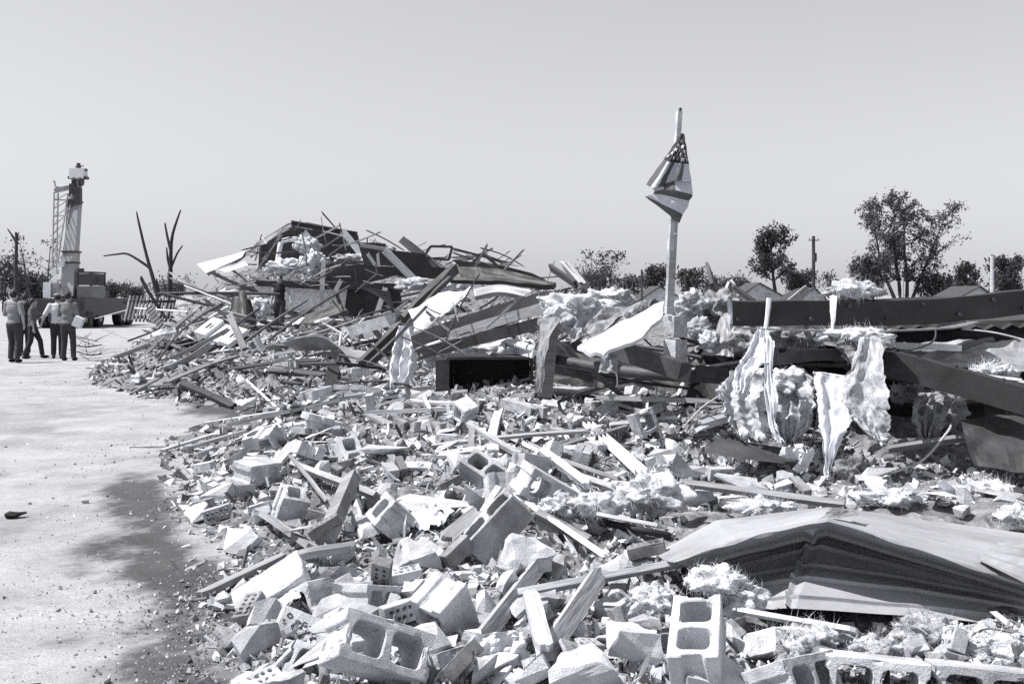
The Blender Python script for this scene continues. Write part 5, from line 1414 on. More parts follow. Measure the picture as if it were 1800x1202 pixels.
0,1176,13424,867,736,674,-18,-33,100,
2,2428,12235,1533,10,982,186,-1,100,
1,1438,12413,775,946,34,-48,315,100,
1,-1690,8886,369,441,-331,-435,711,100,
2,2023,12264,752,105,-977,181,-2,100,
0,491,14787,802,142,-324,-521,776,100,
2,-1872,13154,483,186,980,46,-16,100,
1,-2378,8797,114,706,-524,288,-377,100,
2,572,8681,385,586,-478,-412,506,100,
3,-1549,11891,485,636,115,4,-762,100,
0,-8721,27985,328,46,-159,73,982,100,
0,-3007,22961,939,210,10,-68,-974,100,
1,-3260,24519,950,165,185,667,701,100,
2,-4983,26512,764,11,307,-951,-3,100,
3,-1423,13869,461,457,-593,426,506,100,
2,-3549,16867,561,240,-295,-595,707,100,
3,-2070,14077,222,488,398,-625,460,100,
3,-8522,24970,304,372,-368,-647,552,100,
2,-3434,19688,842,16,109,-992,42,100,
0,-1665,13939,414,489,-384,494,-606,100],
'plaster_slab':[2,-754,4779,226,92,-428,894,83,64,
0,-87,6855,228,65,212,957,180,47,
0,-1246,6406,272,909,-96,-29,403,74,
1,-282,5784,168,28,-65,996,-5,61,
4,-833,4512,157,373,191,357,-834,56,
1,672,5408,298,632,-44,-318,-704,62,
4,589,8544,282,971,-55,174,-149,51,
3,636,4835,122,81,-740,-655,-116,62,
5,-11,6419,236,512,123,159,-834,63,
5,66,7781,197,107,-990,47,65,56,
5,443,4658,108,8,968,-246,18,54,
3,1195,7780,188,80,37,86,-991,80,
4,-528,7828,192,139,121,981,-37,55,
3,41,4679,136,64,203,-288,932,83,
4,-1038,6812,120,40,616,-747,-243,44,
5,-24,4556,135,745,-157,297,-574,49,
2,-336,4614,162,149,50,983,89,43,
5,256,4450,177,877,-54,381,-283,65,
1,622,5556,216,110,583,-332,732,52,
4,-1380,6130,69,79,-870,-481,53,79,
4,538,6983,211,66,-657,-705,255,48,
1,-756,4455,157,978,-100,-175,28,83,
1,946,10965,447,39,-984,-153,68,79,
1,-1740,13751,344,506,-17,-8,861,92,
5,259,9629,341,152,117,130,-972,90,
0,-2079,8697,96,240,38,69,967,64,
2,2157,12407,1458,917,-38,-51,392,67,
3,-2255,15444,280,103,-5,-214,970,61,
2,989,15598,715,382,-35,-5,922,56,
0,1878,13808,831,582,32,0,812,92,
5,33,8791,331,121,626,768,-43,66,
1,-1957,8088,82,548,-52,52,832,49,
1,-2343,11584,248,914,94,134,-368,82,
4,-576,9406,352,844,19,-131,517,101,
2,136,8053,272,65,851,-493,-160,54,
0,-694,11466,449,850,147,-12,-504,93,
5,-1907,9754,207,980,-110,147,-67,62,
4,-906,11381,413,241,-78,-26,966,68,
3,-479,7671,217,811,-31,-426,397,84,
4,1651,12776,762,885,-153,107,-424,94,
2,-282,8742,327,886,15,17,-461,70,
3,67,13488,945,243,-86,-950,171,60,
0,974,10986,516,282,-698,-647,-114,86,
1,1103,11056,440,164,-756,609,168,75,
2,-1026,10076,277,213,54,7,-975,91,
5,-2557,9126,31,435,278,196,-832,84,
4,-1317,9577,309,605,32,6,-794,90,
0,-197,8592,324,455,49,-285,841,74,
0,-122,9752,286,746,154,-65,-643,80,
3,-1072,7558,137,599,-3,-728,330,103,
0,1588,11255,578,80,-196,-973,-79,101,
0,-2885,10524,42,516,-145,-102,837,46,
3,-1397,11872,382,64,172,54,981,59,
5,-2075,12044,326,623,119,244,-732,68,
5,222,7871,254,388,-289,65,872,94,
1,-2488,11585,221,27,-66,64,994,62,
5,1152,8419,318,803,306,346,-373,82,
3,165,11680,507,718,-70,-114,-681,49,
4,2096,14553,887,605,-105,-91,783,71,
4,-1190,14303,400,983,-130,7,-123,71,
4,1258,10122,394,906,30,34,-419,78,
4,-996,12832,480,228,-898,-373,5,93,
5,-3039,10796,31,117,490,860,63,52,
1,-1883,8583,154,48,-616,778,-108,100,
0,-1529,10657,277,659,28,-37,750,77,
5,-781,9880,282,10,-244,-138,959,95,
1,231,8624,276,166,2,-77,-982,75,
5,-2800,12027,191,261,-733,623,-57,68,
1,-614,10487,348,983,39,-119,-126,96,
5,156,8648,303,120,-96,-173,972,78,
3,2102,13869,851,953,-32,-260,147,62,
2,-1928,10504,294,356,153,-50,-919,82,
1,-2881,13850,35,385,65,-226,-891,97,
5,1755,12889,742,807,-132,41,572,74,
2,1116,7789,215,275,11,241,-930,64,
1,-354,9076,292,969,230,-33,75,72,
4,-518,7966,191,509,-179,-110,834,64,
4,991,8500,274,786,15,104,-607,49,
3,-2373,14791,63,264,-106,951,-115,77,
1,-1739,9352,254,978,-78,-56,181,98,
1,792,10730,407,6,-476,-866,148,58,
4,-79,8441,231,0,-20,963,263,64,
3,1749,14944,850,149,692,-703,-47,59,
0,-1801,10126,275,276,-47,113,952,92,
2,-2628,10734,131,236,44,222,-944,47,
2,-2042,9162,122,134,-284,946,68,52,
0,-1464,11485,354,958,39,-44,278,86,
1,728,14731,759,985,-70,-84,-130,95,
4,-735,9168,301,10,-979,-190,61,52,
3,959,8846,329,801,-222,-462,306,61,
5,-2362,11738,231,986,-18,98,124,78,
1,-1988,11943,342,91,912,397,-13,72,
3,254,7803,191,52,191,960,192,85,
0,-1557,7809,84,991,72,32,-101,49,
3,-3283,11411,34,563,-11,-45,-824,75,
5,-447,8202,191,178,-164,-50,968,53,
0,-1287,11864,415,454,144,66,-876,98,
1,999,8560,272,739,53,-67,667,50,
0,869,13076,713,934,176,48,-305,94,
1,-1691,12486,380,718,19,-75,691,77,
3,1363,11758,599,243,-308,917,55,55,
1,155,8557,326,956,-118,37,-263,83,
3,-1650,8735,177,104,115,984,70,65,
5,-2686,13281,204,469,51,-33,-880,73,
3,-2328,12653,325,34,-969,232,-60,81,
5,-2252,9713,184,110,-992,-7,52,78,
2,-2833,13149,198,412,-69,-117,900,72,
5,1840,7922,251,309,57,-151,936,56,
2,3334,7435,301,884,-10,30,-464,71,
1,1759,7857,217,64,-519,-840,141,47,
5,1337,7801,222,598,-349,-21,720,76,
5,3152,8182,313,96,-912,-354,180,67,
3,1730,7417,194,7,-90,-994,-30,83,
2,2493,7483,241,114,-1,-158,-980,61,
5,1250,7692,168,977,-133,122,108,49,
5,-2527,17741,663,82,-551,-829,-16,61,
2,-1862,14145,264,447,131,-45,-882,46,
4,-2228,24252,767,116,783,603,-89,47,
4,-3088,15812,261,135,-535,833,-6,74,
5,-5373,28670,562,635,67,-30,-767,89,
0,-2503,18819,809,959,208,109,149,67,
5,-3311,22372,968,230,140,44,-961,64,
5,-3126,13473,69,27,907,399,123,69,
1,-1328,14695,341,609,55,24,789,87,
0,-4725,24712,878,528,33,-123,-839,69,
4,-1908,16936,564,64,746,656,88,48,
5,-3520,20536,827,89,-983,-153,12,42,
1,-9586,31675,204,988,132,57,42,86,
4,-2752,18045,699,4,390,918,51,77,
2,-2874,22274,938,981,-67,-87,-157,61,
3,-2672,15467,167,927,15,-187,-321,40,
2,-9005,29990,320,841,-28,-58,535,67,
2,-6545,19393,171,46,37,993,93,54,
5,-2457,15742,242,599,168,160,-765,54,
1,-6390,18805,17,170,-923,335,72,41,
1,-5322,25985,703,986,61,-15,-145,53,
0,-4750,21568,739,67,-985,-135,-65,81,
0,-3526,15815,71,150,240,938,193,60,
3,-1895,17467,671,481,-83,-116,-864,71,
4,-6415,20581,385,213,390,895,25,44,
5,-4533,25925,783,930,-88,151,-320,86,
5,-3220,21553,916,992,-47,111,11,79,
0,-1549,14404,315,921,71,-27,-379,43,
3,-5900,19993,456,52,-256,955,129,83,
1,-2208,22621,877,30,56,90,993,86,
2,-1727,14181,320,53,-115,-29,991,75,
4,-2961,21270,903,768,3,57,-637,55,
0,-3400,30139,621,316,-89,45,-942,80,
5,-6062,20958,477,100,-976,178,-57,45,
0,-4735,24983,870,43,-856,-512,-36,45,
1,-1735,20559,904,398,-2,105,910,46,
3,-4872,18508,5,891,-160,-112,-407,51,
0,-10005,28014,106,806,-93,-50,581,63,
4,-7358,23748,457,980,81,25,172,74,
4,-2926,33558,1224,74,800,560,197,88,
4,-4200,23885,890,0,846,529,-50,51,
5,-2305,19850,877,526,47,69,-845,77,
4,-2443,27398,633,751,-37,-87,651,45,
0,-7547,24471,452,956,34,-44,-285,85,
0,-2812,17903,667,798,45,61,-596,59,
4,656,39530,2021,153,-229,149,-949,71,
0,-8913,32559,300,986,-24,68,143,135,
0,-2232,29297,674,112,-31,55,991,83,
3,-11707,37182,290,105,617,778,40,71,
3,-4180,25829,849,152,892,404,-125,120,
3,-5015,27859,639,339,22,-72,937,120,
4,-4714,26420,721,886,-208,-48,-409,70,
1,-2569,31368,880,216,-15,-23,975,139,
5,-9538,33696,244,892,-92,27,439,149,
4,-1058,27111,612,985,-105,115,57,112,
0,-1824,27167,645,990,-71,26,107,106,
4,-7484,29576,327,83,672,733,-52,89,
0,-2975,26649,682,95,-12,-73,-992,105,
1,-5071,27639,660,996,31,9,-66,134,
0,-9457,29565,264,170,-35,-77,981,147,
4,-3135,37035,1817,285,-498,815,-68,125,
3,-9890,31712,190,40,951,299,43,100,
0,-10946,36497,361,711,144,15,-687,137,
4,-4102,28739,645,2,-99,-22,994,117,
5,-8673,32715,275,153,117,57,-979,82,
1,-4822,27746,661,446,-59,-23,-892,139,
5,-8099,26908,343,790,55,136,-594,82,
5,-2113,32839,1209,528,-177,-179,810,135,
2,703,38639,1961,217,248,54,942,113,
5,-2689,33197,1202,163,-749,636,-75,102,
2,-10511,39633,957,979,153,-111,54,81],
'wooden_plank':[0,-1530,6174,61,88,-482,870,-31,90,
0,105,4535,298,733,21,46,-677,81,
4,588,8434,287,174,872,-403,-212,74,
4,273,7244,248,984,28,56,160,97,
4,-67,4171,152,566,80,-14,-819,61,
1,1463,12965,1117,152,352,363,-848,105,
0,1213,13035,778,649,-2,-115,751,77,
0,-3092,11426,137,80,-145,-36,985,110,
1,-8,14137,638,664,106,-50,-737,63,
2,-5,9565,389,36,42,24,-997,86,
1,1018,13450,787,35,308,947,65,72,
2,1599,13745,876,655,-15,85,-750,79,
6,-2536,12149,346,986,-71,-108,93,97,
2,-162,10236,398,667,174,-73,-720,81,
6,631,12062,629,4,-218,-923,-315,64,
8,1949,13169,807,46,-3,-184,981,78,
1,-2279,12866,382,868,-40,-24,492,95,
6,367,7696,436,747,167,-134,-628,113,
4,238,9361,341,163,-467,-852,167,75,
0,219,9820,390,171,-80,-105,-975,70,
6,-2387,14191,175,122,404,905,3,101,
0,-1370,11184,367,532,-4,-47,844,95,
0,-384,8970,316,131,-18,71,988,80,
0,2086,13964,1479,30,469,-881,-15,100,
4,-2461,9831,153,145,-669,708,-170,88,
8,899,12643,743,290,120,153,936,99,
8,2569,13183,1451,997,2,17,59,95,
1,-2377,9083,78,409,57,87,-905,66,
0,-2704,11068,220,585,113,-77,-798,75,
6,583,12636,896,108,253,-61,958,60,
0,-210,10820,424,27,-649,-758,-39,81,
4,-358,9496,398,64,-696,-702,-128,107,
8,-345,15223,636,877,114,14,464,107,
6,-1537,12912,490,693,717,-19,62,88,
2,-2145,14376,238,11,-978,85,-187,70,
6,-922,11413,445,12,987,-151,36,102,
6,2368,13795,1473,82,744,-653,-110,68,
6,-2999,12599,242,46,-186,-747,636,112,
6,-179,9403,412,7,566,819,80,98,
1,-1920,14914,351,10,992,97,73,91,
0,-870,14445,463,376,134,-12,-916,68,
0,1165,11190,509,473,88,65,873,92,
1,1174,12668,864,62,-146,986,0,79,
2,2608,15012,1465,137,-10,4,989,62,
1,-852,11752,497,58,444,891,61,106,
6,-3522,11824,57,536,-24,123,-834,68,
6,-1036,12657,498,41,91,991,-78,78,
1,2604,13867,1450,560,-6,22,-827,67,
8,-360,9184,332,118,25,151,-980,64,
0,-898,12527,495,78,455,885,-38,70,
4,1726,13819,841,371,-275,-605,648,62,
6,-923,11628,510,753,111,-51,-645,79,
4,-3028,12824,175,886,139,-211,-385,112,
0,-2005,9150,219,772,97,-136,611,111,
0,-2843,13551,133,751,-86,78,649,68,
7,-10571,31647,1700,601,452,-534,-383,101,
2,-1576,14331,369,78,178,978,66,83,
4,-2183,13754,221,163,126,-211,-954,98,
0,-9866,29430,198,23,837,535,97,79,
0,-5116,19305,489,958,112,-39,-257,103,
8,-3269,17630,642,85,110,162,-976,104,
4,-4355,18787,521,945,145,-140,255,83,
0,-3381,19325,830,48,83,992,68,111,
0,-8317,30903,335,263,17,27,-963,102,
4,-8045,23539,318,23,-26,-2,998,79,
3,-5328,20899,976,565,-24,-285,773,90,
8,-2182,17701,977,496,-274,-211,-795,79,
7,-1488,18367,861,648,50,-7,-759,66,
4,-1696,13316,393,62,-174,977,-100,91,
7,-4891,16968,140,860,192,-68,-466,102,
4,-6363,27897,489,872,37,-36,-486,86,
4,-10300,31616,174,894,-27,-2,-445,85,
3,-5293,18515,400,558,64,61,-824,82,
4,-2848,28055,661,11,995,67,-65,107,
0,-2078,21717,915,42,715,694,60,112,
8,-5849,28026,548,911,-87,-81,393,90,
4,-5983,18358,65,975,179,-110,-65,107,
1,-10235,29875,183,75,-17,996,-5,96,
6,-8104,30828,335,279,29,29,-958,85,
6,-4802,23416,846,50,119,989,-62,105,
5,-2782,26687,739,746,-80,72,-656,82,
6,-6245,26482,571,621,-69,4,780,75,
1,-4994,29554,647,491,21,-52,868,96,
8,-2283,15131,211,58,173,82,-979,113,
0,-2629,16651,489,802,-5,16,-595,82,
0,-5259,19948,621,347,43,12,-936,109,
7,-5465,25609,888,673,55,-153,-720,102,
6,-6904,23723,540,93,-92,990,43,60,
4,-8217,22791,198,861,88,-86,-492,85,
4,-3900,23892,928,953,25,-17,-297,108,
4,-7525,22564,383,135,-634,758,-62,69,
6,-3224,28133,687,997,-55,23,24,99,
1,-3333,16585,476,254,-50,-248,932,107,
6,-5875,24276,822,638,-605,294,-372,82,
0,-3209,20568,895,25,-234,-967,-85,95,
2,-5927,18301,113,288,-68,-51,953,103,
2,-5220,18769,388,518,29,-85,850,109,
1,-6245,18423,117,778,-8,-139,610,84,
8,-6661,31104,425,19,-33,-130,990,74,
6,-3269,16653,530,118,-58,-50,-989,61,
0,-2497,22581,968,718,-163,62,-673,83,
5,-2298,22430,933,738,-66,30,-669,102,
3,-6105,24774,913,982,-66,7,-171,111,
5,-2695,16162,457,639,183,73,742,85,
8,-2404,15376,272,438,-103,-156,878,114,
4,-8058,28541,376,367,-43,19,928,81,
8,-5616,17687,90,220,83,-19,-971,106,
8,-3501,19926,826,169,62,43,-982,92,
4,-6388,32718,471,149,-45,31,986,74,
2,-3908,17699,497,887,240,-195,-340,97,
7,-1927,19393,929,450,57,-10,-890,106,
1,-1917,14338,278,951,22,-182,-245,78,
4,-7009,20646,251,14,-912,390,-121,63,
1,-6658,30807,416,219,-56,24,973,83,
5,-6430,31792,462,876,2,-5,-481,86,
7,-3894,17520,529,388,5,143,909,90,
1,-7068,26477,1293,448,100,160,873,109,
4,-1415,16682,602,116,-696,-690,-153,69,
7,-3349,16847,554,917,109,-88,-371,82,
0,-1590,15882,507,956,23,-87,-275,90,
7,-3027,29553,717,866,-100,35,-488,84,
2,-292,32377,1201,447,88,-76,886,61,
2,367,34362,1557,967,80,155,180,83,
7,-11177,38114,515,966,154,-39,-198,85,
3,-8082,29985,459,70,520,848,55,107,
7,-9192,30091,353,982,19,-71,-165,96,
7,-12956,39820,306,921,80,-196,-322,61,
7,-2688,25931,829,925,3,55,373,115,
3,-2174,31672,996,968,76,-57,226,85,
5,22,37800,2131,40,721,-683,-98,69,
3,-3310,29637,663,945,-27,12,-324,77,
7,-9081,32157,315,931,46,-48,-355,74,
2,-6316,26300,641,834,44,-218,-502,61,
7,280,36988,2086,463,-27,-91,-880,93,
7,-4038,25007,1047,85,64,975,188,93,
7,-1409,30390,979,958,72,13,-273,84,
5,-991,29152,762,616,102,-37,-779,101,
7,-2254,35883,1907,978,137,-107,-110,105,
5,-5896,29900,512,979,58,-52,183,62,
7,-9058,36352,556,266,-39,-34,962,69,
2,420,38015,2056,582,-114,172,-785,79,
7,-9282,35478,429,36,38,23,-997,99,
7,-1935,31290,1047,474,-341,589,-558,87,
7,-2629,34188,1460,985,71,-26,-147,89,
5,-5560,26089,845,680,-245,-132,677,115,
5,-2654,33677,1348,3,-560,-823,-87,87,
7,-7962,30733,393,440,-379,582,-568,71,
3,-3714,41391,2775,931,76,-87,344,79,
7,-2268,39315,2497,902,73,35,-421,85,
7,-4324,29146,739,734,22,22,-677,76,
7,-925,40682,2530,466,-108,138,-866,95,
7,-5173,25041,852,168,-62,21,983,83,
3,-5732,26333,830,159,-549,788,-225,114,
5,-2014,28501,647,300,8,-7,953,65,
3,1017,38563,1921,426,-212,114,-871,74,
7,-1645,41124,2767,110,-503,-853,-77,65,
3,-1589,28119,694,16,7,92,995,89,
7,-7654,29589,410,519,24,23,853,66,
7,-4266,29249,671,999,30,-8,1,89,
5,-10123,36051,395,998,34,-21,8,84,
7,-11021,38474,735,94,-9,-99,990,99,
5,-3532,38076,1915,198,-468,859,-30,61,
7,-10065,36476,524,229,61,-5,-971,114,
7,-8665,32658,358,986,-53,-7,155,97,
7,-914,35401,1888,744,-21,140,-652,85,
7,-8415,31187,461,984,-1,-42,169,101,
3,-2084,31595,1167,578,706,-346,-214,102,
5,-938,25043,659,782,-67,56,-616,79,
7,-5971,30445,557,979,-94,-34,-171,100,
2,-2611,35811,1721,850,31,-185,490,105,
7,-5469,27446,731,798,261,153,519,114,
3,-9214,35993,473,974,-16,-25,219,107,
2,-11094,38379,654,803,99,26,-585,82,
5,-2685,30100,756,642,25,-92,760,75,
7,-11261,40889,1142,784,101,-98,603,64,
3,-3718,40425,2541,986,85,-45,-126,81,
7,-2946,34764,1441,840,8,-106,530,68,
5,-3032,28330,701,8,22,80,995,93,
7,-7956,29395,1700,986,133,13,86,107,
5,-2258,30182,770,153,-42,-84,983,63,
7,-2903,28246,791,542,119,46,830,62,
2,-473,36443,2034,743,65,-52,662,115,
7,-1653,24292,786,988,-116,68,-67,79,
7,-3146,39644,2493,142,-968,-204,-3,105,
7,-6168,29766,574,992,24,-81,-84,86,
2,-776,37712,2210,777,-24,109,-618,97,
5,-1465,29487,736,899,108,13,-421,86,
3,-7960,25060,768,804,180,-195,530,84,
7,-5981,27635,571,223,60,-14,-972,60,
2,-9833,36545,454,973,64,6,-217,85,
7,-13243,40109,391,211,-542,805,-103,101,
5,-2082,35818,1858,609,177,2,-771,112,
2,-7284,30382,370,760,66,-50,-643,65],
'concrete_block':[0,211,6927,408,650,680,332,-50,100,
1,-736,6553,312,518,-150,-388,746,100,
1,-58,6672,347,259,-399,622,620,100,
3,380,13777,633,535,-693,-150,457,100,
1,-475,10860,494,463,781,-130,-395,100,
1,-82,7419,330,117,759,-620,156,100,
1,-2281,10155,304,420,-366,-373,-740,100,
0,-2353,13040,435,859,-12,-71,504,100,
0,-2046,8649,234,642,-549,-325,423,100,
3,2649,14573,824,627,-648,182,389,100,
0,-2405,10534,255,154,-72,978,109,100,
3,82,14963,616,676,-661,290,141,100,
2,203,7929,378,86,960,250,-85,100,
2,1201,9601,442,466,-683,348,439,100,
0,-4510,28000,730,187,164,-651,-715,100,
2,-4026,19580,810,856,154,58,-488,100,
0,-2801,19440,950,636,-383,-334,578,100,
1,-8162,27222,443,909,3,-108,-400,100,
3,-6610,19267,110,490,-637,-329,493,100,
2,-4651,19777,679,688,-517,417,289,100,
2,-2240,16158,494,968,-10,-48,243,100,
1,-2963,19912,913,395,66,80,-912,100,
2,-6535,28374,497,84,-122,685,712,100,
2,-6753,30998,465,723,-423,416,350,100],
'sheet_strip':[4,-3474,21662,1001,827,-333,-182,413,57,
3,-2020,18486,857,781,-27,-111,612,48,
4,-3000,17415,742,938,-191,99,-267,93,
0,-3766,18984,720,115,-159,-296,934,60,
1,-7460,23175,872,270,-27,476,-835,62,
4,-2033,17415,1269,433,-502,138,-735,86,
1,-3359,19036,803,522,-171,-238,800,42,
2,-6709,23667,646,94,-24,651,752,65,
2,-7363,33866,436,214,-101,556,-796,53,
1,-4167,17455,410,263,-50,-62,960,64,
2,-2007,25638,720,509,-416,482,-578,56,
3,-2871,29798,721,803,47,-50,-590,48,
4,-3539,26649,804,800,-360,-127,461,67,
2,-4625,24502,951,819,-549,68,-149,65,
4,-5217,22803,851,732,-336,235,-541,43,
2,-7592,30034,374,606,582,-393,-371,67,
1,-3825,18235,569,943,-301,-92,-96,53,
1,-5739,18003,66,745,53,-14,-663,42,
0,-2510,19565,905,505,-257,-315,760,49,
1,-5727,24251,903,72,669,-731,100,58,
2,-8760,23704,187,294,-132,536,-779,37,
3,-6656,27870,495,495,-19,-122,859,62,
2,-6749,27749,565,19,-118,-690,713,72,
1,-9912,30877,209,697,-194,177,-665,76,
0,-2175,27773,670,364,19,-48,929,50,
0,394,36604,2018,988,-44,69,119,75,
1,-218,34182,1645,550,175,-46,814,58,
1,-3387,25753,863,82,-61,236,-965,43,
0,-9001,29739,353,63,-48,-276,957,62,
4,-10997,35252,320,572,-303,-307,696,61,
4,-4327,25637,952,522,-73,-117,841,60,
3,-6015,28044,569,641,-179,-100,738,49,
4,-2258,27233,798,11,-863,-499,-58,50,
4,-4636,25621,1101,22,209,362,-907,74,
4,-12062,37465,346,750,-321,-286,500,66,
0,-1799,41784,2777,958,-266,91,44,49,
4,-8707,33023,405,106,2,353,-928,67,
3,-294,31699,1098,614,-35,-193,763,70,
4,-1855,32310,1275,123,-224,-433,863,48,
4,-3672,28772,899,325,939,91,-42,67,
1,-7771,27101,433,617,-91,187,-758,75,
3,-5848,29031,511,363,-173,-124,906,49,
2,-11532,40269,827,828,-373,216,-357,49,
0,-1607,42042,2778,966,-218,79,107,67,
3,-957,26240,611,516,-148,191,-821,56,
0,-9941,33904,313,872,-168,119,-441,59,
4,-9399,34869,362,911,-290,162,-238,43,
3,-7191,30496,451,980,-178,73,10,74,
0,-1223,38945,2390,131,-57,-318,936,50,
2,-861,29632,744,413,-233,583,-658,54,
0,-5366,29766,590,305,56,4,-950,46],
}
# ---------------------------------------------------------------- loose pieces at rest (poses settled once by letting them fall)
ZONE=[('nearest the viewer','near'),('below the slanting joists','middle'),('along the far edge by the damp ground','far'),('on the mound of wreckage','mound')]
WHAT={'brick':['cored brick with ten holes','brick with three round holes','plain solid brick','broken half of a cored brick','small brick bat','brick still coated in pale mortar'],
'concrete_block':['whole hollow block','half hollow block','broken hollow block','thin shard of a hollow block'],
'concrete_chunk':['oblong grey chunk','cubical mortar lump','flattish grey chunk','small white lump','big grey chunk','sliver of mortar','small flat white flake','blocky grey chunk'],
'wooden_plank':['short pale plank','medium pale plank','long pale plank','very long pale plank','tiny stick of lath','wide dark plank','narrow pale batten','very long dark plank','thin short board'],
'plaster_slab':['broad plaster slab','small plaster slab','large plaster slab','white board flake','narrow plaster slab','thick concrete flag'],
'mortared_bricks':['lump of four mortared bricks','lump of six mortared bricks','long lump of pale mortared bricks','stack of three mortared bricks'],
'sheet_strip':['bent grey sheet strip','bent white sheet strip','narrow curled sheet strip','broad dark sheet scrap','long bent grey sheet']}
CATS={'mortared_bricks':'brickwork','wooden_lath':'lath','brick':'brick','concrete_block':'block','concrete_chunk':'concrete','wooden_plank':'plank','plaster_slab':'slab','sheet_strip':'sheet metal'}
ANCH=[(680,1130,'two-core block'),(490,1030,'bright white slab'),(525,1095,'stamped brick'),(730,1030,'wedged white block'),(830,1090,'block with broken top'),(875,925,'large tilted block'),(925,985,'rough broken chunk'),(735,965,'light flat paver'),(1225,1100,'propped white block'),(1075,1075,'broken half block'),(1005,1180,'large white chunk'),(1118,1128,'lower white chunk'),(1150,868,'pale wool heap'),(760,884,'grey floor slab'),(668,790,'light flat slab'),(620,800,'leaning two-core block'),(842,825,'open-cored tilted block'),(730,845,'block with dark cores'),(510,880,'half block by the road'),(592,900,'square pale post'),(455,810,'flat white plate'),(430,858,'squared grey block'),(392,760,'asphalt clod'),(965,720,'upright white slab'),(860,665,'open box'),(1080,790,'white grooved track'),(1030,775,'dark-sided plank'),(930,780,'long slanting plank'),(1213,818,'triangular slab'),(1310,790,'dark panel scrap'),(1455,830,'white tongue of cloth'),(1500,826,'soiled wool lump'),(1650,868,'white flat board'),(1775,875,'dark half round piece'),(1450,1160,'corner block'),(1625,1112,'bright wool heap'),(1735,1140,'bright wool spread'),(1420,1125,'wool heap under the sheet'),(520,740,'long pale plank'),(700,727,'rising pale plank'),(595,843,'thick plank'),(707,630,'white ribbon'),(720,560,'steep twisted rail'),(390,605,'toppled cabinet'),(440,640,'metal crate'),(460,690,'thin white pipe'),(606,634,'rounded pale bundle'),(300,585,'corrugated trough'),(265,545,'slatted panel'),(430,545,'dark bent plate'),(492,545,'person on the wreck'),(540,612,'pale sack of wool'),(360,520,'fanned grey sheets'),(390,465,'white roof sheet'),(540,430,'wrecked gable'),(600,480,'dark box beam'),(660,530,'right pale brace'),(735,500,'mound wool heap'),(770,445,'bent window frame'),(850,460,'small truss'),(890,485,'long roof beam'),(660,580,'grey box beam'),(800,540,'white crumpled sheet'),(880,510,'pale curved sheet'),(250,640,'long white lath'),(225,620,'light board at the mound foot')]
TAKEN={}
def label_loose(o,kind,what,x,y,z_):
    zn=0 if y<8.2 else 1 if y<13.5 else 2 if y<25 else 3
    px,py=CX+F*x/y,CY-F*(z_-EYE)/y; done=None
    for q in sorted(ANCH,key=lambda q:(q[0]-px)**2+((q[1]-py)*1.3)**2)[:4]:
        dx,dy=px-q[0],py-q[1]
        rel=('right of' if dx>0 else 'left of') if abs(dx)>1.2*abs(dy) else ('in front of' if dy>0 else 'behind')
        for lb in (f'{what} {rel} the {q[2]}',f'{what} farther {rel} the {q[2]}'):
            if lb not in TAKEN: done=lb; break
        if done: break
    if done is None: done=lb
    TAKEN[done]=1
    tag(o,done,CATS[kind],'loose '+CATS[kind]+' pieces '+('in the near rubble','in the middle rubble','in the far rubble','on the mound')[zn])
def own(o,m): o.material_slots[0].link='OBJECT'; o.material_slots[0].material=M[m]
for kind,l in LOOSE.items():
    for i in range(0,len(l),9):
        v,x,y,z_,qw,qx,qy,qz,s=l[i:i+9]; x/=1000;y/=1000;z_/=1000
        me,m=VAR[kind][v]; o=link(kind,me,m,None,(x,y,z_),Quaternion((qw,qx,qy,qz)).normalized()); o.scale=(s/100,)*3
        what=WHAT[kind][v]
        if kind=='wooden_plank' and y>13 and m=='wood' and (i//9)%5<3: own(o,'wood_mid'); what=what.replace('pale','grey')
        if kind=='sheet_strip' and m!='sheet_dark' and (i//9)%2: own(o,'steel_worn'); what=what.replace('grey','dark').replace('white','dark')
        label_loose(o,kind,what,x,y,z_)
# splintered laths and rods sticking out of the mound and the tangle of steel
rl=random.Random(77); LV=[(plank_mb(l_,w_,t_,300+i,.12,b_,cols=3).mesh('lath'),m) for i,(l_,w_,t_,b_,m) in enumerate([(1.6,.07,.025,.02,'wood'),(2.4,.09,.03,.06,'wood_mid'),(1.1,.05,.02,.0,'wood'),(3.0,.06,.04,.1,'wood_dark'),(2.0,.12,.02,.12,'wood_mid'),(2.6,.045,.045,.2,'wire'),(1.4,.15,.015,.08,'sheet')])]
LN=['splintered pale lath','splintered grey lath','short pale lath','long dark stick','curling grey board','bowed dark rod','thin bent metal slat']
def lath(px,D_,sc_,el,azr,v=None,zoff=0):
    x=(px-CX)/F*D_; h=float(height(np.array([x]),np.array([D_]),False)[0]); v=rl.randrange(len(LV)) if v is None else v
    me,m=LV[v]; az=rl.uniform(0,6.28) if azr is None else azr; q=Quaternion((0,0,1),az)@Quaternion((0,1,0),-el)@Quaternion((1,0,0),rl.uniform(0,6.28))
    L_=(1.6,2.4,1.1,3,2,2.6,1.4)[v]*sc_; z_=h+zoff+math.sin(el)*L_*.38
    o=link('wooden_lath',me,m,None,(x,D_,z_),q); o.scale=(sc_,)*3; label_loose(o,'wooden_lath',LN[v],x,D_,z_)
for k in range(150):
    D_=rl.uniform(18,40); px=rl.uniform(300 if D_>24 else 330,940)
    x=(px-CX)/F*D_
    if sdpoly(np.array([x]),np.array([D_]),EDGE)[0]<.6 or (440<px<700 and D_>31): continue
    lath(px,D_,rl.uniform(.45,1.0),abs(rl.gauss(.18,.3)),None)
for k in range(34): lath(rl.uniform(305,450),rl.uniform(29,37),rl.uniform(.6,1.2),abs(rl.gauss(.1,.25)),rl.choice((0,3.14,2.7))+rl.gauss(0,.4),rl.choice((0,1,4,4,6,6,3)),zoff=rl.uniform(0,.35))
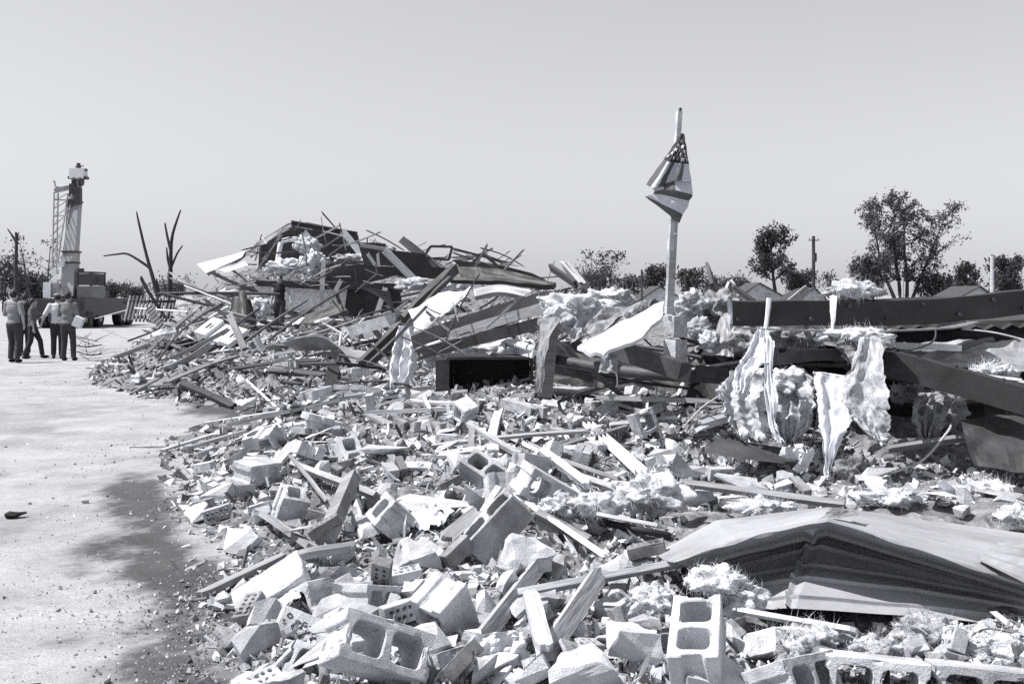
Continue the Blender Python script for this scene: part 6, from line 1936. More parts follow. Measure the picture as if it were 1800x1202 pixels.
for k in range(50): lath(rl.uniform(450,930),rl.uniform(38.6,41),rl.uniform(.4,.9),abs(rl.gauss(.25,.35)),rl.choice((0,3.14))+rl.gauss(0,.5),zoff=.5)
for k in range(40): lath(rl.uniform(600,1180),rl.uniform(12.2,17),rl.uniform(.4,.8),abs(rl.gauss(.2,.3)),None)
for k in range(26): lath(rl.uniform(1000,1790),rl.uniform(9.8,11.6),rl.uniform(.4,.7),abs(rl.gauss(.15,.25)),rl.choice((0,3.14))+rl.gauss(0,.4),zoff=rl.uniform(0,.9))
CATS['broken_stick']='stick'
for k in range(84):
    if k<44: px,py,D_=rl.uniform(462,700),rl.uniform(412,505),rl.uniform(33.8,34.7)
    elif k<64: px=rl.uniform(520,960); py=np.interp(px,[520,625,700,800,960],[398,415,438,462,494])+rl.uniform(-6,6); D_=rl.uniform(29,37) if px<800 else rl.uniform(24,29)
    else: px,py,D_=rl.uniform(690,1000),rl.uniform(530,610),rl.uniform(12.2,13.2)
    s=rl.uniform(.25,.6)*(1 if D_>20 else .55); v=rl.choice((0,0,1,1,2,4,3)); me,m=LV[v]; pos=P(px,py,D_)
    o=link('broken_stick',me,m,None,pos,Quaternion((0,1,0),rl.gauss(0,.7))@Quaternion((0,0,1),rl.gauss(0,.5))@Quaternion((1,0,0),rl.uniform(0,6))); o.scale=(s,s*1.1,s*1.1)
    label_loose(o,'broken_stick',('broken pale stick','broken grey stick','snapped pale lath','broken dark stick','torn grey board end','broken stick','broken slat')[v],*pos)
# torn paper, rags and pipe ends
CATS.update({'paper_scrap':'paper','pipe_end':'pipe'})
PV=[patch([[Vector((-.14,-.1,0)),Vector((0,-.1,.03)),Vector((.14,-.1,0))],[Vector((-.15,0,.02)),Vector((0,0,.0)),Vector((.12,0,.03))],[Vector((-.13,.1,0)),Vector((0,.11,.02)),Vector((.14,.09,.01))]],14,12,wrinkle(.05,4,4,i+20),.001,rag=.25).mesh('paper') for i in range(4)]
mb=MB(); mb.tube([(-.3,0,0),(.3,0,0)],.03,10); mb.tube([(-.3,0,0),(-.24,0,0)],.038,10); PE=mb.mesh('pipe',True)
for k in range(40):
    z0=rl.random(); py=rl.uniform(600,1180) if k<30 else rl.uniform(640,1000); px=rl.uniform(360,1180); D_=(EYE-.2)*F/(py-CY); x=(px-CX)/F*D_
    if sdpoly(np.array([x]),np.array([D_]),EDGE)[0]<.3 or (px-680)**2+(py-1130)**2<110**2: continue
    h=float(height(np.array([x]),np.array([D_]))[0]); s=rl.uniform(.5,1.1)*(1 if D_<12 else 1.5)
    if k<30: o=link('paper_scrap',PV[k%4],'paper',None,(x,D_,h+.07),Quaternion((0,0,1),rl.uniform(0,6))@Quaternion((1,0,0),rl.gauss(0,.5))); label_loose(o,'paper_scrap',('crumpled white paper scrap','torn white sheet of paper','ragged white paper piece','curled white paper')[k%4],x,D_,h+.07)
    else: o=link('pipe_end',PE,'sheet' if k%2 else 'steel_worn',None,(x,D_,h+.05),Quaternion((0,0,1),rl.uniform(0,6))@Quaternion((0,1,0),rl.gauss(0,.2))); label_loose(o,'pipe_end','short grey pipe' if k%2 else 'short dark pipe',x,D_,h+.05)
    o.scale=(s,)*3
# ---------------------------------------------------------------- uncountable fine debris
def chips(name,label,n,region,size,seed,tone,elong=.25,clip=None,matn='chip',zoff=.0,onground=False,flat=.6,smax=.035):
    r=np.random.default_rng(seed); (x0,x1),(y0,y1)=region; X=[];Y=[]
    px=r.uniform(x0,x1,n*4); py=r.uniform(y0,y1,n*4); D_=(EYE-(0 if onground else .18))*F/(py-CY); X=(px-CX)/F*D_; Y=D_
    e=sdpoly(X,Y,EDGE); ok=(e<.3)&(e>-9) if onground else (e>r.normal(0,.22,len(e)))
    if clip is not None: ok&=clip(px,py,e,r)
    X=X[ok][:n];Y=Y[ok][:n]; n=len(X)
    Z=np.maximum(height(X,Y),0)+zoff
    base=np.array([(a,b,c_) for a in(-1,1) for b in(-1,1) for c_ in(-1,1)],float)
    s=size[0]*np.exp(r.normal(0,size[1],n)); s=np.clip(s,.002,smax)*np.clip(Y/6,.8,3)**.5
    dim=np.stack([s,s*r.uniform(.45,1,n),s*r.uniform(.25,flat+.2,n)],1)
    el=r.random(n)<elong; dim[el]*=np.array([2.8,.4,.5])
    V=base[None]*dim[:,None,:]*(1+r.uniform(-.35,.25,(n,8,1)))+r.normal(0,.2,(n,8,3))*dim[:,None,:]
    q=r.normal(size=(n,4)); q[:,0]+=1.2; q/=np.linalg.norm(q,axis=1,keepdims=True); w,x,y,zq=q.T
    Rm=np.stack([np.stack([1-2*(y*y+zq*zq),2*(x*y-zq*w),2*(x*zq+y*w)],1),np.stack([2*(x*y+zq*w),1-2*(x*x+zq*zq),2*(y*zq-x*w)],1),np.stack([2*(x*zq-y*w),2*(y*zq+x*w),1-2*(x*x+y*y)],1)],1)
    V=np.einsum('nij,nkj->nki',Rm,V)+np.stack([X,Y,Z+s*.25],1)[:,None,:]
    fb=np.array([(0,1,3,2),(4,6,7,5),(0,4,5,1),(2,3,7,6),(0,2,6,4),(1,5,7,3)])
    Fc=(fb[None]+np.arange(n)[:,None,None]*8).reshape(-1,4)
    me=np_mesh(name,V.reshape(-1,3),Fc)
    tn=np.clip(r.choice(tone,n)*np.exp(r.normal(0,.25,n)),.05,1.35)
    at=me.attributes.new('tone','FLOAT','POINT'); at.data.foreach_set('value',np.repeat(tn,8).astype(np.float32))
    o=link(name,me,matn); return tag(o,label,'debris',None,'stuff')
M['chip']=mat('masonry_chips',.55,.2,20,.95,.3,120,rv=0,attr='tone')
sheetarea=lambda px,py,e,r: ~((px>1200)&(py>900)&(py<1085))
chips('debris','small masonry chips and splinters strewn over the near rubble',21000,((300,1820),(830,1290)),(.0085,.75),1,[.4,.6,.95,1.1,.25,.8],.22,sheetarea)
chips('debris','small chips and splinters strewn over the middle rubble',13000,((280,1500),(690,860)),(.0105,.7),2,[.25,.5,.85,1.1,.2,.65],.3)
chips('debris','small chips strewn over the farther rubble and the mound foot',9000,((160,1000),(568,720)),(.02,.5),3,[.25,.45,.8,1,.12,.6],.35)
chips('gravel','scattered grit and crumbs on the bare road beside the rubble',6500,((0,520),(640,1240)),(.0028,.6),4,[.5,.8,1,.35,.25],.08,lambda px,py,e,r: (r.random(len(e))<np.exp(e/.45)*.8+.03),onground=True)
# ---------------------------------------------------------------- truck crane
DC=56.0
def Q(x,y,dd=0): return P(x,y,DC+dd)
cr_=thing('truck_crane','tall truck crane with pale telescopic boom parked behind the group of people','crane',(Q(122,576).x,DC,0))
def sect(a,b,w,dp,name,m='crane_paint'):
    mb=MB(); mb.beam(a,b,w,dp,up=(1,0,0)); return part(name,mb,m,cr_)
mb=MB(); mb.box(*c(Q(80,0).x,Q(166,0).x,DC-1.2,DC+6.5,.62,1.52)); part('carrier',mb,'crane_dark',cr_)
mb=MB(); mb.box(*c(Q(84,0).x,Q(160,0).x,DC-1.26,DC-1.2,.95,1.35)); part('bumper',mb,'crane_dark',cr_)
for x in (90,152):
    for y in (-.6,1.4,4.6,5.9):
        mb=MB(); p=Vector((Q(x,0).x,DC+y,.52)); mb.tube([p-Vector((.2,0,0)),p+Vector((.2,0,0))],.52,18); wh=part('wheel',mb,'rubber',cr_)
        mb=MB(); mb.tube([p-Vector((.215,0,0)),p+Vector((.215,0,0))],.26,12); link('hub',mb.mesh('hub',False,cr_.location),'crane_paint',wh)
for x in (74,172):
    mb=MB(); mb.box((Q(x,0).x,DC-.9,.7),(.35,.3,.3)); mb.box((Q(x,0).x,DC-.9,.3),(.12,.12,.6)); mb.box((Q(x,0).x,DC-.9,.03),(.5,.5,.06)); part('outrigger',mb,'crane_dark',cr_)
mb=MB(); mb.box(*c(Q(100,0).x,Q(148,0).x,DC,DC+3.5,1.53,1.95)); part('turntable',mb,'crane_dark',cr_)
mb=MB(); mb.box(*c(Q(80,0).x,Q(93,0).x,DC-.3,DC+.9,1.56,2.35)); part('counterweight',mb,'crane_white',cr_)
mb=MB(); mb.box(*c(Q(93.5,0).x,Q(108,0).x,DC-.2,DC+1.4,1.58,2.28)); part('engine_box',mb,'crane_paint',cr_)
B0,B1,B2,B3=Q(121,523),Q(126,440,.6),Q(131.5,352,1.3),Q(136,312,1.6)
sect(B0,B1,.66,.62,'boom_section'); sect(B1,B2,.58,.56,'boom_section','crane_paint'); sect(B2,B3,.42,.4,'boom_section','crane_mid')
for p,w in ((Q(126,443,.55),.76),(Q(124.5,462,.45),.74),(Q(131.4,355,1.25),.66)):
    mb=MB(); mb.box(p,(w,w*.95,.10)); part('collar',mb,'crane_dark',cr_)
mb=MB(); mb.box(Q(138,306,1.6),(.75,.6,.55)); part('boom_head',mb,'crane_white',cr_)
mb=MB(); mb.box(Q(138,313,1.6),(.95,.5,.14)); mb.box(Q(138,299,1.6),(.9,.2,.12)); part('head_plate',mb,'crane_dark',cr_)
for x in (132,143):
    mb=MB(); p=Q(x,318,1.5); mb.tube([p-Vector((.06,0,0)),p+Vector((.06,0,0))],.28,14); part('sheave',mb,'crane_dark',cr_)
mb=MB(); mb.tube([Q(138,300,1.6),Q(138,287,1.6)],[.16,.10],8); mb.beam(Q(132,293,1.6),Q(147,292,1.6),.05,.05); part('head_light',mb,'crane_dark',cr_)
mb=MB(); mb.box(Q(137,345,1.0),(.34,.3,.9)); part('hook_block',mb,'crane_dark',cr_)
mb=MB(); mb.tube([Q(138,314,1.2),Q(137,334,1.0)],.03,5); part('hoist_cable',mb,'wire',cr_)
mb=MB(); mb.box(Q(125,357,1.0),(.35,.3,.4)); mb.box(Q(128,335,1.3),(.3,.3,.7)); part('jib_bracket',mb,'crane_dark',cr_)
# stowed lattice jib
jt=MB(); L0,L1=Q(92,472,-.2),Q(95,338,.3); R0,R1=Q(101,462,-.2),Q(120,340,.5)
for off in (0,.5):
    o_=Vector((0,off,0)); jt.tube([L0+o_,L1+o_],.045,6); jt.tube([R0+o_,R1+o_],.045,6)
part('jib_chords',jt,'crane_paint',cr_)
for i in range(9):
    a=i/9; b2=(i+1)/9; mb=MB()
    mb.tube([L0.lerp(L1,a),R0.lerp(R1,b2)],.022,5); mb.tube([L0.lerp(L1,a),L0.lerp(L1,b2)+Vector((0,.5,0))],.022,5); part('jib_lacing',mb,'crane_paint',cr_)
for a in (.9,.68,.38):
    mb=MB(); mb.tube([L0.lerp(L1,a),R0.lerp(R1,a)],.035,5); part('jib_crossbar',mb,'crane_paint',cr_)
mb=MB(); mb.tube([Q(95,318,.3),Q(98,330,.3),Q(121,328,.5)],.06,6); mb.beam(Q(96,336,.3),Q(121,330,.5),.22,.3); part('jib_head',mb,'crane_paint',cr_)
mb=MB(); mb.box(Q(96,478,-.2),(.3,.3,.25)); mb.box(Q(109,464,0),(.28,.3,.3)); part('jib_foot',mb,'crane_white',cr_)
# cab
mb=MB(); mb.box(*c(Q(138,0).x,Q(165,0).x,DC-.2,DC+1.6,1.55,2.15)); part('cab_lower',mb,'crane_mid',cr_)
cb_=MB()
for x in (138.5,164.5):
    for y in (-.15,1.55): cb_.box((Q(x,0).x,DC+y,2.5),(.07,.08,.68))
cb_.box((Q(151.5,0).x,DC+.7,2.87),(.86,1.85,.07)); part('cab_frame',cb_,'crane_dark',cr_)
mb=MB(); mb.box((Q(151.5,0).x,DC-.14,2.5),(.68,.02,.6)); part('windscreen',mb,'glass',cr_)
mb=MB(); mb.box((Q(164.6,0).x,DC+.7,2.5),(.02,1.5,.6)); part('side_window',mb,'glass',cr_)
mb=MB(); mb.tube([Q(165,500),Q(171,494)],.015,5); mb.box(Q(171.5,491),(.16,.05,.24)); part('mirror',mb,'crane_dark',cr_)
mb=MB(); mb.box(Q(142,476),(.25,.3,.25)); part('beacon',mb,'crane_dark',cr_)
# ---------------------------------------------------------------- people
def remesh(mb,vox,name):
    me=mb.mesh(name); o=bpy.data.objects.new('tmp',me); col.objects.link(o)
    md=o.modifiers.new('r','REMESH'); md.mode='VOXEL'; md.voxel_size=vox
    sm=o.modifiers.new('s','SMOOTH'); sm.factor=.5; sm.iterations=3
    dg=bpy.context.evaluated_depsgraph_get(); r=bpy.data.meshes.new_from_object(o.evaluated_get(dg)); bpy.data.objects.remove(o)
    r.polygons.foreach_set('use_smooth',[True]*len(r.polygons)); return r
def person(label,pos,h,face,legs,arms,mats_,sleeve=.5,cap=None,head=0,lean=0,group=None):
    k=h/1.75; root=thing('person',label,'person',pos,group); root.rotation_euler=(0,0,R(face)); root.scale=(k,k,k)
    hip={-1:Vector((-.09,0,.93)),1:Vector((.09,0,.93))}; LG={}
    for s in(-1,1):
        f,o=legs[0 if s<0 else 1]; ank=Vector((s*.10+o,f,.085)); kn=(hip[s]+ank)/2+Vector((0,.04+abs(f)*.12,0)); LG[s]=(hip[s],kn,ank)
    sh={s:Vector((s*.185,lean*.5,1.43)) for s in(-1,1)}; AR={}
    for s in(-1,1):
        e,w=arms[0 if s<0 else 1]; AR[s]=(sh[s],sh[s]+Vector((s*e[0],e[1],e[2])),sh[s]+Vector((s*w[0],w[1],w[2])))
    sp=[Vector((0,0,.95)),Vector((0,lean*.15,1.12)),Vector((0,lean*.35,1.3)),Vector((0,lean*.5,1.42))]
    hc=Vector((0,lean*.6+.02,1.635)); hr=Matrix.Rotation(R(head),3,'Z')
    B=MB()
    def torso(mb,g):
        mb.ell(sp[0],(.165+g,.115+g,.14+g),14); mb.ell(sp[1],(.145+g,.105+g,.17+g),14); mb.ell(sp[2],(.175+g,.115+g,.17+g),14); mb.ell(sp[3],(.175+g,.09+g,.075+g),14)
    torso(B,0)
    for s in(-1,1):
        a,b_,c_=LG[s]; B.tube([a+Vector((0,0,.05)),a.lerp(b_,.4),b_,b_.lerp(c_,.35)-Vector((0,.015,0)),c_],[.088,.08,.058,.06,.04],10)
        B.ell(c_+Vector((0,.07,-.045)),(.042,.13,.04),8)
        a,b_,c_=AR[s]; B.tube([a,a.lerp(b_,.5),b_,b_.lerp(c_,.3),c_],[.055,.048,.040,.041,.028],9); B.ell(a,(.065,.065,.065),8)
        d=(c_-b_).normalized(); B.ell(c_+d*.045,(.035,.035,.055),8); sd_=d.cross(Vector((s,0,0))).normalized()
        for i in range(4):
            p=c_+d*.08+sd_*(i-1.5)*.019; B.tube([p,p+d*.04+Vector((-s*.006,0,0)),p+d*(.072 if i in(1,2) else .06)+Vector((-s*.018,0,0))],[.010,.0095,.008],6)
        p=c_+d*.03+sd_*.03; B.tube([p,p+d*.03+sd_*.022,p+d*.06+sd_*.025],[.012,.0105,.009],6)
    B.tube([sp[3],Vector((0,lean*.55,1.5)),hc-Vector((0,0,.06))],[.06,.052,.055],10)
    B.ell(hc,(.076,.098,.115),14); B.ell(hc+hr@Vector((0,.04,-.07)),(.05,.055,.05),10); B.tube([hc+hr@Vector((0,.09,.0)),hc+hr@Vector((0,.118,-.028))],[.008,.015],6)
    for s in(-1,1): B.ell(hc+hr@Vector((s*.078,0,-.01)),(.012,.022,.03),6)
    link('body',remesh(B,.013,'body'),'skin',root)
    S=MB(); torso(S,.016)
    for s in(-1,1):
        a,b_,c_=AR[s]; S.ell(a,(.078,.075,.078),8); e=a.lerp(b_,min(1,sleeve*2)); pts=[a,e] if sleeve<=.5 else [a,b_,b_.lerp(c_,(sleeve-.5)*2)]
        if sleeve>0: S.tube(pts,[.072,.064] if len(pts)==2 else [.072,.058,.046],9)
    link('shirt',remesh(S,.014,'shirt'),mats_[0],root)
    T_=MB(); T_.ell(sp[0]-Vector((0,0,.02)),(.185,.135,.13),12)
    for s in(-1,1):
        a,b_,c_=LG[s]; T_.tube([a+Vector((0,0,.03)),a.lerp(b_,.4),b_,c_+Vector((0,0,.0))],[.108,.098,.078,.068],10)
    link('trousers',remesh(T_,.014,'trousers'),mats_[1],root)
    for s in(-1,1):
        S=MB(); c_=LG[s][2]; S.ell(c_+Vector((0,.065,-.04)),(.05,.14,.046),10); link('shoe',S.mesh('shoe',True),'rubber',root)
    Hh=MB(); Hh.ell(hc+hr@Vector((0,-.022,.025)),(.088,.102,.108),12); link('hair',Hh.mesh('hair',True),mats_[2],root)
    if cap:
        Cc=MB(); Cc.ell(hc+Vector((0,-.005,.085)),(.098,.112,.055),12); Cc.box(hc+hr@Vector((0,.12,.07)),(.14,.11,.012)); link('cap',Cc.mesh('cap',True),cap,root)
    return root
def cl(n,v): M[n]=mat(n,v,.15,6,.9,.2,40,rv=0); return n
down=((.05,.0,-.30),(.07,.05,-.55)); back=((.08,-.03,-.28),(.02,.10,-.52)); fold=((.07,.02,-.29),(-.06,.24,-.24)); wide=((.14,-.02,-.27),(.22,.06,-.50))
person('man in a light shirt and dark trousers seen from behind at the picture edge',G(24,637),1.78,-12,((.05,-.02),(-.08,.05)),(fold,back),(cl('shirt_pale',.22),cl('trousers_dark',.045),'hair'))
person('short person in a dark patterned top stepping out beside the man at the edge',G(57,630),1.58,-70,((.26,-.02),(-.22,.02)),(fold,down),(cl('shirt_pattern',.10),cl('trousers_black',.03),'hair'))
person('dark figure standing half hidden behind the stepping person',G(43,626),1.70,30,((0,0),(.04,0)),(down,fold),(cl('shirt_dark',.035),'trousers_black','hair'))
person('man in a white short-sleeved shirt holding his arm down, by the crane',G(101,630),1.70,20,((.05,0),(-.08,0)),(wide,down),(cl('shirt_white',.55),'trousers_black','hair'),cap='shirt_pale')
person('man seen from behind in a grey top beside the man in white',G(119,634),1.74,-6,((0,-.02),(.05,.03)),(fold,fold),(cl('shirt_grey',.17),'trousers_dark','hair'),sleeve=.5)
person('slim person in a dark sleeveless top standing on the wreck, arms bare',P(492,583,33.2),1.72,170,((.02,0),(-.05,0)),(wide,down),(cl('tank_top',.02),'trousers_dark','hair'),sleeve=0,head=-20,lean=.04)
mb=MB(); p=G(137,570,.9); mb.box(P(138,566,27.2),(.22,.16,.26),Matrix.Rotation(.4,3,'Y')); one('white_bag','white bag held at the side of the man in the grey top','bag',mb,'cloth')
# ---------------------------------------------------------------- bare snags and trees
def grow(mb,p,d,L,r,depth,rr,tips,bendz=.05,nb=3,ang=.6):
    pts=[p];rad=[r]; n=5
    for i in range(n):
        d=(d+Vector((rr.gauss(0,.10),rr.gauss(0,.10),rr.gauss(bendz,.06)))).normalized(); p=p+d*L/n; pts.append(p); rad.append(r*(1-.6*(i+1)/n))
    mb.tube(pts,rad,6 if r>.05 else 4)
    if depth<=1: tips+=pts[2:]
    if depth>0:
        for k in range(nb+(depth>1)):
            i=rr.randint(2,n); q=pts[i]; e=Vector((rr.gauss(0,1),rr.gauss(0,1),rr.gauss(0,.4))).normalized(); dd=(d+e*ang*1.3).normalized()
            grow(mb,q,dd,L*rr.uniform(.45,.7),rad[i]*.65,depth-1,rr,tips,bendz,nb,ang)
def leaves(tips,n,sig,size,seed,ell=None):
    r=np.random.default_rng(seed); T=np.array([tuple(t) for t in tips])
    if ell is None: C_=T[r.integers(0,len(T),n)]+r.normal(0,sig,(n,3))
    else:
        (cc,rad)=ell; u=r.normal(size=(n,3)); u/=np.linalg.norm(u,axis=1,keepdims=True); C_=np.array(cc)+u*np.array(rad)*(r.random((n,1))**.4)
    a=r.normal(size=(n,3)); a/=np.linalg.norm(a,axis=1,keepdims=True); b_=np.cross(a,r.normal(size=(n,3))); b_/=np.linalg.norm(b_,axis=1,keepdims=True)
    s=size*r.uniform(.5,1.2,(n,1)); V=np.stack([C_-a*s,C_+b_*s*.5,C_+a*s,C_-b_*s*.5],1).reshape(-1,3); return V,np.arange(4*n).reshape(-1,4)
def tree(label,px,ty,D_,hw,n,seed,trunks=1,kind='round',name='tree',lean=0,lsize=.34,bottom=.25,group='trees on the skyline'):
    rr=random.Random(seed); x=(px-CX)/F*D_; h=EYE-(ty-CY)/F*D_; wr=hw*D_/F
    root=thing(name,label,'tree',(x,D_,0),group); mb=MB(); tips=[]
    for k in range(trunks):
        d=Vector((rr.gauss(lean,.05)+(k-(trunks-1)/2)*.22,rr.gauss(0,.12),1)).normalized(); base=Vector(((k-(trunks-1)/2)*.6,rr.uniform(-.4,.4),0))
        pts=[base];rad=[.03*h if trunks==1 else .018*h]; p=base
        for i in range(8):
            d=(d+Vector((rr.gauss(0,.05),rr.gauss(0,.05),.05))).normalized(); p=p+d*h*.86/8*rr.uniform(.9,1.05); pts.append(p); rad.append(rad[0]*(1-.85*(i+1)/8))
        mb.tube(pts,rad,7); tips+=pts[6:]
        for i in range(2,9):
            f=i/8
            if f<bottom: continue
            for q in range(4 if trunks==1 else 3):
                a=rr.uniform(0,6.28); w=wr*(1.15*math.sqrt(max(.05,1-(abs(f-.55)/.6)**2)) if kind=='round' else 1.1*(1.05-f)+.12)
                dd=Vector((math.cos(a),math.sin(a),.55 if kind=='round' else .15)).normalized(); grow(mb,pts[i],dd,w*rr.uniform(.55,.95)/(1 if trunks==1 else 1.3),rad[i]*.5,1,rr,tips,.05,3,.7)
    part_t=link('trunk',mb.mesh('trunk'),'bark',root)
    T=[t for t in tips if t.z>h*bottom*.8]
    V,Fc=leaves(T or tips,int(n*.62),lsize*1.0,lsize*.85,seed); link('crown',np_mesh('crown',V,Fc),'leaf',root); return root
TR=[('tall many-stemmed tree with airy crown, the largest on the skyline',1590,333,170,64,15000,11,4,'round',.30,.16),
('upright leafy tree left of the utility pole',1365,397,170,36,6500,12,1,'round',.34,.3),
('low dense tree at the foot of the tallest tree, left side',1530,452,165,44,6000,13,2,'round',.36,.1),
('low bush at the foot of the utility pole',1405,482,175,34,3500,14,2,'round',.36,.05),
('rounded dense tree by the pale pole at far right',1768,455,165,36,6500,15,2,'round',.34,.1),
('small tree left of the rounded dense tree at far right',1706,461,170,20,2500,16,1,'round',.32,.15),
('bush between the tallest tree and the small tree',1648,488,170,34,3000,17,2,'round',.34,.05),
('slender sapling between the pole and the tallest tree',1462,476,180,14,700,18,1,'round',.3,.2),
('thin half-bare tree above the wool ridge',1063,438,150,38,1300,19,2,'round',.28,.3),
('round bush left of the flagpole on the skyline',1150,470,160,28,3200,20,2,'round',.32,.05),
('round bush right of the flagpole on the skyline',1216,475,160,26,2600,21,2,'round',.32,.05),
('low hedge-like bush under the thin half-bare tree',1040,491,165,44,3000,22,2,'round',.32,.0),
('low bush left of the round bush by the flagpole',1104,493,165,32,2400,23,2,'round',.32,.0),
('low bush behind the gabled garage',1300,496,190,36,2600,24,2,'round',.32,.0),
('low bush far right beyond the level beam',1690,498,185,44,2600,28,2,'round',.32,.0),
('bush on the skyline between the garage and the dark board',1262,497,190,34,2200,29,2,'round',.32,.0),
('thin straggly tree at the left picture edge',8,458,110,40,1700,25,2,'round',.30,.05),
('feathery half-bare tree left of the crane',66,404,95,34,420,26,2,'round',.2,.3),
('low bush right of the crane on the horizon',192,506,190,26,2600,27,2,'round',.32,.0),
('low bush at the horizon beside the slatted panel',232,513,200,30,2200,30,2,'round',.32,.0),
('dark bush under the feathery tree left of the crane',58,488,120,34,3000,31,2,'round',.3,.0),
('scrub on the horizon behind the bare snags',300,512,200,50,2600,32,2,'round',.32,.0)]
for lb,px,ty,D_,hw,n,sd_,tk,kd,ls,bt in TR: tree(lb,px,ty,D_,hw,n,sd_,tk,kd,lsize=ls,bottom=bt)
def snag(label,D_,branches,m='bark'):
    x0=branches[0][0]; root=thing('bare_tree',label,'tree',(P(x0[0],CY,D_).x,D_,hz(P(x0[0],CY,D_).x,D_)))
    for i,(l) in enumerate(branches):
        pts=[P(a,b_,D_+ (dz if len(q)>3 else 0)) for q in l for a,b_,r_,*dz in [q]]; pts=[P(q[0],q[1],D_) for q in l]; rad=[q[2]*.55*D_/F for q in l]
        fine=[cr([Vector(p) for p in pts],t/14)+Vector((noise.noise(Vector((t,i,0))),noise.noise(Vector((t,i,4))),0))*.06 for t in range(15)]
        fr=[np.interp(t/14*(len(rad)-1),range(len(rad)),rad) for t in range(15)]
        mb=MB(); mb.tube(fine,fr,7); part('trunk' if i==0 else 'branch',mb,m,root)
snag('bare storm-stripped trunk with one long branch drooping left',42,[[(287,560,9),(272,500,7),(258,450,5),(246,400,4),(240,372,2)],[(262,470,5),(240,455,4),(222,446,3.5),(205,447,3),(182,450,2)],[(283,535,6),(278,505,4),(275,490,2)]])
snag('bare storm-stripped forked trunk right of the drooping one',43,[[(297,560,9),(299,500,8),(300,470,7),(302,420,5),(312,385,3.5),(318,369,2)],[(300,440,5),(294,415,4),(290,392,2.5)],[(300,475,5),(295,455,4),(293,435,2)],[(302,468,4),(312,445,3),(321,432,2)]])
snag('broken trunk with a splintered top at the left picture edge',60,[[(30,540,7),(28,480,6),(29,430,5),(28,408,3)],[(28,425,4),(20,412,3),(13,402,1.5)],[(29,425,3),(33,408,1.2)]])
# ---------------------------------------------------------------- poles, houses
def upole(label,px,ty,D_,r,arms_,m='bark'):
    x=P(px,CY,D_).x; root=thing('utility_pole',label,'pole',(x,D_,0)); zt=P(px,ty,D_).z
    mb=MB(); mb.tube([(x,D_,0),(x,D_,zt)],[r*1.2,r],8); part('post',mb,m,root)
    for k,(dz,w) in enumerate(arms_):
        mb=MB(); mb.box((x,D_-.15,zt-dz),(w,.12,.14)); ca=part('crossarm',mb,m,root)
        for s in(-.9,.9):
            mb=MB(); mb.tube([(x+s*w/2,D_-.15,zt-dz),(x+s*w/2,D_-.15,zt-dz+.35)],.07,6); link('insulator',mb.mesh('insulator',False,root.location),'crane_paint',ca)
    return root
up=upole('tall utility pole with short crossarm beside the upright leafy tree',1430,415,150,.22,((.6,1.4),(5,1.2)))
mb=MB(); x=P(1432,460,149.5); mb.tube([x,x+Vector((0,0,1.2))],.3,10); part('transformer',mb,'crane_dark',up)
upole('pale pole at the far right in front of the rounded tree',1744,450,120,.2,(),'concrete')
upole('thin leaning stake on the skyline left of the flagpole',1128,474,130,.12,()); upole('thin post on the skyline right of the flagpole',1205,472,130,.14,()); upole('pale thin post before the tallest tree',1587,488,130,.14,(),'concrete')
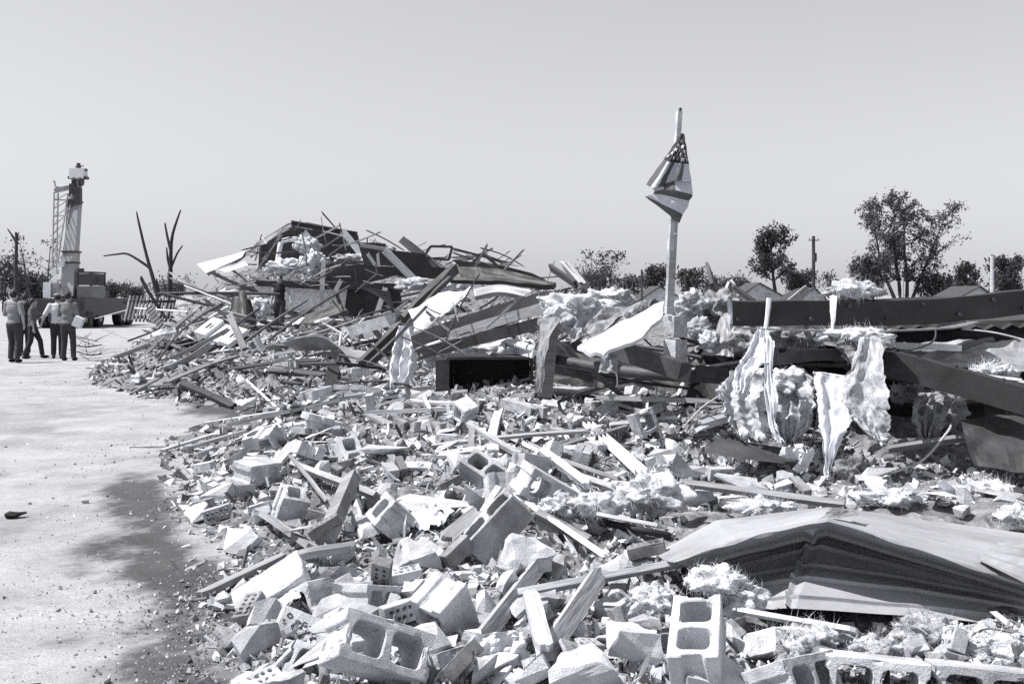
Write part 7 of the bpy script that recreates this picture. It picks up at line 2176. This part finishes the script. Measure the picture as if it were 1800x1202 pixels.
def house(label,x0,x1,pk_,py,D_,dep,m='plaster',roof='steel_worn'):
    a,b_=P(x0,CY,D_).x,P(x1,CY,D_).x; zp=P(0,py,D_).z; ze=zp-(b_-a)*.30; mid=P(pk_,CY,D_).x
    root=thing('house',label,'house',((a+b_)/2,D_,0)); mb=MB()
    V=[(a,D_,0),(b_,D_,0),(b_,D_,ze),(mid,D_,zp),(a,D_,ze)]; n=5
    mb.add(V+[(x,y+dep,z_) for x,y,z_ in V],[tuple(range(5)),tuple(range(9,4,-1))]+[(i,n+i,n+(i+1)%5,(i+1)%5) for i in range(5)]); part('wall',mb,m,root)
    for s,(xa,xb) in((-1,(a,mid)),(1,(b_,mid))):
        d=Vector((xb-xa,0,zp-ze)); e=Vector((xa,0,ze))-d*.08; mb=MB(); nrm=Vector((-d.z*s*-1,0,abs(d.x))).normalized()
        A=Vector((e.x,D_-.35,e.z+.05)); B_=Vector((xb,D_-.35,zp+.05)); t_=Vector((0,0,.14)); y_=Vector((0,dep+.7,0))
        mb.add([A,B_,B_+y_,A+y_,A+t_,B_+t_,B_+t_+y_,A+t_+y_],[(0,1,2,3),(7,6,5,4),(0,4,5,1),(1,5,6,2),(2,6,7,3),(3,7,4,0)]); part('roof_slope',mb,roof,root)
    mb=MB(); mb.box((mid-.9,D_-.02,ze*.55),(1.0,.06,1.1)); w_=part('window',mb,'crane_white',root)
    mb=MB(); mb.box((mid-.9,D_-.06,ze*.55),(.8,.03,.9)); link('pane',mb.mesh('pane',False,root.location),'glass',w_)
    mb=MB(); mb.box((mid+1.1,D_-.02,1.0),(.9,.06,2.0)); part('door',mb,'wood',root)
house('pale gabled garage just above the left part of the level beam',1304,1372,1335,499,140,8)
house('small pale gabled house right of the garage',1385,1452,1432,508,145,8)
house('low shingled house at the right above the level beam',1682,1752,1722,505,130,8,'concrete','steel_worn')
house('low dark-roofed house behind the flagpole',1118,1212,1160,505,135,10,'concrete','steel_worn')
house('small dark-roofed shed left of the flagpole on the skyline',1062,1112,1085,509,138,8,'sheet','steel')
# ---------------------------------------------------------------- odds and ends
me=chunk_mesh('scrap',(.15,.12,.05),201,20,.25,2); tag(link('crumpled_scrap',me,'rubber',None,G(27,910)+Vector((0,0,.02))),'small dark crumpled scrap lying alone on the road at the picture edge','scrap')
for i,(lb,l) in enumerate((('thin bare branch lying on the road behind the people, upper',[(134,592,38),(150,596,37),(172,600,36)]),('thin bare branch lying on the road behind the people, middle',[(134,608,33),(155,610,32.5),(178,606,33)]),('thin bare branch lying on the road behind the people, lower',[(137,618,30),(155,624,29.5),(178,622,29.6)]))):
    mb=MB(); pts=[G(x,y,.06+.1*abs(math.sin(k*2))) for k,(x,y,_) in enumerate(l)]; mb.tube([cr(pts,t/10) for t in range(11)],.018,5)
    rr=random.Random(i)
    for k in range(7):
        p=cr(pts,rr.uniform(.1,.95)); mb.tube([p,p+Vector((rr.uniform(-.6,.6),rr.uniform(-.3,.3),rr.uniform(.05,.35)))],[.012,.004],4)
    one('fallen_branch',lb,'branch',mb,'bark')
mb=MB(); mb.tube([P(166,560,54),P(222,545,34)],.015,5); one('cable','taut pale cable running from the crane to the slatted panel','cable',mb,'wire_light')
